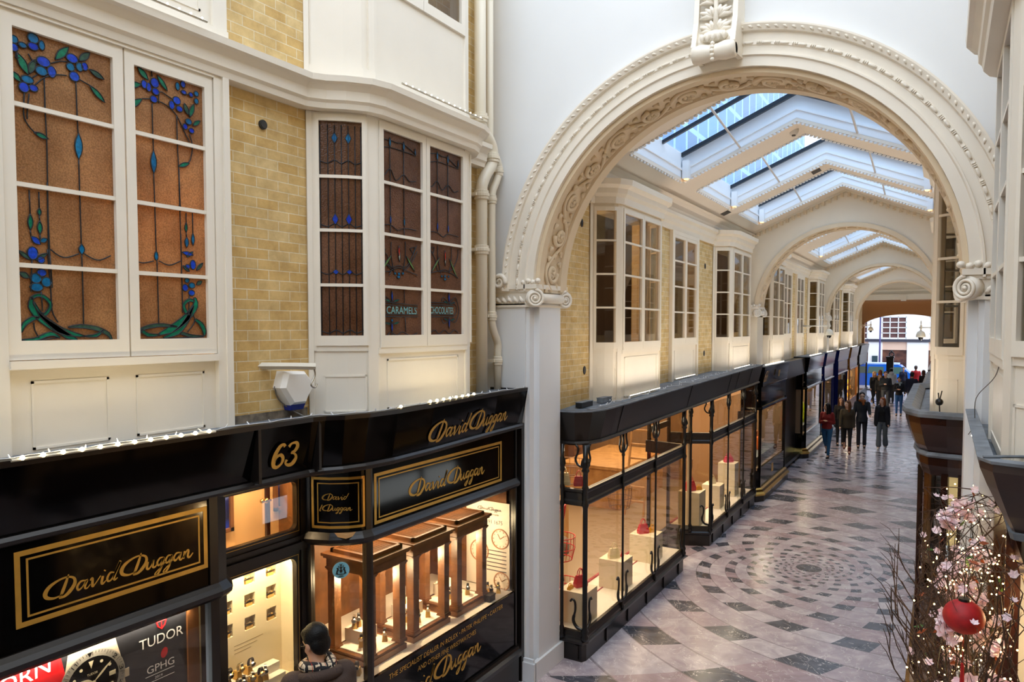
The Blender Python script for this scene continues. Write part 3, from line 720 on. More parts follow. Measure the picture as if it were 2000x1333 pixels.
# outer walls behind the shops keep the daylight out of them
for nm, x in (('wall_outer_left', -8.5), ('wall_outer_right', 4.7)):
    b = MB(); b.box(x, x+.1, -6.2, 44.6, -.1, 9.6 if 0 else 6.3); tag(b.build(nm, DARKIN), kind='structure')
b = MB(); b.box(-8.5, -6.4, -6.2, 7.6, 3.05, 3.1); b.box(2.7, 4.8, -6.2, 44.6, 3.2, 3.25); b.box(-8.5, -6.4, 7.6, 44.6, 3.05, 3.1)
for y in (-6.2, 4.2, 44.4): b.box(.62, 4.8, y, y+.1, 0, 3.2)
b.box(.55, 2.75, -6.2, 44.6, 3.25, 3.3); b.box(-8.5, -4.5, 6.88, 6.94, 0, 3.1); b.box(-8.5, -3.8, 43.8, 43.9, 0, 3.1)
tag(b.build('trim_back_rooms', DARKIN), kind='structure')
# the light of the long LED strips on the ledges washes the upper walls and the ceiling
for ya, yb in ((7.8, 16.6), (17.6, 27.8), (28.8, 38.1), (39, 42)):
    for x in (-3.28, mx(-3.28)): area('ledge_strip_light', (x, (ya+yb)/2, 3.2), (pi, radians(0), 0), .08, yb-ya-.4, 4.6*(yb-ya), (1, .90, .78))
# ================================================================ UPPER STOREY
WIN_N = [0]; PAINT = [WHITE]
def window(loc):
    WIN_N[0] += 1; return struct('window_%d' % WIN_N[0], loc)
def sash(root, path, s0, s1, z0, z1, bars, o=.0, stile=.055, rail=.09, top=.06, m=None, pane=WPANE, mir=False, vb=()):
    """casement leaf: frame with glazing bars, pane as its child"""
    b = MB(); a, c = s0+stile, s1-stile
    b.strip(path, s0, a, z0, z1, o, o+.045); b.strip(path, c, s1, z0, z1, o, o+.045); b.strip(path, a, c, z0, z0+rail, o, o+.045); b.strip(path, a, c, z1-top, z1, o, o+.045)
    for z in bars: b.strip(path, a, c, z-.012, z+.012, o+.004, o+.04)
    for v in vb: b.strip(path, v-.011, v+.011, z0+rail, z1-top, o+.004, o+.04)
    f = b.build('sash', m or PAINT[0], root, mirror=mir)
    b = MB(); b.strip(path, a-.005, c+.005, z0+rail-.005, z1-top+.005, o+.012, o+.018); b.build('glass_pane', pane, f, mirror=mir)
    return f
def recessed_panel(b, path, s0, s1, z0, z1, o):
    """thin raised moulding of a flat panel"""
    t = .014
    for q in ((s0, s1, z0, z0+t), (s0, s1, z1-t, z1), (s0, s0+t, z0, z1), (s1-t, s1, z0, z1)): b.strip(path, q[0], q[1], q[2], q[3], o, o+.006)

# ---------------- near bay, leaded casement
ZL = 3.27      # ledge in the near bay
near_flat = [(XW0, 1.5), (XW0, 3.6)]
S = lambda y: y-1.5
w1 = window((-4.3, 2.5, ZL))
b = MB(); P = near_flat
b.strip(P, S(1.55), S(1.9), ZL, 5.72, 0, .085); b.strip(P, S(3.19), S(3.31), ZL, 5.72, 0, .085); b.strip(P, S(1.9), S(3.19), 5.68, 5.72, 0, .09); b.strip(P, S(3.25), S(3.3), ZL, 5.7, .085, .1)
b.strip(P, S(1.9), S(3.19), 3.77, 3.815, 0, .1)
b.build('surround', WHITE, w1)
b = MB(); b.strip(P, S(1.9), S(3.19), ZL, 3.77, .0, .045)
recessed_panel(b, P, S(2.02), S(2.45), 3.32, 3.7, .045); recessed_panel(b, P, S(2.62), S(3.1), 3.32, 3.7, .045); b.build('apron_panel', WHITE, w1)
BARS0 = (5.195, 4.77, 4.335)
sA = sash(w1, P, S(1.905), S(2.568), 3.82, 5.69, BARS0, .03, .062, .105, .09, pane=AMBER)
sB = sash(w1, P, S(2.578), S(3.185), 3.82, 5.69, BARS0, .03, .06, .105, .09, pane=AMBER)
# leaded pattern: coordinates are (y, z) on the pane
XG = XW0+.052
def lens(p, q, w, n=8):
    p = Vector((p[0], p[1])); q = Vector((q[0], q[1])); d = q-p; nn = Vector((-d.y, d.x)).normalized()
    return [p+d*(k/n)+nn*w*sin(pi*k/n) for k in range(n+1)] + [q-d*(k/n)-nn*w*sin(pi*k/n) for k in range(1, n)]
def ell(c, rx, ry, a=0, n=12): return [Vector((c[0]+rx*cos(t)*cos(a)-ry*sin(t)*sin(a), c[1]+rx*cos(t)*sin(a)+ry*sin(t)*cos(a))) for t in [2*pi*k/n for k in range(n)]]
class Lead:
    def __init__(s, x, frame=None): s.c = MB(); s.g = {}; s.x = x; s.fr = frame
    def pt(s, p, d=0):
        if s.fr: return s.fr(p[0], p[1], d)
        return (s.x+d, p[0], p[1])
    def line(s, pts, r=.0038, smooth=True):
        P = [(p[0], p[1], 0) for p in pts]; P = catmull(P, 5) if smooth and len(P) > 2 else [Vector(p) for p in P]; s.c.tube([s.pt(p, .003) for p in P], r, 5)
    def glass(s, loop, col, outline=True):
        b = s.g.setdefault(col, MB()); e_ = {'r': .0035, 't': .0006, 'b': .0012, 'l': .0016}.get(col, 0); b.prism([s.pt(p, .001+e_) for p in loop], Vector(s.pt(loop[0], .005))-Vector(s.pt(loop[0], .001)))
        if outline: s.c.tube([s.pt(p, .004) for p in list(loop)+[loop[0]]], .0038, 5)
    def build(s, par):
        s.c.build('lead_came', LEAD, par, smooth=True)
        nm = {'b': 'cobalt', 't': 'azure', 'g': 'green', 'd': 'dull_green', 'r': 'red', 'w': 'opal', 'l': 'lime'}
        for k, b in s.g.items(): b.build(nm[k]+'_glass', SG[k], par, label=nm[k].replace('_', ' ')+' stained glass pieces')
ls = Lead(XG)
for c, rx, rz, k in [((1.983,5.535),0.0208,0.0208,'t'),((1.982,5.492),0.0208,0.0208,'b'),((2.025,5.518),0.0208,0.0146,'t'),((2.079,5.572),0.0281,0.0271,'t'),((2.078,5.528),0.0271,0.0208,'b'),((2.122,5.548),0.0156,0.026,'t'),((2.128,5.462),0.0354,0.0271,'b'),((2.116,5.408),0.0312,0.025,'t'),((2.17,5.419),0.0229,0.0312,'b'),((2.282,5.528),0.0323,0.025,'b'),((2.272,5.477),0.0229,0.0229,'t'),((2.322,5.492),0.0198,0.025,'t'),((2.351,5.503),0.0187,0.0229,'b'),((2.292,5.429),0.0281,0.0271,'b'),((2.044,5.341),0.0312,0.0208,'t'),((2.025,5.294),0.026,0.0271,'b'),((2.073,5.303),0.0229,0.0187,'b'),((2.044,4.404),0.0271,0.0354,'b'),((2.086,4.371),0.0187,0.0187,'b'),((2.057,4.268),0.0292,0.0271,'t'),((2.087,4.3),0.025,0.0208,'b'),((2.111,4.25),0.0271,0.0271,'t'),((2.059,4.219),0.0333,0.0229,'t')]: ls.glass(ell(c, rx, rz), k)
for p, q, w, k in [((1.998,5.469),(2.049,5.368),0.0208,'g'),((2.19,5.492),(2.265,5.587),0.0187,'g'),((2.319,5.526),(2.383,5.592),0.0167,'d'),((2.378,5.496),(2.463,5.462),0.0146,'d'),((2.378,5.404),(2.465,5.328),0.0146,'g'),((1.967,5.364),(2.013,5.318),0.0146,'g'),((2.054,5.374),(2.085,5.461),0.0156,'d'),((2.069,5.064),(2.143,5.044),0.0125,'g'),((2.307,5.113),(2.304,4.963),0.0208,'t'),((2.038,4.617),(2.037,4.528),0.0125,'g'),((2.085,4.655),(2.084,4.612),0.0094,'g'),((2.085,4.586),(2.084,4.51),0.0125,'g'),((2.307,4.48),(2.307,4.418),0.0156,'t'),((2.039,4.495),(2.085,4.455),0.0156,'b'),((2.082,4.47),(2.122,4.49),0.0125,'t'),((1.974,4.295),(2.025,4.269),0.0146,'d'),((1.97,4.413),(2.035,4.367),0.0104,'d'),((2.055,4.368),(2.12,4.41),0.0104,'d')]: ls.glass(lens(p, q, w), k)
for P_ in [[(2.169,5.466),(2.216,5.491),(2.257,5.502)],[(2.081,5.321),(2.132,5.377),(2.193,5.41),(2.25,5.422)],[(2.321,5.421),(2.378,5.404)],[(2.13,5.371),(2.131,5.173),(2.134,5.016),(2.132,4.804),(2.13,4.592),(2.133,4.397)],[(2.13,4.804),(2.128,4.592),(2.127,4.397)],[(2.3,5.404),(2.302,5.215),(2.305,5.112)],[(2.304,4.963),(2.305,4.724),(2.306,4.479)],[(2.027,5.264),(2.021,5.145),(2.046,5.09),(2.084,5.057)],[(2.051,5.266),(2.039,5.17),(2.038,5.129)],[(2.036,4.746),(2.038,4.617)],[(2.085,4.744),(2.085,4.655)],[(2.084,4.612),(2.085,4.586)],[(2.036,4.528),(2.039,4.495)],[(2.085,4.511),(2.085,4.47)],[(2.052,5.481),(2.075,5.448),(2.099,5.445)],[(2.063,5.351),(2.093,5.381)],[(2.001,5.511),(2.011,5.514)],[(2.044,5.525),(2.058,5.524)],[(1.996,5.479),(1.99,5.441),(2.009,5.447)],[(2.138,4.433),(2.176,4.405),(2.222,4.395),(2.292,4.423)],[(2.319,4.426),(2.368,4.401),(2.413,4.396),(2.476,4.427)],[(2.307,4.416),(2.308,4.227),(2.307,4.013)],[(2.079,4.344),(2.077,4.269)],[(2.04,4.367),(2.031,4.193)],[(2.121,4.432),(2.132,4.219),(2.137,4.09),(2.166,4.026)],[(2.131,4.433),(2.142,4.22)],[(2.082,4.196),(2.087,4.089)],[(2.04,4.025),(2.044,3.983),(2.063,3.94)],[(1.973,4.004),(1.97,3.926),(2.163,3.939)]]: ls.line(P_)
for L_, R_, k in [([(2.03,4.163),(2.024,4.152),(2.016,4.133),(2.014,4.11),(2.023,4.087),(2.037,4.065),(2.054,4.044),(2.075,4.024),(2.099,4.005),(2.125,3.987),(2.152,3.973),(2.181,3.961),(2.211,3.95),(2.248,3.946),(2.285,3.944),(2.311,3.944)],[(2.039,4.161),(2.039,4.148),(2.039,4.132),(2.042,4.119),(2.05,4.105),(2.062,4.088),(2.078,4.071),(2.097,4.053),(2.12,4.037),(2.144,4.021),(2.168,4.006),(2.194,3.993),(2.221,3.982),(2.253,3.969),(2.287,3.958),(2.312,3.948)],'g'),([(2.041,4.135),(2.046,4.116),(2.055,4.089),(2.068,4.061),(2.088,4.037),(2.111,4.014),(2.135,3.991),(2.159,3.971),(2.184,3.952),(2.207,3.935),(2.231,3.928),(2.252,3.924),(2.267,3.924)],[(2.046,4.137),(2.055,4.121),(2.068,4.097),(2.084,4.075),(2.104,4.055),(2.129,4.036),(2.154,4.017),(2.178,3.997),(2.202,3.979),(2.224,3.964),(2.241,3.95),(2.258,3.939),(2.269,3.93)],'g'),([(2.033,4.151),(2.042,4.156),(2.054,4.164),(2.065,4.167),(2.075,4.166),(2.088,4.162),(2.099,4.155),(2.109,4.145),(2.118,4.133),(2.121,4.122),(2.117,4.107),(2.106,4.089),(2.097,4.078),(2.091,4.076),(2.081,4.079),(2.073,4.081)],[(2.026,4.163),(2.035,4.169),(2.048,4.178),(2.064,4.184),(2.079,4.183),(2.095,4.178),(2.108,4.169),(2.121,4.158),(2.133,4.142),(2.138,4.123),(2.131,4.1),(2.119,4.079),(2.105,4.063),(2.089,4.062),(2.077,4.07),(2.07,4.076)],'g'),([(1.979,3.971),(1.985,3.982),(1.992,3.996),(2.0,4.007),(2.01,4.017),(2.023,4.026),(2.035,4.034),(2.046,4.04),(2.058,4.044),(2.066,4.048)],[(1.97,3.975),(1.972,3.987),(1.976,4.004),(1.984,4.022),(1.997,4.035),(2.012,4.046),(2.027,4.055),(2.043,4.058),(2.056,4.057),(2.065,4.056)],'g'),([(1.975,3.927),(1.992,3.924),(2.017,3.921),(2.044,3.921),(2.073,3.931),(2.101,3.943),(2.124,3.949),(2.141,3.949),(2.159,3.942),(2.172,3.936)],[(1.975,3.931),(1.992,3.933),(2.017,3.935),(2.041,3.939),(2.066,3.95),(2.094,3.964),(2.122,3.973),(2.147,3.966),(2.164,3.952),(2.175,3.942)],'g'),([(2.222,3.997),(2.24,3.996),(2.265,3.996),(2.291,3.994),(2.319,3.992),(2.349,3.987),(2.376,3.98),(2.401,3.972),(2.423,3.961),(2.44,3.951),(2.452,3.941),(2.46,3.929),(2.466,3.92)],[(2.222,4.001),(2.239,4.006),(2.264,4.011),(2.292,4.014),(2.322,4.012),(2.353,4.008),(2.383,4.002),(2.41,3.992),(2.434,3.98),(2.454,3.967),(2.465,3.95),(2.47,3.934),(2.472,3.923)],'d'),([(2.312,3.944),(2.33,3.942),(2.356,3.94),(2.381,3.941),(2.399,3.954),(2.413,3.969),(2.421,3.979)],[(2.312,3.948),(2.33,3.951),(2.355,3.953),(2.376,3.959),(2.391,3.965),(2.406,3.976),(2.417,3.984)],'g')]: ls.glass(L_ + R_[::-1], k)
ls.build(sA)
ls = Lead(XG)
for c, rx, rz, k in [((2.712,5.505),0.0187,0.025,'b'),((2.782,5.534),0.0281,0.0292,'b'),((2.741,5.496),0.0167,0.0271,'b'),((2.787,5.481),0.0229,0.0208,'b'),((2.773,5.43),0.024,0.0208,'b'),((2.94,5.557),0.0146,0.025,'t'),((2.979,5.581),0.0167,0.0208,'b'),((2.984,5.531),0.0187,0.0125,'b'),((2.932,5.464),0.0271,0.025,'b'),((2.896,5.426),0.0187,0.0271,'b'),((2.95,5.415),0.0229,0.0187,'b'),((3.036,5.529),0.0146,0.0146,'b'),((3.076,5.546),0.0167,0.0167,'t'),((3.075,5.498),0.0156,0.0187,'t'),((3.015,5.349),0.0229,0.0187,'t'),((2.989,5.311),0.0167,0.0187,'b'),((3.035,5.295),0.0187,0.0167,'b'),((3.026,4.413),0.0208,0.0312,'b'),((2.986,4.398),0.0167,0.0146,'b'),((2.98,4.306),0.0167,0.0146,'t'),((3.015,4.275),0.0229,0.0187,'t'),((2.965,4.258),0.0208,0.0229,'b'),((3.011,4.226),0.0229,0.0187,'b'),((2.767,4.449),0.0125,0.0271,'t')]: ls.glass(ell(c, rx, rz), k)
for p, q, w, k in [((2.673,5.599),(2.74,5.539),0.0177,'g'),((2.799,5.589),(2.869,5.507),0.0146,'g'),((2.609,5.472),(2.693,5.499),0.0167,'g'),((2.608,5.337),(2.697,5.413),0.0167,'g'),((2.986,5.462),(3.013,5.392),0.0146,'d'),((3.023,5.379),(3.057,5.476),0.0146,'g'),((3.046,5.331),(3.101,5.376),0.0125,'g'),((2.932,5.042),(3.016,5.08),0.0125,'g'),((2.764,5.109),(2.763,4.966),0.0187,'t'),((2.982,4.686),(2.98,4.621),0.0083,'g'),((2.984,4.592),(2.982,4.523),0.0135,'t'),((3.03,4.623),(3.029,4.54),0.0104,'t'),((2.947,4.489),(3.031,4.477),0.0125,'b'),((2.981,4.46),(3.028,4.5),0.0104,'t'),((2.952,4.402),(3.0,4.367),0.0104,'d'),((3.05,4.377),(3.102,4.432),0.0104,'d'),((3.048,4.281),(3.092,4.309),0.0125,'d')]: ls.glass(lens(p, q, w), k)
for P_ in [[(2.697,5.413),(2.763,5.427),(2.84,5.421),(2.906,5.39),(2.946,5.344),(2.985,5.273),(3.019,5.219)],[(2.807,5.413),(2.816,5.487),(2.868,5.477),(2.908,5.463)],[(2.762,5.401),(2.763,5.21),(2.764,5.109)],[(2.763,4.966),(2.765,4.744),(2.768,4.473)],[(2.93,5.371),(2.931,5.175),(2.936,5.028),(2.939,4.756),(2.942,4.466)],[(2.938,5.028),(2.943,4.756)],[(3.02,5.269),(3.04,5.198),(3.024,5.107),(3.002,5.078)],[(2.983,4.749),(2.982,4.686)],[(2.98,4.621),(2.984,4.592)],[(3.03,4.756),(3.03,4.623)],[(2.991,5.516),(3.026,5.532)],[(2.761,5.625),(2.766,5.568)],[(2.966,5.626),(2.972,5.604)],[(2.615,4.416),(2.674,4.399),(2.751,4.417)],[(2.784,4.42),(2.856,4.398),(2.938,4.432)],[(2.771,4.419),(2.773,4.249),(2.774,4.015)],[(2.942,4.607),(2.943,4.319),(2.944,4.093)],[(2.996,4.208),(2.986,4.081)],[(3.022,4.082),(3.028,4.031),(2.977,3.967)],[(2.619,3.933),(2.619,3.919),(3.098,3.934)]]: ls.line(P_)
for L_, R_, k in [([(3.027,4.193),(3.026,4.179),(3.026,4.161),(3.019,4.145),(3.004,4.126),(2.981,4.101),(2.954,4.078),(2.925,4.055),(2.893,4.033),(2.86,4.014),(2.827,3.991),(2.79,3.97),(2.765,3.953)],[(3.041,4.196),(3.049,4.184),(3.057,4.162),(3.056,4.134),(3.04,4.105),(3.016,4.075),(2.989,4.046),(2.958,4.019),(2.923,3.994),(2.887,3.971),(2.842,3.958),(2.798,3.95),(2.767,3.946)],'g'),([(3.019,4.141),(3.003,4.116),(2.981,4.082),(2.957,4.051),(2.936,4.024),(2.913,4.001),(2.889,3.983),(2.861,3.963),(2.827,3.947),(2.804,3.934)],[(3.027,4.138),(3.018,4.111),(3.003,4.072),(2.986,4.035),(2.964,4.005),(2.94,3.977),(2.912,3.952),(2.872,3.938),(2.833,3.931),(2.806,3.927)],'g'),([(3.034,4.179),(3.022,4.182),(3.005,4.186),(2.986,4.185),(2.968,4.176),(2.953,4.162),(2.943,4.146),(2.943,4.127),(2.948,4.109),(2.956,4.094),(2.969,4.085),(2.982,4.08),(2.991,4.078)],[(3.028,4.164),(3.017,4.166),(3.002,4.169),(2.991,4.168),(2.98,4.162),(2.968,4.152),(2.962,4.142),(2.963,4.131),(2.968,4.117),(2.975,4.106),(2.981,4.097),(2.989,4.09),(2.995,4.085)],'g'),([(3.031,4.045),(3.041,4.035),(3.056,4.023),(3.067,4.01),(3.076,3.997),(3.084,3.983),(3.089,3.97),(3.093,3.96),(3.094,3.949),(3.096,3.941)],[(3.04,4.055),(3.053,4.049),(3.072,4.039),(3.09,4.026),(3.101,4.01),(3.11,3.992),(3.115,3.975),(3.113,3.959),(3.107,3.947),(3.101,3.94)],'g'),([(2.628,3.932),(2.638,3.946),(2.653,3.966),(2.669,3.98),(2.69,3.988),(2.717,3.993),(2.743,3.996),(2.764,4.0),(2.783,4.001),(2.806,4.001),(2.838,4.001),(2.874,4.0),(2.901,4.0)],[(2.623,3.934),(2.63,3.95),(2.642,3.973),(2.659,3.994),(2.685,4.005),(2.713,4.013),(2.74,4.018),(2.762,4.021),(2.783,4.021),(2.808,4.021),(2.84,4.016),(2.876,4.01),(2.901,4.005)],'d'),([(2.651,3.974),(2.661,3.964),(2.677,3.951),(2.698,3.94),(2.727,3.94),(2.758,3.943),(2.779,3.947)],[(2.665,3.988),(2.675,3.979),(2.689,3.968),(2.705,3.961),(2.728,3.956),(2.757,3.954),(2.779,3.952)],'g'),([(2.924,3.953),(2.946,3.946),(2.977,3.937),(3.01,3.93),(3.043,3.93),(3.076,3.932),(3.098,3.935)],[(2.931,3.969),(2.952,3.963),(2.983,3.954),(3.013,3.947),(3.044,3.943),(3.076,3.942),(3.098,3.94)],'d')]: ls.glass(L_ + R_[::-1], k)
ls.build(sB)
# ---------------- cornice of the near bay and the storey above
BAY0 = [(XW0, 4.08), (-4.33, 4.12), (-4.24, 4.19), (-4.12, 4.29), (-4.03, 4.40), (-4.0, 4.50), (-4.0, 5.78), (-4.03, 5.88), (-4.12, 5.98), (-4.25, 6.06), (XW0, 6.09)]
FULL0 = [(XW0, -5.9), (XW0, 4.0), (-4.33, 4.06)] + BAY0[2:-1] + [(XW0, 6.1), (XW0, 6.5)]
CORN = [(0, 5.70), (.10, 5.70), (.11, 5.74), (.13, 5.76), (.135, 5.83), (.17, 5.87), (.2, 5.88), (.205, 5.925), (.05, 5.95), (0, 5.95)]
for mir in (False, True):
    b = MB(); b.sweep(FULL0, CORN); tag(b.build('trim_cornice', WHITE, mirror=mir), kind='structure')
def bay(root, path, ya, yb, zb, zt, sill, head, bars, ret=True, mir=False, nsash=2, leaded=None, pane=WPANE, inset=(.13, .12), o=-.02, double=True):
    """projecting window: path in plan, front between ya and yb"""
    L = plen(path)[-1]; sa, sb = s_at_y(path, ya), s_at_y(path, yb)
    b = MB(); b.strip(path, 0, L, zb, sill-.02, -.06, .0)
    recessed_panel(b, path, sa+.12, sb-.12, zb+.06, sill-.1, 0)
    recessed_panel(b, path, .12, sa-.1, zb+.06, sill-.22, 0)
    b.build('apron_panel', PAINT[0], root, mirror=mir)
    b = MB(); b.strip(path, 0, .07, sill-.02, zt, -.06, .015); b.strip(path, sa-.09, sa+.02, zb, zt, -.06, .015); b.strip(path, sb-.01, sb+.1, zb, zt, -.06, .015); b.strip(path, L-.06, L, sill-.02, zt, -.06, .015)
    b.strip(path, 0, L, head+.02, zt, -.06, .01); b.strip(path, sa, sb, sill-.05, sill-.0, -.06, .02); b.strip(path, 0, .05, zb, zt, 0, .02); b.strip(path, 0, sa, sill-.025, sill+.03, -.05, .012); b.strip(path, sb, L, sill-.025, sill+.03, -.05, .01)
    b.build('surround', PAINT[0], root, mirror=mir)
    w = (sb-sa-.02)/nsash; out = []
    for k in range(nsash): out.append(sash(root, path, sa+.02+w*k+.003, sa+.02+w*(k+1)-.003, sill, head+.02, bars, o, .05, .1, .06, mir=mir, pane=pane))
    out.append(sash(root, path, .07, sa-.09, sill+.02, head+.02, bars, o, .035, .08, .05, mir=mir, pane=pane))
    if ret: out.append(sash(root, path, sb+.1, L-.06, sill+.02, head+.02, bars, o, .03, .08, .05, mir=mir, pane=pane))
    return out
w2 = window((-4.1, 5, ZL))
leaves = bay(w2, BAY0, 4.50, 5.76, ZL-.02, 5.70, 3.83, 5.66, BARS0, pane=UMBER)
ls = Lead(-3.999)
for c, rx, rz, k in [((4.777,4.451),0.0143,0.0133,'t'),((4.727,4.453),0.0124,0.0105,'t'),((4.828,4.459),0.0124,0.0105,'t'),((4.772,4.426),0.021,0.0114,'t'),((4.683,4.055),0.0124,0.0124,'t')]: ls.glass(ell(c, rx, rz), k)
for p, q, w, k in [((4.673,5.578),(4.672,5.494),0.0105,'t'),((4.852,5.581),(4.851,5.497),0.0105,'t'),((5.007,5.554),(5.007,5.487),0.0067,'t'),((4.675,4.936),(4.674,4.856),0.0076,'b'),((4.853,4.943),(4.852,4.853),0.0076,'t'),((4.779,4.689),(4.786,4.554),0.0133,'w'),((4.777,4.679),(4.779,4.602),0.0076,'r'),((4.565,4.474),(4.679,4.602),0.0086,'l'),((4.875,4.611),(4.992,4.486),0.0086,'l'),((4.683,4.305),(4.685,4.213),0.0086,'b'),((4.68,4.039),(4.682,3.955),0.0086,'b'),((4.593,4.23),(4.67,4.213),0.0076,'g'),((4.699,4.214),(4.782,4.233),0.0076,'g'),((4.595,4.035),(4.668,4.023),0.0076,'g'),((4.697,4.023),(4.78,4.043),0.0076,'g')]: ls.glass(lens(p, q, w), k)
for P_ in [[(4.535,5.54),(4.673,5.555),(4.764,5.551),(4.852,5.558),(5.02,5.507)],[(4.546,5.472),(4.677,5.496),(4.851,5.497),(5.007,5.496)],[(4.672,5.494),(4.674,5.206),(4.675,4.936)],[(4.851,5.497),(4.85,4.943)],[(4.543,5.254),(4.602,5.257),(4.675,5.318),(4.748,5.235),(4.849,5.301),(4.926,5.258),(5.018,5.274)],[(4.538,4.84),(4.674,4.853),(4.768,4.819),(4.852,4.845),(5.014,4.847)],[(4.674,4.853),(4.673,4.744)],[(4.852,4.845),(4.851,4.747)],[(4.544,4.685),(4.603,4.643),(4.566,4.593),(4.543,4.638),(4.626,4.598),(4.673,4.505),(4.773,4.521),(4.874,4.52),(4.967,4.627),(5.021,4.715)],[(4.928,4.681),(4.994,4.696),(4.967,4.643),(4.928,4.681)],[(4.534,4.496),(4.625,4.518),(4.685,4.49),(4.648,4.432)],[(4.541,4.465),(4.649,4.464),(4.772,4.504),(4.9,4.48),(5.027,4.455)],[(4.681,4.714),(4.679,4.602),(4.71,4.476)],[(4.864,4.733),(4.863,4.609),(4.835,4.476)],[(4.543,4.653),(4.625,4.518),(4.722,4.469)],[(5.029,4.665),(4.927,4.54),(4.835,4.476)],[(4.602,4.206),(5.03,4.19)],[(4.602,4.185),(5.029,4.169)],[(4.608,4.106),(5.029,4.108)],[(4.608,4.086),(5.029,4.088)],[(4.602,4.206),(4.573,4.165),(4.584,4.118),(4.608,4.086)],[(4.562,4.213),(4.598,4.254),(4.67,4.216)],[(4.56,4.078),(4.571,4.022),(4.668,4.039)],[(4.685,4.213),(4.684,4.192)],[(4.546,3.943),(4.618,3.929),(4.667,3.958),(4.741,3.928),(4.817,3.957),(4.92,3.926),(5.022,3.947)],[(4.682,3.955),(4.681,3.922)],[(4.847,4.32),(4.851,4.205)],[(4.857,4.081),(4.863,3.957)]]: ls.line(P_)
ls.build(leaves[0])
ls = Lead(-3.999)
for c, rx, rz, k in [((5.436,4.471),0.0124,0.0114,'t'),((5.386,4.468),0.0105,0.0095,'t'),((5.491,4.471),0.0105,0.0095,'t'),((5.436,4.443),0.0171,0.0105,'t')]: ls.glass(ell(c, rx, rz), k)
for p, q, w, k in [((5.327,5.595),(5.326,5.508),0.0095,'t'),((5.489,5.596),(5.488,5.508),0.0095,'t'),((5.652,5.581),(5.652,5.5),0.0057,'t'),((5.325,4.961),(5.324,4.869),0.0076,'b'),((5.488,4.955),(5.487,4.875),0.0076,'b'),((5.441,4.711),(5.443,4.569),0.0114,'w'),((5.438,4.699),(5.44,4.614),0.0067,'r'),((5.226,4.493),(5.358,4.642),0.0076,'l'),((5.507,4.637),(5.63,4.464),0.0076,'l'),((5.496,4.322),(5.498,4.227),0.0086,'b'),((5.497,4.088),(5.5,3.985),0.0086,'b'),((5.414,4.239),(5.489,4.219),0.0067,'g'),((5.507,4.215),(5.597,4.235),0.0067,'g'),((5.413,4.078),(5.488,4.061),0.0067,'g'),((5.512,4.061),(5.596,4.077),0.0067,'g')]: ls.glass(lens(p, q, w), k)
for P_ in [[(5.204,5.552),(5.326,5.577),(5.399,5.566),(5.489,5.566),(5.658,5.501)],[(5.203,5.476),(5.326,5.505),(5.488,5.504),(5.658,5.501)],[(5.326,5.508),(5.327,5.231),(5.325,4.961)],[(5.488,5.508),(5.488,4.955)],[(5.201,5.271),(5.252,5.271),(5.324,5.326),(5.397,5.26),(5.493,5.32),(5.578,5.271),(5.657,5.293)],[(5.198,4.86),(5.324,4.862),(5.409,4.831),(5.487,4.866),(5.654,4.857)],[(5.214,4.708),(5.271,4.722),(5.256,4.669),(5.214,4.699),(5.285,4.619),(5.327,4.517),(5.431,4.533),(5.537,4.531),(5.631,4.647),(5.647,4.739)],[(5.206,4.483),(5.313,4.507),(5.431,4.515),(5.537,4.504),(5.652,4.466)],[(5.329,4.745),(5.328,4.64),(5.371,4.494)],[(5.538,4.747),(5.538,4.639),(5.5,4.502)],[(5.204,4.222),(5.566,4.225)],[(5.204,4.201),(5.566,4.203)],[(5.203,4.111),(5.565,4.116)],[(5.203,4.09),(5.565,4.098)],[(5.566,4.225),(5.613,4.199),(5.612,4.135),(5.565,4.098)],[(5.384,4.238),(5.414,4.274),(5.489,4.223)],[(5.507,4.224),(5.597,4.281),(5.651,4.191),(5.65,4.118),(5.596,4.044),(5.503,4.07)],[(5.383,4.078),(5.412,4.034),(5.488,4.052)],[(5.202,3.946),(5.279,3.972),(5.337,3.936),(5.427,3.971),(5.502,3.935),(5.58,3.971),(5.649,3.943)]]: ls.line(P_)
ls.build(leaves[1])
tm = MB()
add_text(tm, 'CARAMELS', (-3.994, 4.615, 4.112), (0, 1, 0), UZ, 0.398, 0.061)
tm.build('lettering', mat('pale_teal_glass', '#6fb0b4', .3), leaves[0], label='pale teal letters CARAMELS in the glass')
tm = MB()
add_text(tm, 'CHOCOLATES', (-3.994, 5.209, 4.122), (0, 1, 0), UZ, 0.356, 0.062)
tm.build('lettering', mat('pale_teal_glass', '#6fb0b4', .3), leaves[1], label='pale teal letters CHOCOLATES in the glass')
SR = s_at_y(BAY0, 4.50)-.09; S0_ = .105; SW = SR-.035-S0_
def retf(y, z, d=0):
    q = cut(BAY0, 0, S0_+SW*y); n_ = normals(q)[-1]; return (q[-1][0]+n_[0]*(.0+d), q[-1][1]+n_[1]*(.0+d), z)
ls = Lead(0, retf)
for x in (.02, .2, .36, .52, .68, .84, .98): ls.line([(x, 3.92), (x, 4.7), (x, 5.2), (x, 5.6)], smooth=False)
for z, r_ in ((5.5, .045), (4.86, .045), (4.44, .02)):
    for x in (.36, .68): ls.glass([(x, z+r_), (x+.07, z), (x, z-r_), (x-.07, z)], 't' if z > 5 else 'b')
for z in (5.30, 4.80, 4.42, 3.95): ls.line([(0, z+.02), (.18, z), (.36, z+.025), (.52, z), (.68, z+.025), (.84, z), (1, z+.02)])
ls.build(leaves[2])

if True:   # opposite side of the near bay
    w3 = window((mx(-4.1), 5, ZL)); bay(w3, BAY0, 4.50, 5.76, ZL-.02, 5.70, 3.83, 5.66, BARS0, mir=True)
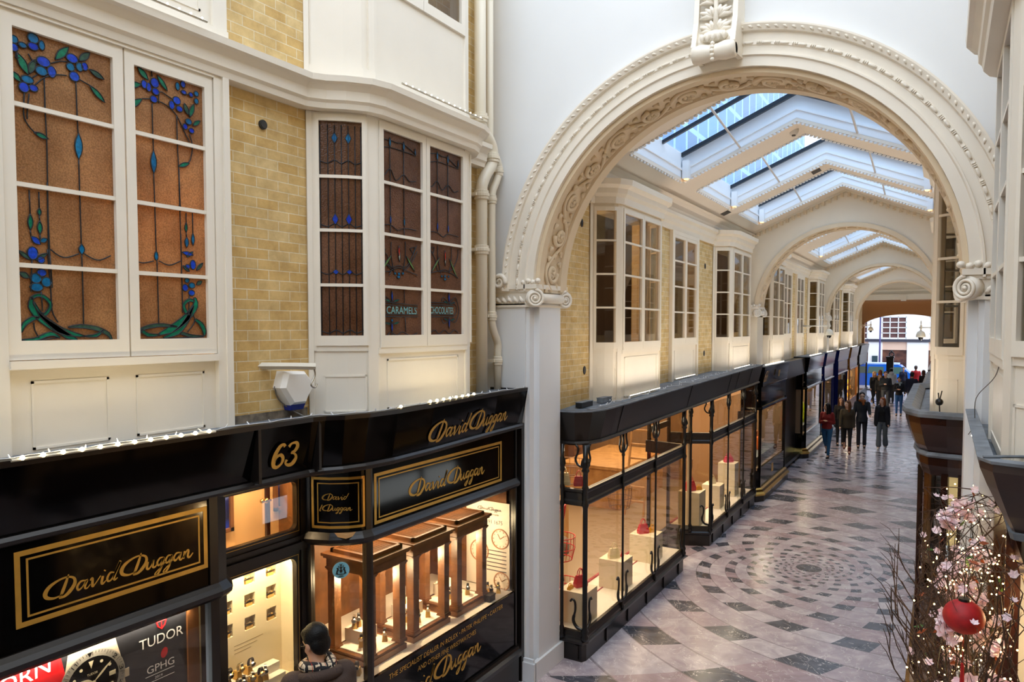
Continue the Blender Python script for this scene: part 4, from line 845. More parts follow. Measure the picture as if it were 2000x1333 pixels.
# storey above
UP = MB()
b = UP; P = FULL0
y = s_at_y(P, 1.5)
b.strip(P, s_at_y(P, 1.55), s_at_y(P, 3.31), 5.94, 9, 0, .05); b.strip(P, s_at_y(P, 3.2), s_at_y(P, 3.31), 5.94, 9, .05, .075)
recessed_panel(b, P, s_at_y(P, 1.9), s_at_y(P, 3.12), 6.1, 7.2, .05); b.strip(P, s_at_y(P, 1.55), s_at_y(P, 3.31), 5.94, 6.02, .05, .09)
tag(b.build('trim_upper_panel', WHITE), kind='structure')
BAYU = [(x-.02, y) for x, y in BAY0]
w4 = window((-4.1, 5, 5.94))
b = MB(); b.strip(BAYU, 0, None, 5.94, 6.78, -.06, 0); b.strip(BAYU, 0, None, 5.94, 6.06, 0, .03)
La, Lb = s_at_y(BAYU, 4.50), s_at_y(BAYU, 5.78)
b.strip(BAYU, La-.05, La+.03, 6.06, 8.6, 0, .02); b.strip(BAYU, Lb, Lb+.1, 6.06, 8.6, 0, .02); b.strip(BAYU, 0, .05, 6.06, 8.6, 0, .03)
b.strip(BAYU, 0, La-.05, 6.78, 8.6, -.06, 0); b.strip(BAYU, Lb+.1, None, 6.78, 8.6, -.06, 0); b.strip(BAYU, La, Lb, 8.5, 8.6, -.06, 0)
b.build('apron_panel', WHITE, w4)
m_ = (La+Lb)/2
for q in (0, 1): sash(w4, BAYU, (La+.03, m_+.003)[q], (m_-.003, Lb)[q], 6.78, 8.5, (7.2, 7.6, 8.05), -.02, .06, .09, .06)
for mir in (True,):
    b = MB(); b.strip(BAYU, 0, None, 5.94, 8.6, -.06, 0); tag(b.build('trim_upper_bay', WHITE, mirror=True), kind='structure')

PAINT[0] = CREAMW
# ---------------- arcade beyond: bays and flat windows on both sides
ZL1 = 3.03
BARS1 = (5.11, 4.68, 4.25)
def far_bay(y0, y1, mir, ret=True):
    p = [(XW1, y0), (-3.90, y0+.05), (-3.76, y0+.13), (-3.67, y0+.2), (-3.62, y0+.32), (-3.62, y1-.3), (-3.66, y1-.18), (-3.78, y1-.08), (XW1, y1)]
    w = window((mx(-3.7) if mir else -3.7, (y0+y1)/2, ZL1))
    bay(w, p, y0+.34, y1-.3, ZL1-.02, 5.62, 3.70, 5.52, BARS1, ret, mir)
    b = MB(); q = [(XW1, y0-.05)] + p[1:-1] + [(XW1, y1+.05)]
    b.sweep(q, [(-.1, 5.58), (.05, 5.58), (.055, 5.66), (.09, 5.7), (.1, 5.76), (.16, 5.80), (.17, 5.87), (-.1, 5.87)]); b.build('bay_cornice', CREAMW, w, mirror=mir)
    return w
def far_flat(y0, y1, mir):
    p = [(XW1, y0), (XW1, y1)]; w = window((mx(-3.9) if mir else -3.9, (y0+y1)/2, ZL1)); L = y1-y0; b = MB()
    for a, c, z0, z1 in ((0, .08, ZL1, 5.6), (L-.08, L, ZL1, 5.6), (.08, L-.08, 5.54, 5.6), (.08, L-.08, 3.68, 3.72)): b.strip(p, a, c, z0, z1, 0, .06)
    b.build('surround', CREAMW, w, mirror=mir); b = MB(); b.strip(p, .08, L-.08, ZL1, 3.69, 0, .03); recessed_panel(b, p, .2, L-.2, ZL1+.08, 3.6, .03); b.build('apron_panel', CREAMW, w, mirror=mir)
    sash(w, p, .08, L/2-.003, 3.72, 5.54, BARS1, .01, .05, .09, .05, mir=mir); sash(w, p, L/2+.003, L-.08, 3.72, 5.54, BARS1, .01, .05, .09, .05, mir=mir)
FB = [(8.44, 10.55), (14.12, 16.25), (17.95, 20.1), (25.45, 27.35), (29.5, 31.5), (34.5, 36.6)]
FF = [(11.56, 13.04), (21.0, 22.4), (23.2, 24.55)]
for mir in (False, True):
    for a, c in (FB if not mir else [(8.22, 10.3)]+FB[1:4]): far_bay(a, c, mir)
    for a, c in (FF if not mir else FF[:1]): far_flat(a, c, mir)
    for ya, yb in ((7.6, 16.78), (17.38, 28.02), (28.58, 38.32)):
        b = MB(); b.sweep([(XW1, ya), (XW1, yb)], [(-.02, 5.60), (.04, 5.60), (.05, 5.68), (.08, 5.72), (.09, 5.78), (.13, 5.82), (.13, 5.87), (-.02, 5.87)]); tag(b.build('trim_cornice', CREAMW, mirror=mir), kind='structure')
# warm lamps in the rooms behind the upper windows
point('upper_room_lamp', (-4.85, 2.85, 4.7), 34, (1, .72, .42), .1)
point('upper_room_lamp', (-5.3, 5.2, 4.2), 45, (1, .5, .28), .15)
for y, p_ in ((9.2, 90), (12.3, 8), (15.2, 10), (19.2, 5), (26, 5)): point('upper_room_lamp', (-5.2, y, 5.2), p_, (1, .72, .45), .1)
# a panelled column of the room behind the first clear bay
b = MB(); b.box(-4.75, -4.45, 9.2, 9.5, 3.1, 5.3); b.box(-4.8, -4.4, 9.15, 9.55, 5.3, 5.4); b.box(-4.8, -4.4, 9.15, 9.55, 3.6, 3.75)
for k in range(4): b.box(-4.44, -4.43, 9.23+.065*k, 9.27+.065*k, 3.8, 5.25)
t = tag(b.build('fluted_column', WOODL), 'pale timber fluted column in the room behind the nearest clear bay window', 'column')
# ================================================================ WATCH SHOP (near left)
FX = -4.04
SP0 = [(FX, -4.0), (FX, 2.98), (-4.06, 3.05), (-4.13, 3.1), (-4.3, 3.13), (-4.45, 3.14), (-4.45, 4.12), (-4.38, 4.14), (-4.24, 4.19), (-4.12, 4.28), (-4.06, 4.36), (FX, 4.44), (FX, 6.80), (-4.07, 6.85), (-4.2, 6.87), (-4.5, 6.88)]
sy = lambda y: s_at_y(SP0, y)
S_BOW1 = plen(SP0)[1]; S_REC0 = plen(SP0)[5]; S_REC1 = plen(SP0)[6]; S_C = plen(SP0)[11]; S_END = plen(SP0)[12]
shop = thing('shopfront', 'glossy black watch shop front with gilt signature signs and number 63, nearest on the left', 'shopfront', (-4.1, 3.5, 0))
FP0 = [(-4.06, -4), (-4.06, 3.78), (-4.02, 3.9), (-3.94, 4.02), (-3.88, 4.2), (-3.85, 4.5), (-3.87, 5.0), (-3.92, 5.6), (-3.97, 6.2), (-4.0, 6.84)]
b = MB(); b.sweep(FP0, [(-.04, 2.93), (0, 2.93), (.075, 3.32), (.03, 3.32), (.0, 3.28)]); b.prism([(-4.0, 6.84, 2.93), (-3.925, 6.84, 3.32), (-4.4, 6.84, 3.32), (-4.4, 6.84, 2.93)], (0, .03, 0)); b.build('fascia', BLACK, shop)
b = MB(); b.sweep(FP0, [(-.02, 2.885), (.012, 2.88), (.03, 2.895), (.034, 2.915), (.02, 2.935), (-.02, 2.935)]); b.sweep(FP0, [(.05, 3.30), (.085, 3.30), (.09, 3.335), (.045, 3.34)])
for y in (3.28, 3.83): b.box(-4.07, -3.97, y-.012, y+.012, 2.93, 3.30)
b.build('fascia_moulding', BLACKM, shop)
b = MB(); b.sweep(FP0, [(-.5, 3.27), (.06, 3.31), (.06, 3.325), (-.5, 3.285)]); b.build('lead_ledge', GREYMETAL, shop, label='grey lead covered ledge above the fascia')
b = MB(); b.sweep(FP0, [(-.45, 2.9), (-.01, 2.9), (-.01, 2.915), (-.45, 2.915)]); b.build('fascia_soffit', BLACKM, shop)
def facT(y): # point on leaning fascia face
    pass
# gilt writing on the fascia
lean = Vector((.075, 0, .39)).normalized()
b = MB(); digits(b, (-4.045+.02, 3.42, 3.01), UY, lean, .16, [NUM6, NUM3]); b.build('number', GOLD, shop, label='gilt number 63 on the fascia')
b = MB(); q0 = Vector((-3.865+.018, 4.98, 2.985)); q1 = Vector((-3.98+.026, 6.5, 3.02)); david_duggan(b, q0+Vector((.0, 0, 0)), (q1-q0).normalized(), lean, 1.5); 
for v in b.v: pass
b.build('fascia_lettering', GOLD, shop, label='gilt signature lettering David Duggan on the fascia')
# sign boards between fascia and rail
b = MB(); b.strip(SP0, 0, None, 2.31, 2.9, -.03, 0)
b.f = b.f; b.build('sign_board', BLACK, shop) if False else None
b = MB(); b.strip(SP0, 0, S_REC0-.3, 2.31, 2.9, -.03, 0); b.strip(SP0, S_REC1+.0, None, 2.31, 2.9, -.03, 0); b.build('sign_board', BLACK, shop)
b = MB(); PR = [(-.04, 2.22), (.02, 2.225), (.045, 2.25), (.05, 2.28), (.03, 2.305), (.012, 2.33), (-.04, 2.33)]
b.sweep(SP0, PR, 0, S_REC0-.25); b.sweep(SP0, PR, S_REC1+.0, None); b.build('rail', BLACKM, shop)
yf = FX+.003
for y0, w, h, z in ((1.79, 1.12, .40, 2.45), (4.49, 2.01, .43, 2.35)):
    sb = MB()
    rect_frame(sb, (yf, y0, z), UY, UZ, w, h, .028); rect_frame(sb, (yf, y0+.055, z+.045), UY, UZ, w-.11, h-.09, .011)
    sb.build('gilt_border', GOLD, shop)
for q_, w_ in (((yf, 1.93, 2.55), .88), ((yf, 4.95, 2.49), 1.22)): b = MB(); david_duggan(b, q_, UY, UZ, w_); b.build('sign_lettering', GOLD, shop, label='gilt signature lettering David Duggan on the %s sign board' % ('left' if w_ < 1 else 'bow window'))
b = MB()     # curved corner sign
c0, c1 = S_REC1+.06, S_C-.05
for z0, z1 in ((2.36, 2.382), (2.76, 2.782)): b.strip(SP0, c0, c1, z0, z1, .001, .004)
for z0, z1 in ((2.405, 2.414), (2.726, 2.735)): b.strip(SP0, c0+.05, c1-.05, z0, z1, .001, .004)
for s in (c0, c1-.02): b.strip(SP0, s, s+.02, 2.36, 2.78, .001, .004)
for s in (c0+.05, c1-.06): b.strip(SP0, s, s+.009, 2.405, 2.735, .001, .004)
b.build('corner_border', GOLD, shop)
qa = cut(SP0, c0+.1, c0+.11)[0]; qb = cut(SP0, c1-.1, c1-.09)[0]; d_ = Vector((qb[0]-qa[0], qb[1]-qa[1], 0)); nn = Vector((d_.y, -d_.x, 0)).normalized()*.03
b = MB(); o_ = Vector((qa[0], qa[1], 2.60))+nn; david_duggan(b, o_, d_.normalized(), UZ, d_.length*.9, 0); david_duggan(b, o_-Vector((0, 0, .09)), d_.normalized(), UZ, d_.length, 1); b.build('corner_lettering', GOLD, shop)
# posts
for s0, s1 in ((S_C-.045, S_C+.02), (S_END-.02, None), (S_REC1-.06, S_REC1+.05), (S_BOW1-.06, S_BOW1+.2)): b = MB(); b.strip(SP0, s0, s1, .40, 2.9, -.05, .012); b.build('post', BLACKM, shop)
b = MB(); b.box(-4.45, -4.0, 6.86, 6.94, 0, 2.93); b.build('end_board', BLACKM, shop)
b = MB(); b.strip(SP0, 0, S_REC0-.2, .40, .62, -.03, 0); b.strip(SP0, S_REC1, None, .42, 1.05, -.03, 0); b.build('stall_riser', BLACK, shop)
b = MB(); PR = [(-.04, .33), (.07, .33), (.075, .38), (.04, .40), (.03, .43), (-.04, .43)]
b.sweep(SP0, PR, 0, S_REC0-.2); b.sweep(SP0, PR, S_REC1, None); b.strip(SP0, 0, S_REC0-.2, 0, .34, -.04, .035); b.strip(SP0, S_REC1, None, 0, .34, -.04, .035); b.build('plinth', BLACKM, shop)
b = MB(); add_text(b, 'THE SPECIALIST DEALER IN ROLEX \u2022 PATEK PHILIPPE \u2022 CARTIER', (yf, 4.66, .955), UY, UZ, 1.86, .045, .1); b.build('riser_lettering', GOLD, shop); b = MB(); add_text(b, 'AND OTHER FINE WRISTWATCHES', (yf, 5.05, .865), UY, UZ, .95, .045, .1)
b.build('riser_lettering', GOLD, shop); b = MB(); david_duggan(b, (yf, 4.6, .66), UY, UZ, 1.5); b.build('riser_signature', GOLD, shop)
b = MB(); b.strip(SP0, S_REC1+.05, S_C-.045, 1.05, 2.23, -.02, -.012); b.strip(SP0, S_C+.02, S_END-.02, 1.05, 2.23, -.02, -.012); b.build('glass_pane', PANE, shop)
b = MB(); b.strip(SP0, 0, S_BOW1-.06, .62, 2.23, -.02, -.012); b.build('glass_pane', PANE, shop)
# round blue-grey crest disc on the corner glass
cq = cut(SP0, S_REC1+.3, S_REC1+.31)[0]; cn = Vector((.78, -.62, 0)).normalized(); cu_ = Vector((.62, .78, 0)); cc_ = Vector((cq[0], cq[1], 2.02))+cn*.01
b = MB(); b.cyl(cc_, cc_+cn*.004, .068, .068, 28); crest = b.build('crest_sticker', mat('pale_blue_vinyl', '#7fc4dc', .5), shop, label='round pale blue sticker with a coat of arms')
b = MB()
def dab(x, z, rx, rz, a=0): b.prism([cc_+cn*.005+cu_*(x+p.x)+Vector((0, 0, z+p.y)) for p in ell((0, 0), rx, rz, a, 8)], cn*.002)
dab(0, -.005, .012, .016); dab(0, -.005, .006, .012)
for sg in (-1, 1):
    dab(sg*.03, -.005, .007, .024, sg*.3); dab(sg*.027, .018, .009, .007); dab(sg*.036, -.026, .01, .004); dab(sg*.022, .008, .012, .004, sg*.8); dab(sg*.018, .03, .013, .003, sg*1.2); dab(sg*.03, -.02, .004, .012, -sg*.5)
dab(0, .022, .01, .012); dab(0, .044, .018, .003, .7); dab(0, .044, .018, .003, -.7); dab(0, -.032, .035, .004); dab(0, -.045, .02, .002); dab(0, -.051, .025, .002)
b.build('coat_of_arms', mat('dark_print', '#2b2a22', .5), crest)
# ---------------- recessed window between the bows
RX = -4.45
b = MB()
def framewin(b, x, y0, y1, z0, z1, Y0, Y1, Z0, Z1, r, th=.05):
    """black panel with a round cornered opening"""
    b.box(x-th, x, Y0, y0, Z0, Z1); b.box(x-th, x, y1, Y1, Z0, Z1); b.box(x-th, x, y0, y1, Z0, z0); b.box(x-th, x, y0, y1, z1, Z1)
    for cy, cz, a0 in ((y0, z0, pi), (y1, z0, -pi/2), (y1, z1, 0), (y0, z1, pi/2)):
        sy_, sz_ = (1 if cy == y0 else -1), (1 if cz == z0 else -1)
        c = (cy+sy_*r, cz+sz_*r); loop = [(cy, cz)] + [(c[0]+r*cos(a0+pi/2*k/6), c[1]+r*sin(a0+pi/2*k/6)) for k in range(7)]
        b.prism([(x-th, p[0], p[1]) for p in loop], (th, 0, 0))
framewin(b, RX, 3.30, 4.03, 2.37, 2.76, 3.14, 4.13, 2.27, 2.92, .05)
framewin(b, RX, 3.30, 4.02, .6, 2.14, 3.14, 4.13, 0, 2.27, .07)
b.build('recess_panel', BLACKM, shop)
b = MB(); b.box(RX-.05, RX+.03, 3.14, 4.13, 2.2, 2.26); b.box(RX, RX+.02, 3.2, 4.1, 2.28, 2.31); b.build('recess_rail', BLACKM, shop)
b = MB(); b.box(RX-.035, RX-.03, 3.28, 4.04, .58, 2.16); b.box(RX-.035, RX-.03, 3.28, 4.05, 2.35, 2.78); b.build('glass_pane', PANE, shop)
for z0, z1, y0, y1 in ((.6, 2.14, 3.30, 4.02), (2.37, 2.76, 3.30, 4.03)):
    b = MB(); rect_frame(b, (RX+.002, y0-.02, z0-.02), UY, UZ, y1-y0+.04, z1-z0+.04, .004); b.build('gilt_line', GOLD, shop)
# ---------------- watch display behind the recessed window
BXW = -4.72
dc = thing('display_cabinet', 'cream lined cabinet with square niches holding watches, behind the recessed window', 'display cabinet', (-4.7, 3.7, .6))
b = MB(); cols = [3.56, 3.775, 3.99]; rows = [2.0, 1.815, 1.63]; h = .052
ys_b = [2.95] + [v for c in ([3.345]+cols) for v in (c-h, c+h)] + [4.3]; zs_b = [.9, rows[2]-h, rows[2]+h, rows[1]-h, rows[1]+h, rows[0]-h, rows[0]+h, 2.24]
for i in range(len(ys_b)-1):
    for j in range(len(zs_b)-1):
        if i % 2 == 1 and j % 2 == 1: b.box(BXW-.07, BXW-.06, ys_b[i], ys_b[i+1], zs_b[j], zs_b[j+1])
        else: b.box(BXW-.06, BXW, ys_b[i], ys_b[i+1], zs_b[j], zs_b[j+1])
b.build('niche_wall', CREAMIN, dc)
b = MB(); b.box(BXW, RX-.06, 2.95, 4.11, 1.0, 1.12); b.box(BXW, RX-.06, 2.95, 4.11, 2.2, 2.24); b.box(BXW, RX-.06, 4.09, 4.11, 1.1, 2.24); b.box(BXW, RX-.06, 2.95, 2.97, 1.1, 2.24); b.build('lining', CREAMIN, dc)
b = MB(); b.box(BXW+.02, BXW+.1, 3.3, 3.98, 1.12, 1.26); b.box(BXW+.1, BXW+.17, 3.3, 3.98, 1.12, 1.19); b.build('white_step', mat('white_card', '#f0ebe0', .6), dc)
b = MB()
for k in range(3): b.box(BXW, BXW+.001, 3.62, 3.9-.06*k, 1.49-.03*k, 1.494-.03*k)
b.build('price_notice', mat('faint_ink', '#9a8a6a', .7), dc)
area('niche_light', (-4.56, 3.65, 2.18), (0, radians(-12), 0), .16, .9, 18, (1, .82, .54))
# upper picture wall
b = MB(); b.box(-4.80, -4.78, 2.9, 4.45, 2.24, 2.92); b.box(-4.8, RX-.05, 4.3, 4.32, 2.24, 2.92); b.build('backing_wall', mat('warm_beige', '#d8ae78', .7), dc)
area('transom_light', (-4.56, 3.65, 2.88), (0, radians(-15), 0), .12, 1.0, 16, (1, .74, .45))
def blue_pic(y0, y1, z0, z1, label):
    t = thing('framed_picture', label, 'picture', (-4.76, (y0+y1)/2, z0)); b = MB()
    for q in ((y0, y1, z0, z0+.03), (y0, y1, z1-.03, z1), (y0, y0+.03, z0, z1), (y1-.03, y1, z0, z1)): b.box(-4.775, -4.745, *q)
    b.build('frame', WOOD, t); b = MB(); b.box(-4.775, -4.765, y0+.02, y1-.02, z0+.02, z1-.02)
    m = bpy.data.materials.get('blue_photo')
    if not m:
        m = mat('blue_photo', '#101a70', .25); n = m.node_tree.nodes; l = m.node_tree.links; g = n.new('ShaderNodeNewGeometry'); s = n.new('ShaderNodeSeparateXYZ'); r = n.new('ShaderNodeValToRGB'); mr = n.new('ShaderNodeMapRange')
        l.new(g.outputs['Position'], s.inputs[0]); l.new(s.outputs['Z'], mr.inputs['Value']); mr.inputs['From Min'].default_value = 2.4; mr.inputs['From Max'].default_value = 2.75; l.new(mr.outputs[0], r.inputs['Fac'])
        e = r.color_ramp.elements; e[0].color = lin('#2a50ff'); e[1].color = lin('#9db4ff'); k = e.new(.3); k.color = lin('#0a0f40'); k = e.new(.7); k.color = lin('#141c60'); l.new(r.outputs[0], n['Principled BSDF'].inputs['Base Color'])
    b.build('photograph', m, t); b = MB(); yc, zc_ = (y0+y1)/2, (z0+z1)/2
    b.prism([(-4.764, p.x, p.y) for p in ell((yc-.03, zc_+.06), .05, .06)], (.003, 0, 0)); b.prism([(-4.764, p.x, p.y) for p in ell((yc+.01, zc_-.04), .045, .06, .4)], (.003, 0, 0))
    for k in range(5): b.tube([(-4.762, yc-.06+.02*k, zc_+.1), (-4.76, yc-.02+.015*k, zc_-.1)], .004, 5)
    b.build('watch_print', mat('silver_print', '#c9cdd6', .3), t)
blue_pic(3.30, 3.66, 2.40, 2.78, 'framed photo of a silver watch on glowing blue, left of the brass lamp bar'); blue_pic(4.07, 4.34, 2.46, 2.82, 'framed blue watch photo at the right edge of the transom window')
b = MB(); b.cyl((-4.68, 3.93, 2.24), (-4.68, 3.93, 2.9), .022, .022, 10); t = thing('lamp_bar', 'dark upright bar with a brass knuckle between the two blue pictures', 'lamp', (-4.68, 3.93, 2.24)); b.build('bar', MAHOG, t)
b = MB(); b.ball((-4.67, 3.87, 2.6), .018); b.tube([(-4.67, 3.87, 2.6), (-4.67, 3.96, 2.59)], .008, 8); b.cyl((-4.66, 3.9, 2.6), (-4.64, 3.9, 2.6), .02, .02, 10); b.build('brass_joint', BRASS, t, smooth=True)

# ---------------- wristwatches on stands (one of each kind, then copies)
def make_watch(kind, loc):
    r = thing('wristwatch', '', 'wristwatch', loc); dark = kind % 2
    b = MB(); b.T = Matrix.Translation(loc); b.loft([[(x*s, y*s*.8, z) for x, y in ((-1, -1), (1, -1), (1, 1), (-1, 1))] for s, z in ((.024, 0), (.017, .05))]); b.build('stand', mat('gold_card', '#c9a35a', .5), r)
    b = MB(); b.T = Matrix.Translation(loc) @ Matrix.Rotation(radians(25), 4, 'Y'); n = 20
    P = [(.024*cos(2*pi*k/n)*.8-.01, 0, .078+.033*sin(2*pi*k/n)) for k in range(n)]
    for k in range(n):
        a, c = P[k], P[(k+1) % n]; b.loft([[(a[0], -.009, a[2]), (a[0], .009, a[2]), (a[0]*.86, .009, .078+(a[2]-.078)*.9), (a[0]*.86, -.009, .078+(a[2]-.078)*.9)], [(c[0], -.009, c[2]), (c[0], .009, c[2]), (c[0]*.86, .009, .078+(c[2]-.078)*.9), (c[0]*.86, -.009, .078+(c[2]-.078)*.9)]])
    b.build('strap', mat('dark_strap', '#1c130e', .5) if dark else mat('steel', '#b9b6ae', .25, metal=1), r)
    b = MB(); b.T = Matrix.Translation(loc) @ Matrix.Rotation(radians(25), 4, 'Y'); b.cyl((.008, 0, .08), (.017, 0, .08), .019, .018, 16); c = b.build('case', mat('gold_case', '#c9a566', .2, metal=1) if kind in (1, 2) else mat('steel', '#b9b6ae', .25, metal=1), r)
    b = MB(); b.T = Matrix.Translation(loc) @ Matrix.Rotation(radians(25), 4, 'Y'); b.cyl((.0165, 0, .08), (.0178, 0, .08), .0145, .0145, 16); b.build('dial', mat('dark_dial', '#101015', .2) if kind in (0, 3) else mat('white_dial', '#f3f0e6', .4), c)
    return r
protos = [make_watch(k, (-4.66, 3.4+.1*k, 1.26)) for k in range(4)]
for p in protos: p.scale = (1.3, 1.3, 1.3)
G1 = ('wristwatch on a small gold stand at the foot of the cream niche wall', 'watches at the foot of the niche wall')
for k, p in enumerate(protos): p['label'], p['group'] = G1
for k in range(10):
    dup(protos[(k*3+1) % 4], (-4.66 + (.0 if k % 2 else .02), 3.36+.065*k+.0, 1.26) if k < 3 else (-4.585, 3.33+.068*(k-2), 1.19), radians(-40+15*(k % 3)), None, *G1)
def niche_watch(y, z):
    r = thing('wristwatch', '', 'wristwatch', (BXW-.03, y, z-h)); b = MB(); L = (BXW-.03, y, z-h)
    b.T = Matrix.Translation(L); b.box(-.025, .025, -.03, .03, 0, .026); b.build('cushion', mat('gold_card', '#c9a35a', .5), r)
    b = MB(); b.T = Matrix.Translation(L) @ Matrix.Translation((.01, 0, .04)) @ Matrix.Rotation(radians(-30), 4, 'Y'); b.cyl((0, 0, -.004), (0, 0, .006), .026, .026, 14); b.build('case', mat('gold_case', '#c9a566', .2, metal=1), r)
    b = MB(); b.T = Matrix.Translation(L) @ Matrix.Translation((.01, 0, .04)) @ Matrix.Rotation(radians(-30), 4, 'Y'); b.cyl((0, 0, .006), (0, 0, .0075), .02, .02, 14); b.build('dial', mat('white_dial', '#f3f0e6', .4), r)
    b = MB(); b.T = Matrix.Translation(L) @ Matrix.Translation((.01, 0, .035)) @ Matrix.Rotation(radians(-30), 4, 'Y'); b.box(-.014, .014, -.046, .046, -.006, .001) ; b.build('strap', mat('dark_strap', '#1c130e', .5), r)
    return r
nw = None; names_r = ('top', 'middle', 'bottom'); names_c = ('far left', 'left', 'middle', 'right')
for i, z in enumerate(rows):
    for j, y in enumerate([3.345]+cols):
        lb = 'wristwatch in the square niche of the %s row, %s column' % (names_r[i], names_c[j])
        if nw is None: nw = niche_watch(y, z); nw['label'] = lb; nw['group'] = 'watches in the wall niches'
        else: dup(nw, (BXW-.03, y, z-h), None, None, lb, 'watches in the wall niches')

# ---------------- bow window interior: three temple shaped cases
IN = struct('trim_window_bed', (-4.4, 5.5, 1.0))
b = MB(); b.box(-5.3, FX-.03, 4.14, 6.83, .98, 1.05); b.build('window_bed', mat('white_card', '#f0ebe0', .6), IN)
b = MB(); b.box(-5.3, -5.2, 4.1, 6.85, 1.05, 2.9); b.box(-5.3, -4.15, 6.78, 6.83, 1.05, 2.9); b.box(-5.3, -4.5, 4.13, 4.16, 1.05, 2.9); b.build('backing_wall', WOOD, IN)
b = MB(); b.box(-5.3, -4.08, 4.2, 6.83, 2.3, 2.33); b.build('window_ceiling', mat('warm_beige', '#d8ae78', .7), IN)
def temple(loc, W_, D_, H_, label):
    r = thing('display_case', label, 'display case', loc, 0, 'temple shaped watch cases'); x, y, z = loc
    b = MB(); b.box(x-D_/2, x+D_/2, y-W_/2, y+W_/2, z, z+.05); b.box(x-D_/2+.015, x+D_/2-.015, y-W_/2+.015, y+W_/2-.015, z+.05, z+.075); b.build('base', WOOD, r)
    b = MB(); b.box(x-D_/2+.05, x+D_/2-.05, y-W_/2+.06, y+W_/2-.06, z+.075, z+.085); b.box(x-D_/2+.03, x-.02, y-.06, y+W_/2-.1, z+.085, z+.2); b.build('cream_bed', mat('white_card', '#f0ebe0', .6), r)
    for sx in (-1, 1):
        for sy_ in (-1, 1):
            cx_, cy_ = x+sx*(D_/2-.045), y+sy_*(W_/2-.05); b = MB(); w = .04
            b.box(cx_-w, cx_+w, cy_-w, cy_+w, z+.075, z+H_-.16)
            for q, e in ((z+.075, .012), (z+.09, .008)): b.box(cx_-w-e, cx_+w+e, cy_-w-e, cy_+w+e, q, q+.02)
            for q, e in ((z+H_-.19, .008), (z+H_-.175, .016)): b.box(cx_-w-e, cx_+w+e, cy_-w-e, cy_+w+e, q, q+.016)
            b.build('column', WOOD, r)
    b = MB(); b.box(x-D_/2, x+D_/2, y-W_/2, y+W_/2, z+H_-.17, z+H_-.08); b.box(x-D_/2-.02, x+D_/2+.02, y-W_/2-.02, y+W_/2+.02, z+H_-.08, z+H_-.06); b.box(x-D_/2-.035, x+D_/2+.035, y-W_/2-.035, y+W_/2+.035, z+H_-.06, z+H_-.035); b.build('entablature', WOOD, r)
    b = MB(); u, v = D_/2-.02, W_/2-.03
    for q in ((x-u, x+u, y-v, y-v+.03), (x-u, x+u, y+v-.03, y+v), (x-u, x-u+.03, y-v, y+v), (x+u-.03, x+u, y-v, y+v)): b.box(*q, z+H_-.035, z+H_)
    b.build('lid_frame', WOOD, r); b = MB(); b.box(x-u+.03, x+u-.03, y-v+.03, y+v-.03, z+H_-.036, z+H_-.033); b.build('lid_well', mat('dark_wood_well', '#2a150a', .6), r); b = MB()
    for k in range(16): yy = y-v+.04+(2*v-.08)*k/15; b.box(x-u+.03, x+u-.03, yy-.004, yy+.004, z+H_-.03, z+H_-.012)
    b.build('lid_grille', WOOD, r)
    return r
for k, (y0, y1, l_) in enumerate(((4.56, 5.06, 'wooden temple shaped watch case nearest the curved corner pane'), (5.16, 5.74, 'middle one of the three wooden temple shaped watch cases'), (5.86, 6.42, 'farthest wooden temple shaped watch case, beside the white poster'))):
    temple((-4.42, (y0+y1)/2, 1.05), y1-y0, .5, .98, l_)
    point('case_lamp', (-4.42, (y0+y1)/2, 1.68), 22, (1, .82, .52), .04)
G2 = [('wristwatch on a gold stand inside the first temple case', 'watches in the first temple case'), ('wristwatch on a gold stand inside the middle temple case', 'watches in the middle temple case'), ('wristwatch on a gold stand inside the far temple case', 'watches in the far temple case')]
for k, yc in enumerate((4.81, 5.45, 6.14)):
    for j in range(6):
        dup(protos[(j+k) % 4], (-4.50+.1*(j % 3)-.02, yc-.13+.05*j, 1.135 if j % 3 else 1.25+0*j) if not (j % 3 == 0) else (-4.56, yc-.02+.04*j*.5, 1.25), radians(-50), None, *G2[k])
for j, (x, y) in enumerate(((-4.2, 6.55), (-4.28, 6.6), (-4.18, 6.66))): dup(protos[j], (x, y, 1.05), radians(-60), None, 'wristwatch standing on the white window bed in front of the poster', 'watches before the poster')
for j in range(4): dup(protos[j], (-4.2, 4.27+.06*j, 1.05), radians(-60), None, 'wristwatch on a gold stand on the bed behind the curved corner pane', 'watches behind the curved pane')
t = thing('ring_box', 'small black box standing on the white bed beside the poster', 'box', (-4.13, 6.42, 1.05)); b = MB(); b.box(-4.17, -4.10, 6.36, 6.47, 1.05, 1.11); b.build('body', mat('dark_plastic2', '#15181c', .4), t); b = MB(); b.box(-4.175, -4.095, 6.355, 6.475, 1.11, 1.125); b.build('lid', mat('dark_plastic2', '#15181c', .4), t)
area('bow_light', (-4.5, 5.5, 2.27), (0, 0, 0), .3, 2.2, 26, (1, .80, .54))
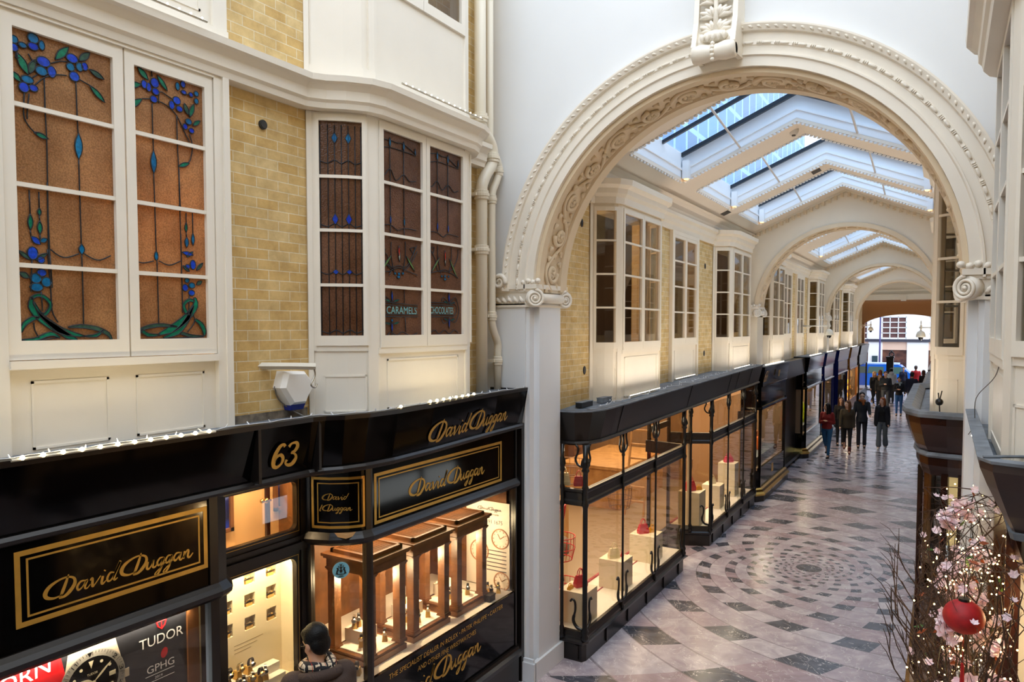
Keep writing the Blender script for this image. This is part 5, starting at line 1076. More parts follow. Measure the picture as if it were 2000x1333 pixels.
# poster at the far end of the bow window
t = thing('poster', 'white poster with clock faces and signature heading at the far end of the bow window', 'poster', (-4.4, 6.77, 1.06))
b = MB(); b.box(-4.68, -4.10, 6.765, 6.775, 1.06, 2.03); b.build('sheet', mat('poster_paper', '#efe6da', .5), t)
b = MB(); david_duggan(b, (-4.52, 6.762, 1.93), (1, 0, 0), UZ, .32); add_text(b, 'Burlington Arcade', (-4.5, 6.762, 1.87), (1, 0, 0), UZ, .26, .03); add_text(b, '020 7491 1675', (-4.55, 6.762, 1.78), (1, 0, 0), UZ, .36, .045)
for k in range(6): b.box(-4.40, -4.14, 6.762, 6.764, 1.47-.045*k, 1.48-.045*k)
b.build('print', mat('grey_print', '#5a5058', .6), t)
b = MB()
for x, z, r_ in ((-4.22, 1.62, .11), (-4.2, 1.14, .1), (-4.5, 1.45, .12)):
    for a in (0,): 
        P = [(x+r_*cos(2*pi*k/28), 6.76, z+r_*sin(2*pi*k/28)) for k in range(29)]; b.tube(P, .008, 5)
    for k in range(12): b.tube([(x+r_*.75*cos(2*pi*k/12), 6.76, z+r_*.75*sin(2*pi*k/12)), (x+r_*.86*cos(2*pi*k/12), 6.76, z+r_*.86*sin(2*pi*k/12))], .004, 4)
    b.tube([(x, 6.76, z), (x+r_*.5, 6.76, z+r_*.35)], .004, 4); b.tube([(x, 6.76, z), (x-r_*.3, 6.76, z+r_*.5)], .004, 4)
b.build('clock_prints', mat('gold_print', '#b98a6a', .5), t)

# ---------------- advertising panel in the left bow
t = thing('advertising_poster', 'dark advertising panel with a large dive watch and red ribbon, lower left', 'poster', (-4.1, 2.2, .7))
AX = -4.10; b = MB(); b.box(AX-.02, AX, -1, 2.86, .62, 2.24); b.build('panel', mat('charcoal_print', '#24252a', .35), t)
def disc(b, y, z, r, d, n=32, a0=0): b.prism([(AX+d, y+r*cos(2*pi*k/n+a0), z+r*sin(2*pi*k/n+a0)) for k in range(n)], (.001, 0, 0))
wy, wz = 2.2, 1.985
b = MB(); b.prism([(AX+.001, y, z) for y, z in ((1.6, 2.195), (2.02, 2.245), (2.05, 2.1), (2.05, 1.86), (1.72, 1.7))], (.001, 0, 0)); b.build('red_ribbon', mat('red_print', '#b8161c', .4), t)
b = MB(); add_text(b, 'BORN', (AX+.003, 1.66, 2.10), Vector((0, .99, .12)), UZ, .32, .085); b.build('ribbon_lettering', mat('white_print', '#efeff0', .4), t)
b = MB(); b.prism([(AX+.002, y, z) for y, z in ((wy-.155, wz+.08), (wy-.125, 2.225), (wy-.02, 2.25), (wy+.10, 2.25), (wy+.13, 2.20), (wy+.165, wz+.08), (wy+.19, wz-.1), (wy-.19, wz-.1))], (.001, 0, 0)); b.box(AX+.002, AX+.004, wy+.18, wy+.21, wz-.05, wz+.0); b.build('fabric_strap', mat('beige_print', '#b9ab97', .5), t)
b = MB(); disc(b, wy, wz, .185, .004); b.build('bezel', mat('steel_print', '#a9a59c', .3, metal=.4), t)
b = MB(); disc(b, wy, wz, .145, .006); b.build('dial', mat('black_print', '#0c0c0e', .3), t)
b = MB()
for k in range(12):
    a = pi/2-2*pi*k/12+.1; y, z = wy+.115*cos(a), wz+.115*sin(a)
    if k == 0: b.prism([(AX+.008, y-.014, z+.012), (AX+.008, y+.014, z+.012), (AX+.008, y, z-.03)], (.001, 0, 0))
    elif k == 3: b.box(AX+.008, AX+.009, y-.025, y+.012, z-.012, z+.012)
    elif k % 3: disc(b, y, z, .009, .008, 12)
b.prism([(AX+.009, p.x, p.y) for p in lens((wy, wz), (wy+.1, wz+.085), .006)], (.001, 0, 0)); b.prism([(AX+.009, p.x, p.y) for p in lens((wy, wz), (wy-.07, wz+.03), .013)], (.001, 0, 0)); disc(b, wy, wz, .011, .01, 12)
add_text(b, 'TUDOR', (AX+.008, wy-.035, wz+.045), UY, UZ, .06, .013)
b.build('dial_marks', mat('lume_print', '#e6dcbf', .4), t)
b = MB()
for k in range(60):
    a = 2*pi*k/60; r0 = .165 if k % 5 else .155; b.tube([(AX+.006, wy+r0*cos(a), wz+r0*sin(a)), (AX+.006, wy+.178*cos(a), wz+.178*sin(a))], .0012, 4)
for tx_, a in (('2', radians(40)), ('3', radians(8)), ('4', radians(-22)), ('11', radians(128)), ('10', radians(160))):
    y, z = wy+.164*cos(a), wz+.164*sin(a); e = Vector((0, sin(a), -cos(a))); f_ = Vector((0, cos(a), sin(a))); add_text(b, tx_, Vector((AX+.0065, y, z))-e*.014-f_*.012, e, f_, .028, .025)
b.prism([(AX+.0065, wy+.165*cos(pi/2+.1)+q, wz+.165*sin(pi/2+.1)+w_) for q, w_ in ((-.014, .012), (.014, .012), (0, -.014))], (.001, 0, 0))
b.build('bezel_marks', mat('black_print', '#0c0c0e', .3), t)
b = MB(); add_text(b, 'TUDOR', (AX+.003, 2.475, 2.055), UY, UZ, .29, .06); add_text(b, 'GPHG', (AX+.003, 2.52, 1.89), UY, UZ, .18, .045)
for k in (0, 1): b.box(AX+.002, AX+.003, 2.51, 2.7, 1.872-.04*k, 1.875-.04*k)
add_text(b, '2019', (AX+.003, 2.57, 1.845), UY, UZ, .05, .015); b.build('lettering', mat('white_print', '#efeff0', .4), t)
b = MB(); sh = [(-.03, .05), (-.03, .0), (-.022, -.025), (0, -.045), (.022, -.025), (.03, .0), (.03, .05), (.018, .042), (0, .052), (-.018, .042)]
P = [(AX+.003, 2.62+y, 2.185+z) for y, z in sh]; b.tube(P+[P[0]], .0045, 5); b.tube([(AX+.003, 2.59, 2.19), (AX+.003, 2.65, 2.19)], .0035, 5); b.tube([(AX+.003, 2.62, 2.23), (AX+.003, 2.62, 2.14)], .0035, 5)
b.prism([(AX+.003, p.x, p.y) for p in ell((2.635, 1.985), .022, .033, -.3)], (.001, 0, 0)); b.build('red_shield', mat('red_print', '#b8161c', .4), t)
b = MB(); b.box(AX, AX+.015, 2.79, 2.87, .62, 2.24); b.build('wood_edge', WOOD, t)
area('poster_light', (-4.07, 2.0, 2.2), (0, radians(20), 0), .04, 1.6, 7, (1, .9, .75))
# ---------------- light strings on the ledges
def strip_thing(a, c, n, label, m=LED, r=.012, skip=(), group=None):
    t = thing('light_strip', label, 'light strip', a, 0, group); a = Vector(a); c = Vector(c)
    b = MB(); b.tube([a, c], .009, 6); b.build('profile', STRIP, t)
    for k in range(n):
        if k in skip: continue
        p = a.lerp(c, (k+.5)/n)+Vector((.006, 0, .008)); q = MB(); q.ball(p, r, 8, 6); q.build('diode', m, t, smooth=True)
strip_thing((-3.965, 1.76, 3.335), (-3.965, 2.93, 3.335), 12, 'row of glowing warm diodes on the ledge above the left sign board')
strip_thing((-3.775, 4.47, 3.345), (-3.86, 5.75, 3.35), 12, 'row of glowing warm diodes on the ledge above the bow fascia', skip=(1, 2, 3))
strip_thing((-4.12, 2.40, 5.965), (-4.12, 3.04, 5.965), 8, 'string of small diodes on the cornice above the leaded casement', LEDC, .007)
strip_thing((-3.80, 4.6, 5.965), (-3.80, 5.78, 5.965), 14, 'string of small diodes on the cornice above the bay window', LEDC, .007)
for i, (y, x, p_) in enumerate(((2.35, -3.9, 3.2), (5.1, -3.75, 3.0))): area('diode_glow', (x-.03, y, 3.37), (0, radians(-160), 0), .03, 1.1, p_, (1, .82, .5))
point_glow = None
# string of clear lights along the fascia lip
t = thing('string_lights', 'thin string of clear unlit fairy lights along the edge of the black watch shop fascia', 'string lights', (-3.98, 4, 3.33))
P = [(x+.07+.01*random.uniform(-1, 1), y, 3.345+.006*random.uniform(-1, 1)) for x, y in [(cut(FP0, s, s+.01)[0]) for s in [5.5+.09*k for k in range(60)]]]
b = MB(); b.tube(P, .003, 5); b.build('cable', mat('clear_cable', '#c9ccd0', .3), t); b = MB()
for k, p in enumerate(P):
    if k % 2: b.tube([p, (p[0]+.02*random.uniform(-1, 1), p[1]+.02*random.uniform(-1, 1), p[2]+.02)], [.006, .003], 5)
o = b.build('bulbs', mat('clear_bulb', '#e8ecf2', .1), t); 
# ---------------- pipes, alarm box, air brick
PIPE = mat('pipe_paint', '#ded6c4', .35)
def pipe(label, pts, r, cols, x):
    t = thing('downpipe', label, 'downpipe', (x, pts[-1][0], pts[-1][1])); b = MB(); P = [(x, y, z) for y, z in pts]; b.tube(P, r, 16); b.build('pipe', PIPE, t, smooth=True)
    for y, z in cols:
        b = MB(); b.lathe([(r*1.05, -.05), (r*1.25, -.045), (r*1.25, -.02), (r*1.4, -.015), (r*1.4, .015), (r*1.25, .02), (r*1.25, .045), (r*1.05, .05)], (x, y, z), 18); b.box(x-.1, x, y-r*1.7, y+r*1.7, z-.015, z+.015); b.build('collar', PIPE, t, smooth=False)
pp = lambda L: [tuple(v[:2]) for v in catmull([(a, b_, 0) for a, b_ in L], 4)]
pipe('thick cream drainpipe with swan neck nearest the bay window', [(6.42, 9.2), (6.42, 6.3)] + pp([(6.42, 6.18), (6.47, 6.08), (6.6, 6.0), (6.66, 5.9), (6.64, 5.76), (6.52, 5.62), (6.45, 5.5), (6.44, 5.4)]) + [(6.44, 3.29)], .062, [(6.42, 6.2), (6.65, 5.83), (6.44, 5.4), (6.44, 4.82)], -4.25)
pipe('thinner cream drainpipe with swan neck beside the white arch wall', [(6.68, 9.2), (6.68, 6.1)] + pp([(6.68, 6.0), (6.74, 5.9), (6.84, 5.84), (6.87, 5.74), (6.82, 5.62), (6.74, 5.5), (6.72, 5.4)]) + [(6.72, 4.15)] + pp([(6.72, 4.05), (6.76, 3.95), (6.84, 3.82), (6.84, 3.7)]) + [(6.84, 3.29)], .042, [(6.68, 6.02), (6.86, 5.73), (6.72, 5.4), (6.72, 4.12), (6.84, 3.62)], -4.30)
t = thing('alarm_box', 'white hexagonal alarm box with a blue foot on the yellow brick wall', 'alarm box', (-4.28, 3.9, 3.36))
hx = [(3.76, 3.665), (3.96, 3.655), (4.06, 3.55), (3.98, 3.44), (3.96, 3.40), (3.82, 3.40), (3.72, 3.54)]
b = MB(); c_ = (3.88, 3.54); b.loft([[(-4.35, y, z) for y, z in hx], [(-4.27, y, z) for y, z in hx], [(-4.235, c_[0]+(y-c_[0])*.82, c_[1]+(z-c_[1])*.82) for y, z in hx]]); b.build('housing', mat('white_plastic', '#eceae6', .35), t)
b = MB(); b.loft([[(-4.35, 3.82, 3.415), (-4.26, 3.82, 3.415), (-4.26, 3.965, 3.415), (-4.35, 3.965, 3.415)], [(-4.35, 3.83, 3.36), (-4.28, 3.83, 3.36), (-4.28, 3.955, 3.36), (-4.35, 3.955, 3.36)]]); b.build('strobe_foot', mat('blue_plastic', '#1f2f8c', .25), t)
t = thing('wall_bracket', 'square cream steel bracket with a hook over the alarm box', 'bracket', (-4.35, 3.6, 3.69)); b = MB(); b.tube([(-4.37, 3.6, 3.71), (-4.18, 3.80, 3.705), (-4.08, 3.90, 3.70)], .026, 4); b.build('arm', mat('bracket_paint', '#cdc6b6', .5), t)
b = MB(); b.tube(catmull([(-4.09, 3.89, 3.69), (-4.09, 3.90, 3.64), (-4.09, 3.88, 3.60), (-4.09, 3.86, 3.56), (-4.09, 3.90, 3.54), (-4.09, 3.92, 3.57)], 5), .007, 6); b.build('hook', mat('steel', '#b9b6ae', .25, metal=1), t, smooth=True)
b = MB(); b.tube(catmull([(-4.33, 3.72, 3.55), (-4.335, 3.76, 3.45), (-4.3, 3.86, 3.36), (-4.2, 3.92, 3.30)], 5), .005, 5); tag(b.build('alarm_cable', mat('grey_cable', '#6a6660', .5)), 'thin grey cable running down from the white alarm box to the ledge', 'cable')
b = MB(); b.cyl((-4.36, 3.66, 5.49), (-4.335, 3.66, 5.49), .035, .035, 18); b.cyl((-4.336, 3.66, 5.49), (-4.33, 3.66, 5.49), .026, .026, 18); tag(b.build('wall_vent', mat('dark_vent', '#2b2a28', .6)), 'small round dark vent high on the yellow brick beside the leaded casement', 'vent')
b = MB(); b.box(-4.35, -4.345, 3.32, 4.06, 3.27, 3.36); tag(b.build('trim_cement', mat('dirty_cement', '#8a7f70', .9, color2='#4a443c', nscale=14)), kind='structure')
# ================================================================ HANDBAG SHOP (second on the left)
SH = Matrix(((1,0,0,0),(0,1,0,0),(0,.0165,1,-.0165*8),(0,0,0,1)))      # the old fascia climbs slightly along the arcade
hs = thing('shopfront', 'black handbag shop front with scroll brackets and lit plate glass beyond the white pier', 'shopfront', (-3.7, 12, 0))
B1 = [(-3.9, 7.63), (-3.62, 7.63), (-3.59, 7.70), (-3.59, 11.42), (-3.64, 11.5), (-4.3, 11.62)]
DR = [(-4.3, 11.62), (-4.3, 12.72)]
B2 = [(-4.3, 12.72), (-3.92, 12.80), (-3.59, 12.97), (-3.59, 16.58), (-3.66, 16.66), (-4.0, 16.72)]
FP = [(-3.97, 7.66), (-3.74, 7.67), (-3.62, 7.78), (-3.56, 8.0), (-3.55, 8.3), (-3.55, 16.62)]
b = MB(); b.T = SH; b.sweep(FP, [(-.04, 2.64), (0, 2.64), (.09, 3.0), (.04, 3.02), (-.02, 2.98)])
b.build('fascia', BLACKM, hs)
b = MB(); b.T = SH; b.sweep(FP, [(-.02, 2.6), (.015, 2.6), (.03, 2.62), (.015, 2.645), (-.02, 2.645)])
for y in (8.5, 11.4, 13.9, 14.5, 15.6): b.prism([(-3.57, y-.012, 2.64), (-3.545, y-.012, 2.64), (-3.45, y-.012, 3.0), (-3.5, y-.012, 3.0)], (0, .02, 0))
b.build('fascia_moulding', BLACKM, hs)
b = MB(); b.T = SH; b.sweep([(x, y) for x, y in FP], [(-.45, 3.02), (.095, 3.0), (.095, 3.015), (-.45, 3.035)]); b.sweep(FP, [(-.5, 2.6), (-.01, 2.6), (-.01, 2.62), (-.5, 2.62)]); b.build('lead_ledge', GREYMETAL, hs, label='grey lead covered ledge above the fascia')
b = MB(); ln_ = Vector((.09, 0, .36)).normalized(); b.T = SH; add_text(b, 'STRATHBERRY', (-3.55+.036, 11.7, 2.79), UY, ln_, 1.25, .085, 0, 1.3); b.build('lettering', mat('dull_gold', '#7a5a2a', .4, metal=.6), hs)
for nm, PTH, Ltr in (('near', B1, (0, None)), ('far', B2, (0, None))):
    b = MB(); b.sweep(PTH, [(-.05, .0), (.0, .0), (.0, .2), (.03, .22), (.035, .25), (.01, .27), (.01, .30), (-.01, .36), (-.05, .36)])
    L = plen(PTH)[-1]; s_ = .2
    while s_ < L-.4:
        b.strip(PTH, s_, s_+.04, .03, .2, 0, .02); s_ += .72
    b.build('plinth', BLACKM, hs)
    b = MB(); b.sweep(PTH, [(-.05, 1.88), (.0, 1.88), (.012, 1.9), (.012, 1.93), (.0, 1.95), (.0, 2.03), (.015, 2.05), (.015, 2.08), (-.05, 2.08)]); b.build('transom_rail', BLACKM, hs)
    b = MB(); b.strip(PTH, .03, L-.03, .36, 1.88, -.03, -.022); b.strip(PTH, .03, L-.03, 2.08, 2.62, -.03, -.022); b.build('glass_pane', PANE, hs)
b = MB(); b.box(-4.3, -4.26, 11.62, 11.7, 0, 2.65); b.box(-4.3, -4.26, 12.64, 12.72, 0, 2.65); b.box(-4.3, -4.26, 11.7, 12.64, 2.2, 2.3); b.box(-4.29, -4.27, 11.7, 12.64, 0, .2); b.build('door_frame', BLACKM, hs)
# iron colonnettes with lyre shaped scrolls
def colonnette(x, y, r, big, top):
    b = MB(); z0, z1 = .27, 2.62+top
    b.lathe([(r*1.5, z0), (r*1.7, z0+.04), (r*1.1, z0+.07), (r*1.6, z0+.11), (r, z0+.15), (r, 1.86), (r*1.5, 1.9), (r, 1.94), (r, 2.07), (r*1.5, 2.1), (r, 2.13), (r*1.05, z1-.33), (r*1.7, z1-.31), (r*1.2, z1-.28), (r*2.0, z1-.24), (r*1.7, z1-.19), (r*1.0, z1-.15), (r*1.2, z1)], (x, y, 0), 10)
    b.build('colonnette', IRON, hs, smooth=True)
    for sg in big:
        dx, dy = sg; b = MB(); q = lambda u, z: (x+dx*u+(.0), y+dy*u, z)
        b.tube(catmull([q(.01, z0+.12), q(.10, z0+.14), q(.15, z0+.22), q(.125, z0+.34), q(.13, z0+.44), q(.165, z0+.47), q(.19, z0+.44)], 5), [.016]*3+[.02]*10+[.014]*18, 6); b.build('lyre_scroll', IRON, hs, smooth=True); b = MB()
        b.tube(catmull([q(.01, z1-.27), q(.09, z1-.25), q(.13, z1-.18), q(.10, z1-.1), q(.10, z1-.04), q(.13, z1-.01)], 5), .014, 6)
        b.build('lyre_scroll', IRON, hs, smooth=True)
for x, y, r, big in ((-3.87, 7.60, .022, ()), (-3.585, 7.64, .03, ((-1, .0), (0, 1))), (-3.575, 8.78, .015, ((0, -1), (0, 1))), (-3.575, 10.03, .015, ((0, -1), (0, 1))), (-3.585, 11.4, .028, ((0, -1),)),
                     (-3.9, 12.78, .022, ()), (-3.585, 12.98, .03, ((-.9, -.4), (0, 1))), (-3.575, 14.15, .015, ((0, -1), (0, 1))), (-3.575, 15.4, .015, ((0, -1), (0, 1))), (-3.585, 16.55, .026, ((0, -1),))):
    colonnette(x, y, r, big, .0165*(y-8))
# interior
si = struct('trim_shop_interior', (-5, 12, 0))
b = MB(); b.box(-8.2, -4.3, 7.65, 16.7, .28, .335); b.box(-4.3, -3.62, 7.65, 11.45, .28, .335); b.box(-4.3, -3.62, 13.0, 16.6, .28, .335); b.prism([(-4.3, 12.8, .28), (-4.3, 13.0, .28), (-3.62, 13.0, .28), (-3.92, 12.85, .28)], (0, 0, .055)); b.build('raised_floor', mat('white_card', '#f0ebe0', .6), si)
b = MB(); b.box(-8.2, -4.3, 7.66, 16.7, .335, .345); b.build('shop_floor', mat('greige_floor', '#9a8468', .35), si)
b = MB(); b.box(-8.3, -8.2, 7.6, 16.78, 0, 3); b.box(-8.2, -3.95, 16.68, 16.76, .3, 3); b.box(-8.2, -3.95, 7.62, 7.66, .3, 3); b.box(-8.2, -4.3, 7.6, 16.78, 2.95, 3.0); b.build('shop_walls', WARMIN, si)
b = MB()
for y0, y1 in ((7.66, 11.5), (12.85, 16.6)): b.box(-4.32, -4.29, y0, y1, .336, .36); b.box(-4.05, -4.035, y0, y1, .336, .345)
b.build('red_edging', mat('crimson', '#a3232c', .5), si)
area('handbag_shop_light', (-5.6, 9.6, 2.9), (0, 0, 0), 3.2, 3.4, 170, (1, .76, .50)); area('handbag_shop_light', (-5.6, 14.4, 2.9), (0, 0, 0), 3.2, 3.4, 170, (1, .78, .54))
area('handbag_window_light', (-3.85, 9.6, 2.58), (0, 0, 0), .2, 3.4, 45, (1, .86, .66)); area('handbag_window_light', (-3.85, 14.8, 2.66), (0, 0, 0), .2, 3.2, 45, (1, .86, .66))
CARD = mat('cream_plinth', '#e6dcc2', .6)
def plinth(x, y, w, h, label):
    b = MB(); b.box(x-w/2, x+w/2, y-w/2, y+w/2, .336, h); return tag(b.build('display_plinth', CARD), label, 'display plinth')
plinth(-3.87, 8.05, .36, .73, 'cream display plinth with a red handbag, nearest the white pier')
plinth(-3.92, 9.38, .36, .74, 'cream display plinth with a cream handbag, second from the white pier')
plinth(-3.97, 10.72, .40, .75, 'cream display plinth with a red and yellow handbag, third from the white pier')
plinth(-3.98, 13.15, .40, .95, 'cream display plinth with a red handbag behind the far bay angled pane')
plinth(-3.98, 14.6, .36, .80, 'low cream display plinth with a cream bag, middle of the far bay')
plinth(-3.98, 15.8, .36, 1.05, 'tall cream display plinth with a pink bag near the 66 end')
RED = mat('red_leather', '#c41f24', .35); YEL = mat('yellow_leather', '#e0a51c', .35); CRM = mat('cream_leather', '#e8dcb8', .4); PNK = mat('pink_leather', '#c8405c', .4); ORG = mat('orange_leather', '#d8651e', .35); LIM = mat('lime_leather', '#b8c81e', .35)
def handbag(x, y, z, w, h, m, label, rot=0, m2=None, group=None, name='handbag'):
    r = thing(name, label, 'handbag', (x, y, z), rot, group); b = MB(); T = Matrix.Translation((x, y, z)) @ Matrix.Rotation(rot, 4, 'Z')
    b.T = T; d = w*.22; b.loft([[(-d, -w/2, 0), (d, -w/2, 0), (d, w/2, 0), (-d, w/2, 0)], [(-d*1.05, -w/2*1.04, h*.3), (d*1.05, -w/2*1.04, h*.3), (d*1.05, w/2*1.04, h*.3), (-d*1.05, w/2*1.04, h*.3)], [(-d*.5, -w/2*.8, h*.9), (d*.5, -w/2*.8, h*.9), (d*.5, w/2*.8, h*.9), (-d*.5, w/2*.8, h*.9)], [(-d*.4, -w/2*.74, h), (d*.4, -w/2*.74, h), (d*.4, w/2*.74, h), (-d*.4, w/2*.74, h)]]); b.build('body', m, r)
    for sg in (-1, 1):
        b = MB(); b.T = T; b.tube(catmull([(sg*d*.5, -w*.22, h*.8), (sg*d*.5, -w*.2, h*1.25), (sg*d*.3, 0, h*1.55), (sg*d*.5, w*.2, h*1.25), (sg*d*.5, w*.22, h*.8)], 4), w*.035, 6); b.build('handle', m2 or m, r, smooth=True)
    b = MB(); b.T = T; b.box(d*.75, d*.98, -w*.4, w*.4, h*.45, h*.8); b.box(d*.9, d*1.1, -w*.06, w*.06, h*.4, h*.56); b.build('flap', m2 or m, r)
    return r
handbag(-3.86, 8.1, .73, .17, .15, RED, 'red leather handbag on the plinth nearest the white pier', radians(-30)); handbag(-3.93, 7.95, .73, .10, .05, YEL, 'small tan pouch lying on the plinth nearest the white pier')
handbag(-3.93, 9.33, .74, .16, .14, CRM, 'cream handbag with curved flap on the second plinth', radians(-40)); handbag(-3.86, 9.46, .74, .07, .05, RED, 'tiny red purse beside the cream handbag')
handbag(-4.0, 10.66, .75, .17, .15, RED, 'tall handled red handbag on the third plinth', radians(-40)); handbag(-3.9, 10.8, .75, .12, .08, YEL, 'yellow pouch lying beside the red bag on the third plinth', radians(-40))
handbag(-4.0, 13.1, .95, .2, .18, RED, 'red handbag on the plinth behind the angled pane', radians(-40)); handbag(-3.88, 13.24, .95, .12, .07, YEL, 'yellow pouch in front of the red bag behind the angled pane', radians(-40))
handbag(-4.0, 14.6, .80, .14, .12, CRM, 'cream bag on the low middle plinth of the far bay', radians(-40)); handbag(-3.98, 15.8, 1.05, .2, .13, PNK, 'pink handbag on the tall plinth near the 66 end', radians(-40))
handbag(-3.93, 7.75, 2.08, .16, .15, CRM, 'cream handbag on the shelf in the upper corner pane', radians(-60)); handbag(-3.75, 7.8, 2.08, .12, .12, RED, 'small red handbag on the shelf in the upper corner pane', radians(-60))
# furniture seen inside
WIRE = mat('red_wire', '#cf2a2a', .35); WIREB = mat('bronze_wire', '#6e4a2c', .4)
def wire_basket(x, y, z, r, h, m, name, label, cat, nw_=20, legs=True):
    t = thing(name, label, cat, (x, y, z)); b = MB()
    for zz, rr in ((0, r*.8), (h*.5, r*.98), (h, r)): P = [(x+rr*cos(2*pi*k/24), y+rr*sin(2*pi*k/24), z+zz) for k in range(25)]; b.tube(P, .007, 5)
    b.build('rings', m, t, smooth=True); b = MB()
    for k in range(nw_): a = 2*pi*k/nw_; b.tube([(x+r*.8*cos(a), y+r*.8*sin(a), z), (x+r*.98*cos(a), y+r*.98*sin(a), z+h*.5), (x+r*cos(a), y+r*sin(a), z+h)], .0035, 4)
    b.build('wires', m, t); return t
wire_basket(-4.28, 8.35, .95, .2, .3, WIRE, 'wire_basket', 'red wire basket hanging behind the first plinth', 'basket')
wire_basket(-4.35, 8.55, .345, .24, .22, WIRE, 'wire_stand', 'round red wire stand on the floor behind the first plinth', 'stand')
wire_basket(-4.7, 9.4, 1.75, .32, .28, WIREB, 'wire_lampshade', 'bronze wire cage lampshade over the brown stool', 'lampshade', 26)
wire_basket(-4.5, 10.9, 1.05, .2, .34, WIREB, 'wire_lampshade', 'bronze wire cage lampshade behind the third plinth', 'lampshade', 18)
wire_basket(-4.4, 13.8, 1.1, .22, .3, WIREB, 'wire_lampshade', 'bronze wire cage hanging in the far bay', 'lampshade', 18)
b = MB(); b.tube(catmull([(-4.0, 7.75, .34), (-4.0, 7.74, 1.6), (-4.0, 7.85, 1.75), (-4.02, 8.0, 1.78), (-4.1, 8.15, 1.72), (-4.2, 8.28, 1.5)], 6), .014, 8); tag(b.build('red_stand', WIRE, smooth=True), 'red arched metal stand beside the white pier inside the window', 'stand')
t = thing('stool', 'round grey-brown upholstered stool behind the red wire stand', 'stool', (-4.75, 9.0, .345)); b = MB(); b.lathe([(.2, .75), (.25, .78), (.26, .9), (.24, .97), (.0, .98)], (-4.75, 9.0, 0), 20); b.build('seat', mat('grey_velvet', '#6a5a4c', .8), t, smooth=True)
for k in range(4): b = MB(); a = pi/4+pi/2*k; b.tube([(-4.75+.18*cos(a), 9+.18*sin(a), .345), (-4.75+.13*cos(a), 9+.13*sin(a), .76)], .014, 6); b.build('leg', IRON, t)
def table(x0, x1, y0, y1, h, m, label):
    t = thing('shop_table', label, 'table', ((x0+x1)/2, (y0+y1)/2, .345)); b = MB(); b.box(x0, x1, y0, y1, h-.06, h); b.build('table_top', m, t)
    b = MB(); b.box(x0+.05, x1-.05, y0+.05, y1-.05, .345, h-.06); b.build('cabinet_body', m, t)
table(-6.6, -5.1, 8.3, 10.4, 1.25, WOODL, 'long pale wood counter at the back of the near bay'); table(-4.95, -4.5, 7.72, 8.15, 1.7, WOOD, 'small wooden side cabinet against the near wall of the handbag shop'); table(-6.8, -5.4, 13.2, 15.8, 1.2, WOODL, 'pale wood counter at the back of the far bay')
for k, (y, m, l_) in enumerate(((8.5, DARKIN, 'dark coat lying on the back counter'), (9.2, WOOD, 'wooden box on the back counter'), (9.9, RED, 'stack of red cloths on the back counter'))):
    b = MB(); b.box(-5.7, -5.3, y, y+.35, 1.25, 1.42); b.box(-5.65, -5.35, y+.03, y+.3, 1.42, 1.52); tag(b.build(('folded_coat', 'wooden_box', 'folded_cloths')[k], m), l_, ('coat', 'box', 'cloth')[k])
t = thing('ladder', 'pale wooden ladder leaning inside beyond the doorway', 'ladder', (-4.9, 12.9, .345))
for dx in (0, .38): b = MB(); b.prism([(-4.9-dx, 13.0, .345), (-4.87-dx, 13.0, .345), (-4.87-dx, 13.5, 2.7), (-4.9-dx, 13.5, 2.7)], (0, .05, 0)); b.build('rail', WOODL, t)
for k in range(8): b = MB(); z = .6+.27*k; y = 13.0+(z-.345)*.212; b.box(-5.27, -4.88, y, y+.06, z, z+.03); b.build('rung', WOODL, t)
t = thing('mannequin_post', 'slim white pole standing just inside the angled pane of the far bay', 'pole', (-3.98, 12.92, .335)); b = MB(); b.cyl((-3.98, 12.92, .335), (-3.98, 12.92, 2.9), .03, .03, 12); b.build('pole', mat('white_paint2', '#ddd3c2', .4), t); b = MB(); b.cyl((-3.98, 12.92, .335), (-3.98, 12.92, .35), .07, .07, 16); b.build('foot', mat('white_paint2', '#ddd3c2', .4), t)
for k in range(4):
    b = MB(); x, y = -7.3, 11.0+1.4*k; b.box(x-.3, x, y-.25, y+.25, .345, 2.0); b.box(x-.31, x+.01, y-.26, y+.26, 2.0, 2.04)
    for q in range(3): b.box(x, x+.02, y-.22, y+.22, .7+.45*q, .73+.45*q)
    tag(b.build('shelf_cabinet', WOOD), 'brown shelf cabinet deep inside the handbag shop', 'cabinet', 'cabinets deep inside the handbag shop')
# clutter on the ledges
for x, y, l_ in ((-3.75, 7.95, 'black metal driver box on the grey ledge beside the white pier'), (-3.72, 8.5, 'flat grey driver box on the grey ledge before the first clear bay'), (-3.78, 15.9, 'black driver box on the ledge in front of the second clear bay')):
    t = thing('driver_box', l_, 'box', (x, y, 3.06)); z = 3.03+.0165*(y-8); b = MB(); b.box(x-.04, x+.04, y-.16, y+.16, z, z+.06); b.build('housing', IRON if 'black' in l_ else GREYMETAL, t); b = MB(); b.box(x-.045, x+.045, y-.165, y+.165, z+.058, z+.065); b.build('lid', GREYMETAL, t)
strip_thing((-3.585, 9.0, 3.075), (-3.585, 10.2, 3.095), 22, 'row of tiny diodes at the foot of the nearest clear bay', LEDC, .006)
strip_thing((-3.86, 11.75, 3.12), (-3.86, 12.85, 3.135), 20, 'row of tiny diodes at the foot of the flat clear window', LEDC, .006)
strip_thing((-3.585, 14.55, 3.16), (-3.585, 15.9, 3.18), 22, 'row of tiny diodes at the foot of the second clear bay', LEDC, .006)
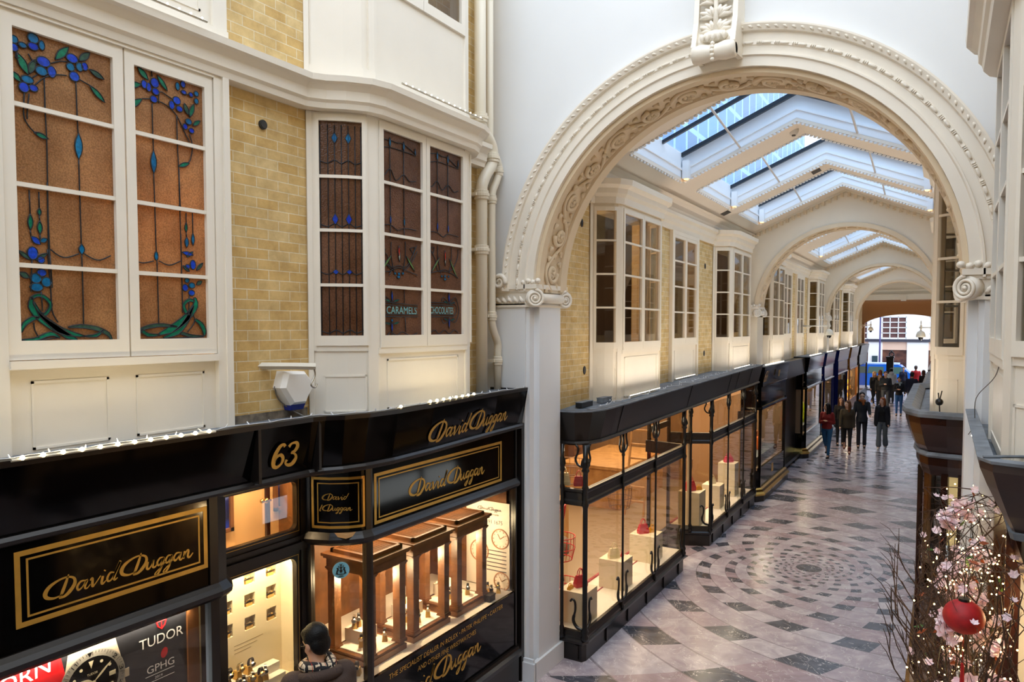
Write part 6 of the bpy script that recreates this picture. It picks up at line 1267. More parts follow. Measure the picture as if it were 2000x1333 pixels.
for x, y, z in ((-3.913, 8.3, 3.45), (-3.913, 13.6, 3.5), (-3.913, 13.6, 5.15), (-3.913, 8.2, 5.3)):
    b = MB(); b.ball((x, y, z), (.012, .04, .055), 10, 6); tag(b.build('wall_vent', mat('dark_vent', '#2b2a28', .6), smooth=True), 'small dark vent hole %s on the brick beside %s' % ('low' if z < 4 else 'high', 'the nearest clear bay' if y < 9 else 'the flat clear window'), 'vent')
# cables and clear bulbs trailing on the ledge
P = [(-3.55+.05*sin(k*1.3)+random.uniform(-.03, .03), 7.9+.145*k, 3.045+.0165*(.145*k)+random.uniform(0, .012)) for k in range(58)]
t = thing('string_lights', 'tangle of clear unlit string lights on the grey handbag shop ledge', 'string lights', (-3.55, 12, 3.05)); b = MB(); b.tube(P, .004, 5); b.build('cable', mat('clear_cable', '#c9ccd0', .3), t); b = MB()
for p in P: b.ball((p[0]+random.uniform(-.04, .04), p[1]+random.uniform(-.05, .05), p[2]+.01), .009, 6, 4)
b.build('bulbs', mat('clear_bulb', '#e8ecf2', .1), t)

# ================================================================ SHOP 66 AND THE ONES BEYOND
def black_shop(y0, y1, m, label, base_m=BRASS, ztop=3.08, zbot=2.66, sill=.75, sign=True, number=None, xw=-3.57, dark=True, curve=True, warm=20, bags=()):
    r = thing('shopfront', label, 'shopfront', (-3.7, (y0+y1)/2, 0))
    P = [(-4.0, y0), (xw-.1, y0+.02), (xw, y0+.16), (xw, y1-.16), (xw-.1, y1-.02), (-4.0, y1)]
    b = MB(); b.sweep(P, [(-.05, zbot), (0.03, zbot), (.09, ztop), (-.05, ztop)]); b.build('fascia', m, r)
    b = MB(); b.sweep(P, [(-.3, ztop), (.095, ztop), (.095, ztop+.02), (-.3, ztop+.02)]); b.build('lead_ledge', GREYMETAL, r)
    b = MB(); b.sweep(P, [(-.05, zbot-.03), (.035, zbot-.03), (.04, zbot), (-.05, zbot)]); b.sweep(P, [(-.05, 2.1), (.03, 2.1), (.04, 2.13), (.03, 2.16), (-.05, 2.16)]); b.build('rail', m, r)
    b = MB(); b.strip(P, 0, None, 2.16, zbot-.03, -.04, 0); b.build('panel', m, r); b = MB(); b.strip(P, 0, None, .3, sill, -.04, 0); b.build('stall_riser', m, r)
    L = plen(P)
    for s in (L[1]-.03, L[2]-.02, L[3]-.02, L[4]-.03): b = MB(); b.strip(P, s, s+.05, .3, 2.2, -.05, .015); b.build('post', m, r)
    b = MB(); b.strip(P, .03, L[-1]-.03, sill, 2.1, -.03, -.024); b.build('glass_pane', PANE, r)
    b = MB(); b.sweep(P, [(-.05, .14), (.12, .14), (.13, .18), (.08, .22), (.06, .27), (.02, .3), (-.05, .3)]); b.build('gilt_step', base_m, r, label='gold painted step moulding')
    b = MB(); b.sweep(P, [(-.05, 0), (.1, 0), (.1, .14), (-.05, .14)]); b.build('plinth', BLACKM, r)
    b = MB(); b.box(-5.2, -5.1, y0+.05, y1-.05, .3, 2.9); b.box(-5.2, -3.65, y0+.03, y0+.08, .3, 2.9); b.box(-5.2, -3.65, y1-.08, y1-.03, .3, 2.9); b.box(-5.2, -3.62, y0+.05, y1-.05, sill-.05, sill); b.box(-5.2, -3.62, y0+.05, y1-.05, 2.3, 2.34); b.build('window_box', mat('display_brown', '#8c6f52', .7), r)
    if warm: area('display_light', (-3.9, (y0+y1)/2, 2.25), (0, 0, 0), .25, (y1-y0)*.7, warm*2.5, (1, .85, .62))
    return r
s66 = black_shop(16.86, 20.1, BLACK, 'glossy black shop front numbered 66 with gold step moulding')
b = MB(); digits(b, (-3.545+.03, 16.98, 2.75), UY, Vector((.1, 0, .42)).normalized(), .24, [NUM6, NUM6]); b.prism([(-3.47, 18.4, 2.80), (-3.47, 18.55, 2.80), (-3.45, 18.55, 2.95), (-3.45, 18.4, 2.95)], (.006, 0, 0)); b.build('number', GOLD, s66, label='gilt number 66 on the fascia')
b = MB(); b.box(-3.572, -3.566, 18.3, 18.5, .45, .65); b.build('gilt_emblem', GOLD, s66)
b = MB(); b.box(-4.4, -3.7, 17.1, 19.6, .76, .95); tag(b.build('display_bench', mat('slate_card', '#39464c', .5)), 'dark slate display bench inside shop 66 window', 'bench')
handbag(-3.95, 17.25, .95, .34, .32, mat('ochre_leather', '#d9a21a', .35), 'ochre yellow handbag, nearest in the shop 66 window', 0); handbag(-3.95, 17.9, .95, .30, .26, ORG, 'orange handbag, middle one in the shop 66 window', 0); handbag(-3.95, 18.5, .95, .3, .30, mat('tan_leather', '#b9602a', .35), 'tan handbag, farthest in the shop 66 window', 0)
# doorway wall between
b = MB(); b.box(-4.8, -3.95, 16.72, 16.85, 0, 3.05); b.box(-4.1, -3.85, 20.1, 23.4, 0, 3.0); tag(b.build('trim_doorway', BLACKM), kind='structure')
b = MB(); b.box(-4.0, -3.6, 20.1, 23.2, 2.6, 3.06); b.box(-3.85, -3.68, 20.1, 23.3, .1, .2); tag(b.build('trim_fascia', BLACKM), kind='structure')
s2 = black_shop(23.2, 26.6, BLACK, 'glossy black curved shop front with green and yellow bags beyond shop 66', warm=18)
b = MB(); b.box(-4.4, -3.7, 23.5, 26.2, .76, .95); tag(b.build('display_bench', mat('slate_card', '#39464c', .5)), 'dark slate bench in the window with lime bags', 'bench')
handbag(-3.9, 23.6, .95, .3, .3, mat('green_leather', '#5f8a3a', .4), 'green handbag, left one in the second black shop window'); handbag(-3.9, 24.1, .95, .26, .26, mat('plum_leather', '#8a1440', .4), 'plum handbag between the green and the lime one'); handbag(-3.9, 24.7, .95, .4, .4, LIM, 'large bright lime handbag in the second black shop window')
NAVY = mat('navy_gloss', '#10184a', .12)
s3 = black_shop(27.0, 29.6, NAVY, 'glossy navy blue shop front with narrow panels', base_m=BLACKM, warm=6)
s4 = black_shop(30.4, 34.2, NAVY, 'tall deep navy shop front with plain dark corner panel', base_m=BLACKM, warm=0)
b = MB(); b.strip([(-4.0, 30.38), (-3.62, 30.40), (-3.53, 30.55)], 0, None, .3, 2.66, -.02, .01); b.build('corner_panel', NAVY, s4)
s5 = black_shop(34.8, 38.2, mat('bronze_paint', '#7a4a1c', .25), 'amber lit bronze shop front near the far end', base_m=BLACKM, warm=60)
s6 = black_shop(39.0, 43.4, BLACKM, 'dark shop front with railings by the street end', base_m=BLACKM, warm=25)
for k in range(12):
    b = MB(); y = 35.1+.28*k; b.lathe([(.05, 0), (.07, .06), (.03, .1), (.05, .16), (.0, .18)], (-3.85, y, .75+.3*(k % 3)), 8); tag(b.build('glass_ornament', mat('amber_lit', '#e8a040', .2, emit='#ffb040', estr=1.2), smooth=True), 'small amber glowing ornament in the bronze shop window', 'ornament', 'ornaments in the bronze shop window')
for a, c in ((16.9, 20.0), (23.3, 26.5), (27.1, 29.5), (30.5, 34), (35, 38)):
    b = MB(); b.box(-3.555, -3.53, a+.4, c-.5, 3.11, 3.13); tag(b.build('light_strip', mat('strip_glow', '#ffffff', .4, emit='#fff2dc', estr=3)), 'bright white light strip on the ledge above %s' % {16.9: 'shop 66', 23.3: 'the second glossy black shop', 27.1: 'the first navy shop', 30.5: 'the deep navy shop', 35: 'the bronze shop'}[a], 'light strip')

# ================================================================ RIGHT HAND SIDE
rs = thing('shopfront', 'polished mahogany shop front with bulging fascia and a cream blind on the right', 'shopfront', (-.1, 10, 0))
RP = [(.2, 8.08), (.05, 8.09), (-.12, 8.14), (-.2, 8.3), (-.24, 8.6), (-.25, 11.9), (-.1, 12.2), (.2, 12.3)]
RPm = [(mx(x), y) for x, y in RP]          # drawn on the left, mirrored
b = MB(); b.sweep(RPm, [(-.05, 2.76), (-.02, 2.76), (.02, 2.83), (.06, 2.94), (.09, 3.05), (.10, 3.14), (.06, 3.16), (.06, 3.1), (-.05, 3.08)]); b.build('fascia', MAHOG, rs, mirror=True)
b = MB(); b.sweep(RPm, [(-.03, 3.12), (.12, 3.12), (.13, 3.15), (.12, 3.18), (.04, 3.18)]); b.sweep(RPm, [(-.05, 2.72), (.0, 2.72), (.015, 2.74), (.0, 2.77), (-.05, 2.77)]); b.build('moulding', GREYMETAL, rs, mirror=True)
b = MB(); b.sweep(RPm, [(-.06, 2.54), (-.05, 2.54), (-.03, 2.6), (-.015, 2.64), (-.01, 2.73), (-.06, 2.73)]); b.build('lower_fascia', MAHOG, rs, mirror=True)
b = MB(); b.sweep(RPm, [(-.5, 3.09), (.06, 3.09), (.06, 3.1), (-.5, 3.1)]); b.build('lead_ledge', GREYMETAL, rs, mirror=True)
Lr = plen(RPm)
for s in (0, Lr[1]-.0, Lr[4]-.02, Lr[4]+1.4, Lr[5]-.02): b = MB(); b.strip(RPm, s, s+.06, .3, 2.56, -.1, -.03); b.build('post', MAHOG, rs, mirror=True)
b = MB(); b.strip(RPm, .04, Lr[1]+.02, 1.86, 2.55, -.075, -.07); b.build('blind', mat('glowing_cream_blind', '#eadcae', .7, emit='#ffe2a0', estr=.35), rs, mirror=True, label='cream blind with a painted-in glow')  # weak emission in the cloth stands in for lamplight on the blind
b = MB(); b.strip(RPm, .04, Lr[5], .4, 2.55, -.06, -.055); b.build('glass_pane', PANE, rs, mirror=True)
b = MB(); b.sweep(RPm, [(-.1, .1), (.0, .1), (.04, .13), (.04, .2), (.0, .24), (-.02, .4), (-.1, .4)]); b.build('gilt_step', BRASS, rs, mirror=True); b = MB(); b.sweep(RPm, [(-.1, 0), (.03, 0), (.03, .1), (-.1, .1)]); b.build('plinth', BLACKM, rs, mirror=True)
point('right_shop_lamp', (.25, 9.6, 1.9), 12, (1, .7, .4), .1)
# near right: the fascia over the camera's own shop
nf = thing('shopfront', 'brown bow ended fascia of the nearest shop on the right, with grey lead ledge', 'shopfront', (.3, 5.5, 0))
NP = [(.9, 4.20), (.6, 4.21), (.35, 4.22), (.22, 4.26), (.17, 4.38), (.17, 6.88)]
NPm = [(mx(x), y) for x, y in NP]
b = MB(); b.sweep(NPm, [(-.25, 2.98), (-.15, 2.96), (-.10, 3.05), (-.035, 3.19), (.0, 3.28), (.0, 3.32), (-.05, 3.32), (-.06, 3.22), (-.14, 3.12), (-.25, 3.1)]); b.build('fascia', mat('brown_fascia_paint', '#3b2820', .3, color2='#2a1b15', nscale=4), nf, mirror=True)
b = MB(); b.sweep(NPm, [(-.06, 3.32), (.01, 3.32), (.012, 3.335), (-.06, 3.34)]); b.sweep(NPm, [(-.28, 2.95), (-.14, 2.925), (-.13, 2.96), (-.28, 3.0)]); b.build('lip', GREYMETAL, nf, mirror=True)
b = MB(); b.sweep(NPm, [(-.6, 3.2), (-.06, 3.2), (-.06, 3.22), (-.6, 3.22)]); b.build('lead_ledge', GREYMETAL, nf, mirror=True)
b = MB(); b.box(.74, .78, 4.35, 6.9, 0, 2.95); b.build('lit_backing', mat('warm_beige', '#d8ae78', .7), nf); point('near_right_shop_lamp', (.56, 5.2, 2.3), 14, (1, .72, .36), .06); point('near_right_shop_lamp', (.56, 6.2, 1.5), 14, (1, .72, .36), .06)
b = MB(); b.box(.4, .5, 4.4, 6.9, 2.6, 2.7); b.box(.36, .42, 4.4, 6.9, 0, .4); b.box(.36, .44, 6.6, 6.7, .4, 2.85); b.box(.36, .44, 5.4, 5.45, .4, 2.85); b.build('window_frame', MAHOG, nf)
b = MB(); b.box(.34, .44, 6.72, 6.94, 0, 2.2); b.build('post', WOOD, nf)
t = thing('light_strip', 'white aluminium light strip lying on the near right ledge', 'light strip', (.4, 5.1, 3.23)); b = MB(); b.tube([(.36, 4.5, 3.25), (.36, 5.9, 3.25)], .022, 8); b.build('profile', mat('white_aluminium', '#d8dde2', .4), t)
t = thing('tie_bar', 'thin grey steel tie bar with round bulb fitting across the near right ledge', 'bar', (.3, 4.3, 3.36)); b = MB(); b.tube([(.18, 4.32, 3.345), (.6, 4.4, 3.37)], .008, 6); b.build('bar', GREYMETAL, t); b = MB(); b.ball((.42, 4.36, 3.34), .035, 10, 8); b.build('bulb', mat('clear_bulb', '#e8ecf2', .1), t, smooth=True)
b = MB(); b.tube(catmull([(.28, 5.0, 3.84), (.265, 5.2, 3.7), (.2, 6.0, 3.5), (.2, 6.2, 3.3), (.16, 6.0, 3.24)], 6), .003, 5); tag(b.build('loose_wire', mat('grey_cable', '#6a6660', .5)), 'thin loose wire hanging from the near right bay window to the ledge', 'wire')
t = thing('light_junction', 'small black junction with a few glowing bulbs on the near right ledge', 'junction box', (.2, 5.6, 3.22)); b = MB(); b.ball((.2, 5.6, 3.25), (.025, .04, .02), 8, 6); b.build('body', IRON, t)
for k in range(6): b = MB(); b.ball((.2+.03*cos(k*1.1), 5.6+.07*sin(k*1.1), 3.25+.012*k), .006, 6, 4); b.build('bulb', LEDC, t)
t = thing('spotlight', 'small black spotlight with two prongs on the right hand ledge', 'spotlight', (-.03, 8.12, 3.2)); b = MB(); b.ball((-.03, 8.12, 3.27), .035, 10, 8); b.tube([(-.03, 8.12, 3.27), (-.04, 8.12, 3.36)], .006, 6); b.tube([(-.03, 8.12, 3.27), (-.01, 8.12, 3.38)], .006, 6); b.tube([(-.03, 8.12, 3.27), (-.02, 8.12, 3.1)], .006, 6); b.build('head', IRON, t)
# other side in simple but real form: keeps the dark reflections true
def right_shop(y0, y1, m, label, x=-.15, ztop=3.1):
    r = thing('shopfront', label, 'shopfront', (x+.1, (y0+y1)/2, 0)); b = MB(); b.prism([(x-.14, y0, ztop), (x+.05, y0, ztop), (x+.05, y0, 2.66), (x-.03, y0, 2.66)], (0, y1-y0, 0)); b.build('fascia', m, r)
    b = MB(); b.box(x, x+.05, y0, y1, 0, .4); b.box(x, x+.05, y0, y1, 2.1, 2.2)
    n = max(2, int((y1-y0)/1.1))
    for k in range(n+1): yy = y0+(y1-y0-.08)*k/n; b.box(x, x+.05, yy, yy+.08, .4, 2.66)
    b.build('frame', m, r); b = MB(); b.box(x+.02, x+.03, y0, y1, .4, 2.66); b.build('glass_pane', PANE, r); b = MB(); b.box(x+.9, x+.95, y0, y1, 0, 3); b.build('backing_wall', mat('display_brown', '#8c6f52', .7), r)
    b = MB(); b.box(x-.1, x+.9, y0, y1, ztop, ztop+.02); b.build('lead_ledge', GREYMETAL, r)
right_shop(12.4, 16.6, BLACKM, 'black shop front on the right hand side beyond the mahogany one')
right_shop(17.4, 22.4, MAHOG, 'mahogany shop front on the right in the second section'); right_shop(22.8, 27.9, BLACKM, 'black shop front on the right before the third arch'); right_shop(28.7, 38, NAVY, 'navy shop front on the right towards the street'); right_shop(39, 43.6, BLACKM, 'black shop front on the right at the street end')
right_shop(-4.5, 4.25, BLACKM, 'dark shop front below the camera on the right', .75, 3.2)
# lamps on brackets with dome cameras
def dome(x, y, z, xw, label):
    t = thing('dome_camera', label, 'security camera', (x, y, z-.3)); DW = mat('dome_white', '#e9e4d4', .35)
    b = MB(); b.tube([(xw, y, z), (x+(.05 if xw < x else -.05), y, z)], .018, 8); sg = 1 if xw < x else -1
    b.tube(catmull([(xw, y, z-.25), (xw+sg*.1, y, z-.2), (xw+sg*.2, y, z-.06), (xw+sg*.3, y, z)], 5), .01, 6); b.tube(catmull([(xw+sg*.05, y, z-.1), (xw+sg*.12, y, z-.12), (xw+sg*.12, y, z-.05), (xw+sg*.06, y, z-.04)], 4), .008, 6)
    b.lathe([(.0, .22), (.012, .2), (.02, .12), (.008, .1), (.035, .05), (.03, -.04), (.015, -.06), (.03, -.09)], (x, y, z), 10); b.build('bracket', DW, t, smooth=True)
    b = MB(); b.lathe([(.03, -.09), (.09, -.13), (.12, -.2), (.13, -.27), (.125, -.29)], (x, y, z), 18); b.build('housing', DW, t, smooth=True)
    b = MB(); b.lathe([(.07, -.29), (.065, -.33), (.04, -.37), (.01, -.385)], (x, y, z), 14); b.build('camera_dome', IRON, t, smooth=True)
dome(-3.1, 24.4, 4.03, -3.88, 'cream dome camera hanging on a long bracket from the left wall'); dome(-.62, 25, 3.98, .15, 'cream dome camera on a bracket from the right wall'); dome(-3.35, 42.3, 4.1, -3.9, 'brownish dome camera in silhouette near the street end')
# ================================================================ PEOPLE
SKIN = mat('skin', '#c99a7e', .5); SKINP = mat('pale_skin', '#e0b8a0', .5)
def limb(o, ang_f, ang_s, L):
    """end point of a limb from o, swung forward (-y) by ang_f and outward by ang_s"""
    return Vector(o) + Vector((sin(ang_s)*L, -sin(ang_f)*L*cos(ang_s), -cos(ang_f)*cos(ang_s)*L))
def person(loc, rotz, label, H=1.68, female=True, top='#222222', top_len=.0, bottom='#222b45', flare=False, shoes='#1a1410', hair='#3a241a', hair_len=0, legs=((.12, .05), (-.15, .25)), arms=((.1, .2), (-.1, .2)), folded=False, look=0, skin=SKIN, coat_open=None, scarf=None, glasses=False, vox=.014, hood=False, boots=False, group=None, tilt=0, collar=None, bulk=1.0):
    r = thing('person', label, 'person', loc, rotz, group); s = H/1.70; M0 = Matrix.Translation(loc) @ Matrix.Rotation(rotz, 4, 'Z') @ Matrix.Scale(s, 4)
    fw = .88 if female else 1.0
    P = Vector((0, 0, .93)); hip = [P+Vector((sg*.085, 0, -.02)) for sg in (-1, 1)]; knees = []; ank = []; 
    for k in (0, 1):
        a, bnd = legs[k]; kn = limb(hip[k], a, 0, .43); knees.append(kn); ank.append(limb(kn, a-bnd, 0, .42))
    low = min(v.z for v in ank)-.08; sh = Vector((0, 0, -low)); P = P+sh; hip = [v+sh for v in hip]; knees = [v+sh for v in knees]; ank = [v+sh for v in ank]
    lean = Vector((0, -.03, 0)); chest = P+Vector((0, -.015, .36)); neck = P+Vector((0, -.02, .52))+lean*.5; head = neck+Vector((0, -.025-tilt*.06, .14-abs(tilt)*.02))
    shd = [chest+Vector((sg*.165*fw, .005, .08)) for sg in (-1, 1)]; elb = []; wr = []
    for k, sg in ((0, -1), (1, 1)):
        a, bnd = arms[k]; e = limb(shd[k], a, sg*.16, .28); elb.append(e)
        if folded: w = e+Vector((-sg*.17, -.15, .06)); 
        else: w = limb(e, a+bnd, sg*.04, .25)
        wr.append(w)
    RH = Matrix.Translation(head) @ Matrix.Rotation(look, 4, 'Z') @ Matrix.Rotation(tilt, 4, 'X')
    b = MB()      # skin: one continuous body
    b.T = M0
    for k in (0, 1):
        b.cone(hip[k], knees[k], .07, .048); b.cone(knees[k], ank[k], .046, .033); b.cone(ank[k], ank[k]+Vector((0, -.12, -.05)), .033, .026)
        b.cone(shd[k], elb[k], .043, .034); b.cone(elb[k], wr[k], .033, .022)
        d = (wr[k]-elb[k]).normalized(); sg = (-1, 1)[k]; palm = wr[k]+d*.05; b.cone(wr[k], palm, .024, .032)
        side = Vector((0, 1, 0)).cross(d); side = side.normalized() if side.length > .1 else Vector((1, 0, 0)); fwd = d.cross(side).normalized()
        for q in range(4):
            f0 = palm+fwd*(.024-.016*q)+d*.01; L = (.055, .065, .06, .045)[q]; f1 = f0+d*L*.55+side*.004; f2 = f1+d*L*.35-side*sg*.018; b.tube([f0, f1, f2], [.0095, .009, .007], 6)
        b.tube([wr[k]+d*.015+fwd*.018, wr[k]+d*.04+fwd*.045, wr[k]+d*.07+fwd*.05], [.012, .01, .008], 6)
    b.cone(P, chest, .085, .085); b.cone(chest+Vector((0, 0, .05)), neck, .075, .05); b.cone(neck-Vector((0, 0, .02)), head-Vector((0, 0, .05)), .052, .05)
    b.T = M0 @ RH
    b.ball((0, .01, .03), (.074, .088, .088), 16, 12); b.ball((0, -.02, -.045), (.056, .062, .07), 14, 10); b.ball((0, -.045, -.085), (.03, .028, .024), 10, 8)
    b.tube([(0, -.072, .015), (0, -.096, -.018), (0, -.1, -.032), (0, -.078, -.042)], [.009, .012, .014, .01], 8)
    for sg in (-1, 1): b.ball((sg*.074, .012, -.01), (.01, .02, .03), 8, 6); b.ball((sg*.034, -.055, -.03), (.022, .02, .02), 8, 6)
    b.ball((0, -.074, -.064), (.022, .012, .006), 8, 6); b.ball((0, -.07, .028), (.05, .014, .008), 8, 6)
    b.build('body', skin, r, remesh=min(vox, .011)/s if False else min(vox, .011))
    EY = mat('eye', '#1a1512', .2)
    b = MB(); b.T = M0 @ RH
    for sg in (-1, 1): b.ball((sg*.029, -.076, .005), (.012, .007, .006), 8, 6)
    b.build('eyes', EY, r); b = MB(); b.T = M0 @ RH; b.ball((0, -.084, -.063), (.021, .006, .0045), 8, 6); b.build('mouth', mat('lips', '#9a5248', .5), r)
    # trousers
    b = MB(); b.T = M0
    for k in (0, 1):
        b.cone(hip[k]+Vector((0, .01, 0)), knees[k], .092 if female else .088, .06*(1.2 if flare else 1)); b.cone(knees[k], ank[k]+(Vector((0, 0, .04)) if not flare else Vector((0, 0, .07))), .058*(1.2 if flare else 1), .043*(2.0 if flare else 1.05 if female else 1.35))
    b.cone(P+Vector((-.04, .015, -.0)), P+Vector((.04, .015, 0)), .112, .112); b.cone(P, P+Vector((0, 0, .08)), .12*fw+.01, .115*fw+.005); b.build('trousers', mat('cloth_'+bottom[1:], bottom, .8), r, remesh=vox)
    b = MB(); b.T = M0
    for k in (0, 1):
        a = ank[k]; b.cone(a+Vector((0, .03, -.045)), a+Vector((0, -.14, -.05)), .04, .035); b.cone(a, a+Vector((0, .01, -.03)), .045, .046)
        if boots: b.cone(a+Vector((0, 0, .12)), a, .055, .05)
    b.build('shoes', mat('shoe_'+shoes[1:], shoes, .5), r, remesh=vox)
    # top
    b = MB(); b.T = M0; TL = P.z-.03-top_len
    rings = []
    for z, w, d, y in ((TL, .155+top_len*.12, .12+top_len*.08, .0), (P.z+.03, .15, .115, .0), (P.z+.16, .128*fw+.01, .1, -.005), (P.z+.30, .15*fw+.008, .122, -.015), (P.z+.38, .172*fw+.005, .118, -.01), (P.z+.455, .155*fw, .09, .0), (P.z+.50, .075, .065, -.005), (P.z+.525, .06, .055, -.01)):
        rings.append([(w*bulk*cos(2*pi*k/20), y+d*bulk*sin(2*pi*k/20), z) for k in range(20)])
    b.loft(rings)
    if female: b.ball((-.065, -.105, P.z+.33), (.055, .045, .055), 10, 8); b.ball((.065, -.105, P.z+.33), (.055, .045, .055), 10, 8)
    for k in (0, 1): b.cone(shd[k], elb[k], .062*bulk, .05*bulk); b.cone(elb[k], wr[k]-(wr[k]-elb[k])*.06, .05*bulk, .038*bulk)
    if collar: b.cone(neck+Vector((-.03, 0, .0)), neck+Vector((.03, 0, .0)), .07, .07)
    b.build('top', mat('cloth_'+top[1:], top, .85, bump=.3, bscale=90), r, remesh=vox)
    if coat_open:
        b = MB(); b.T = M0
        for sg in (-1, 1):
            b.cone(chest+Vector((sg*.11, -.04, .06)), P+Vector((sg*.17, -.02, -.12)), .085, .075); b.cone(shd[0 if sg < 0 else 1], elb[0 if sg < 0 else 1], .075, .062); k = 0 if sg < 0 else 1; b.cone(elb[k], wr[k], .062, .05)
        b.cone(chest+Vector((0, .06, .05)), P+Vector((0, .08, -.15)), .14, .12); b.cone(chest+Vector((-.1, .05, .1)), chest+Vector((.1, .05, .1)), .07, .07); b.build('open_jacket', mat('cloth_'+coat_open[1:], coat_open, .8), r, remesh=vox)
    # hair
    b = MB(); b.T = M0 @ RH; b.ball((0, .025, .048), (.084, .092, .086), 16, 12); b.ball((0, .05, .0), (.078, .06, .085), 14, 10); b.ball((-.03, -.012, .078), (.045, .05, .035), 10, 8); b.ball((.03, -.012, .078), (.045, .05, .035), 10, 8)
    if hair_len:
        for sg in (-1, 1): b.cone((sg*.062, .01, .02), (sg*.075, -.0, -.05-hair_len*.7), .035, .03)
        b.cone((0, .06, .0), (0, .075, -.06-hair_len), .075, .065)
    b.build('hair', mat('hair_'+hair[1:], hair, .45, bump=.4, bscale=120, spec=.25), r, remesh=.009)
    if scarf:
        b = MB(); b.T = M0; P_ = [(neck.x+.075*cos(t), neck.y+.07*sin(t), neck.z+.0+.008*sin(2*t)) for t in [2*pi*k/24 for k in range(25)]]; b.tube(P_, .038, 10); b.cone((.03, neck.y-.08, neck.z-.02), (.035, neck.y-.1, neck.z-.1), .035, .035); b.build('scarf', mat('cloth_'+scarf[1:], scarf, .85), r, remesh=.012)
    if hood: b = MB(); b.T = M0; b.ball(neck+Vector((0, .09, -.0)), (.12, .07, .1), 14, 10); b.build('hood', mat('cloth_'+top[1:], top, .85), r, smooth=True)
    if glasses:
        b = MB(); b.T = M0 @ RH
        for sg in (-1, 1): b.tube([(sg*.03+.02*cos(t), -.088, .004+.016*sin(t)) for t in [2*pi*k/14 for k in range(15)]], .0025, 5); b.tube([(sg*.05, -.086, .006), (sg*.075, -.02, .008), (sg*.076, .01, .004)], .0025, 5)
        b.tube([(-.01, -.09, .006), (.01, -.09, .006)], .0025, 5); b.build('spectacles', IRON, r)
    return r, M0, RH, neck
W1 = ((.25, .05), (-.3, .35)); W2 = ((-.25, .4), (.22, .02)); ST = ((.03, .02), (-.04, .03))
person((-3.02, 23.75, 0), radians(-8), 'woman with dark hair, red sweater and blue jeans walking nearest the left shop windows', 1.66, top='#7d1a17', bottom='#24567c', hair='#17100e', hair_len=.22, folded=True, legs=((-.22, .45), (.2, .02)), look=radians(-60), shoes='#15110f', bulk=1.06)
person((-2.58, 24.9, 0), radians(4), 'woman in olive jacket, black leggings and red-brown boots with long light brown hair', 1.66, top='#3a3020', top_len=.08, bottom='#111116', hair='#6b4327', hair_len=.24, legs=W2, shoes='#5c1f16', boots=True, look=radians(-45), skin=SKINP, arms=((.15, .25), (-.05, .3)), bulk=1.12)
person((-2.28, 26.2, 0), radians(5), 'man with glasses, orange scarf and dark blue coat behind the woman in olive', 1.82, False, top='#141a24', top_len=.1, bottom='#151823', hair='#1d1410', legs=ST, scarf='#8a4a1c', glasses=True, arms=((.1, .3), (.3, 1.0)), skin=SKINP)
person((-2.95, 26.4, 0), radians(15), 'brown haired woman half hidden between the olive jacket and the man with glasses', 1.62, top='#16120f', bottom='#15161c', hair='#4a2a1a', hair_len=.2, legs=ST)
person((-1.68, 26.25, 0), radians(-5), 'woman with auburn bob, open dark jacket, grey flared trousers and white shoes', 1.68, top='#0f0f11', bottom='#5a6268', flare=True, hair='#8a4a28', hair_len=.1, legs=((.12, .05), (-.1, .15)), shoes='#d8d8da', look=radians(-30), coat_open='#12131c', skin=SKINP, arms=((-.1, .25), (.1, .2)))
person((-1.7, 36.6, 0), radians(0), 'woman in blue jeans and dark jacket with pale scarf, hands together, middle distance', 1.72, top='#14161c', bottom='#2c5a92', hair='#2a1a14', legs=ST, folded=True, scarf='#8fa3a6', vox=.02)
person((-2.35, 38.3, 0), radians(0), 'man in dark jumper and grey trousers facing the camera, middle distance', 1.86, False, top='#141a22', bottom='#3c4148', hair='#6a3c22', legs=ST, folded=True, vox=.02, bulk=1.1, skin=SKINP)
person((-1.28, 38.7, 0), radians(170), 'man seen from behind in navy jacket and grey brown trousers, middle distance', 1.86, False, top='#12162c', top_len=.1, bottom='#4f4642', hair='#1c1514', legs=W1, vox=.02, bulk=1.12)
person((-3.05, 41.0, 0), radians(30), 'fair haired woman in black coat standing by the far shop windows', 1.72, top='#101114', top_len=.2, bottom='#15161a', hair='#b08a58', hair_len=.15, legs=W1, vox=.02, shoes='#cfcfd2')
person((-2.35, 42.6, 0), radians(190), 'person from behind in a pale grey hooded sweatshirt', 1.80, False, top='#b9c4d2', bottom='#23242a', hair='#15110f', legs=ST, vox=.02, hood=True, bulk=1.15)
person((-2.8, 41.8, 0), radians(200), 'person with reddish brown hair in brown coat beside the grey hooded one', 1.74, top='#3a2a22', bottom='#1d1d22', hair='#6a3018', hair_len=.15, legs=ST, vox=.02)
person((-2.7, 39.6, 0), radians(20), 'short fair haired person in dark coat in front of the pale hooded figure', 1.6, top='#2a2622', bottom='#1d1d22', hair='#a07a50', hair_len=.1, legs=ST, vox=.02)
person((-1.35, 46.5, 0), radians(180), 'person in bright red jacket walking out to the street', 1.8, False, top='#b01422', bottom='#23242a', hair='#5a4a44', legs=W1, vox=.02, bulk=1.2)
person((-2.0, 47.3, 0), radians(0), 'person in dark blue coat by the black gate pillar at the street end', 1.66, top='#1c2440', bottom='#1d1d22', hair='#2c1c18', legs=ST, vox=.02)
person((-.9, 43.5, 0), radians(185), 'dark clothed person with brown hair near the right end of the arcade', 1.7, top='#241a18', top_len=.1, bottom='#1c1a1c', hair='#6a4028', hair_len=.1, legs=ST, vox=.02)
person((-.5, 29.5, 0), radians(175), 'person in dark trousers mostly hidden behind the mahogany fascia on the right', 1.72, False, top='#17151a', bottom='#2c2428', hair='#2c1c18', legs=W1, vox=.02)
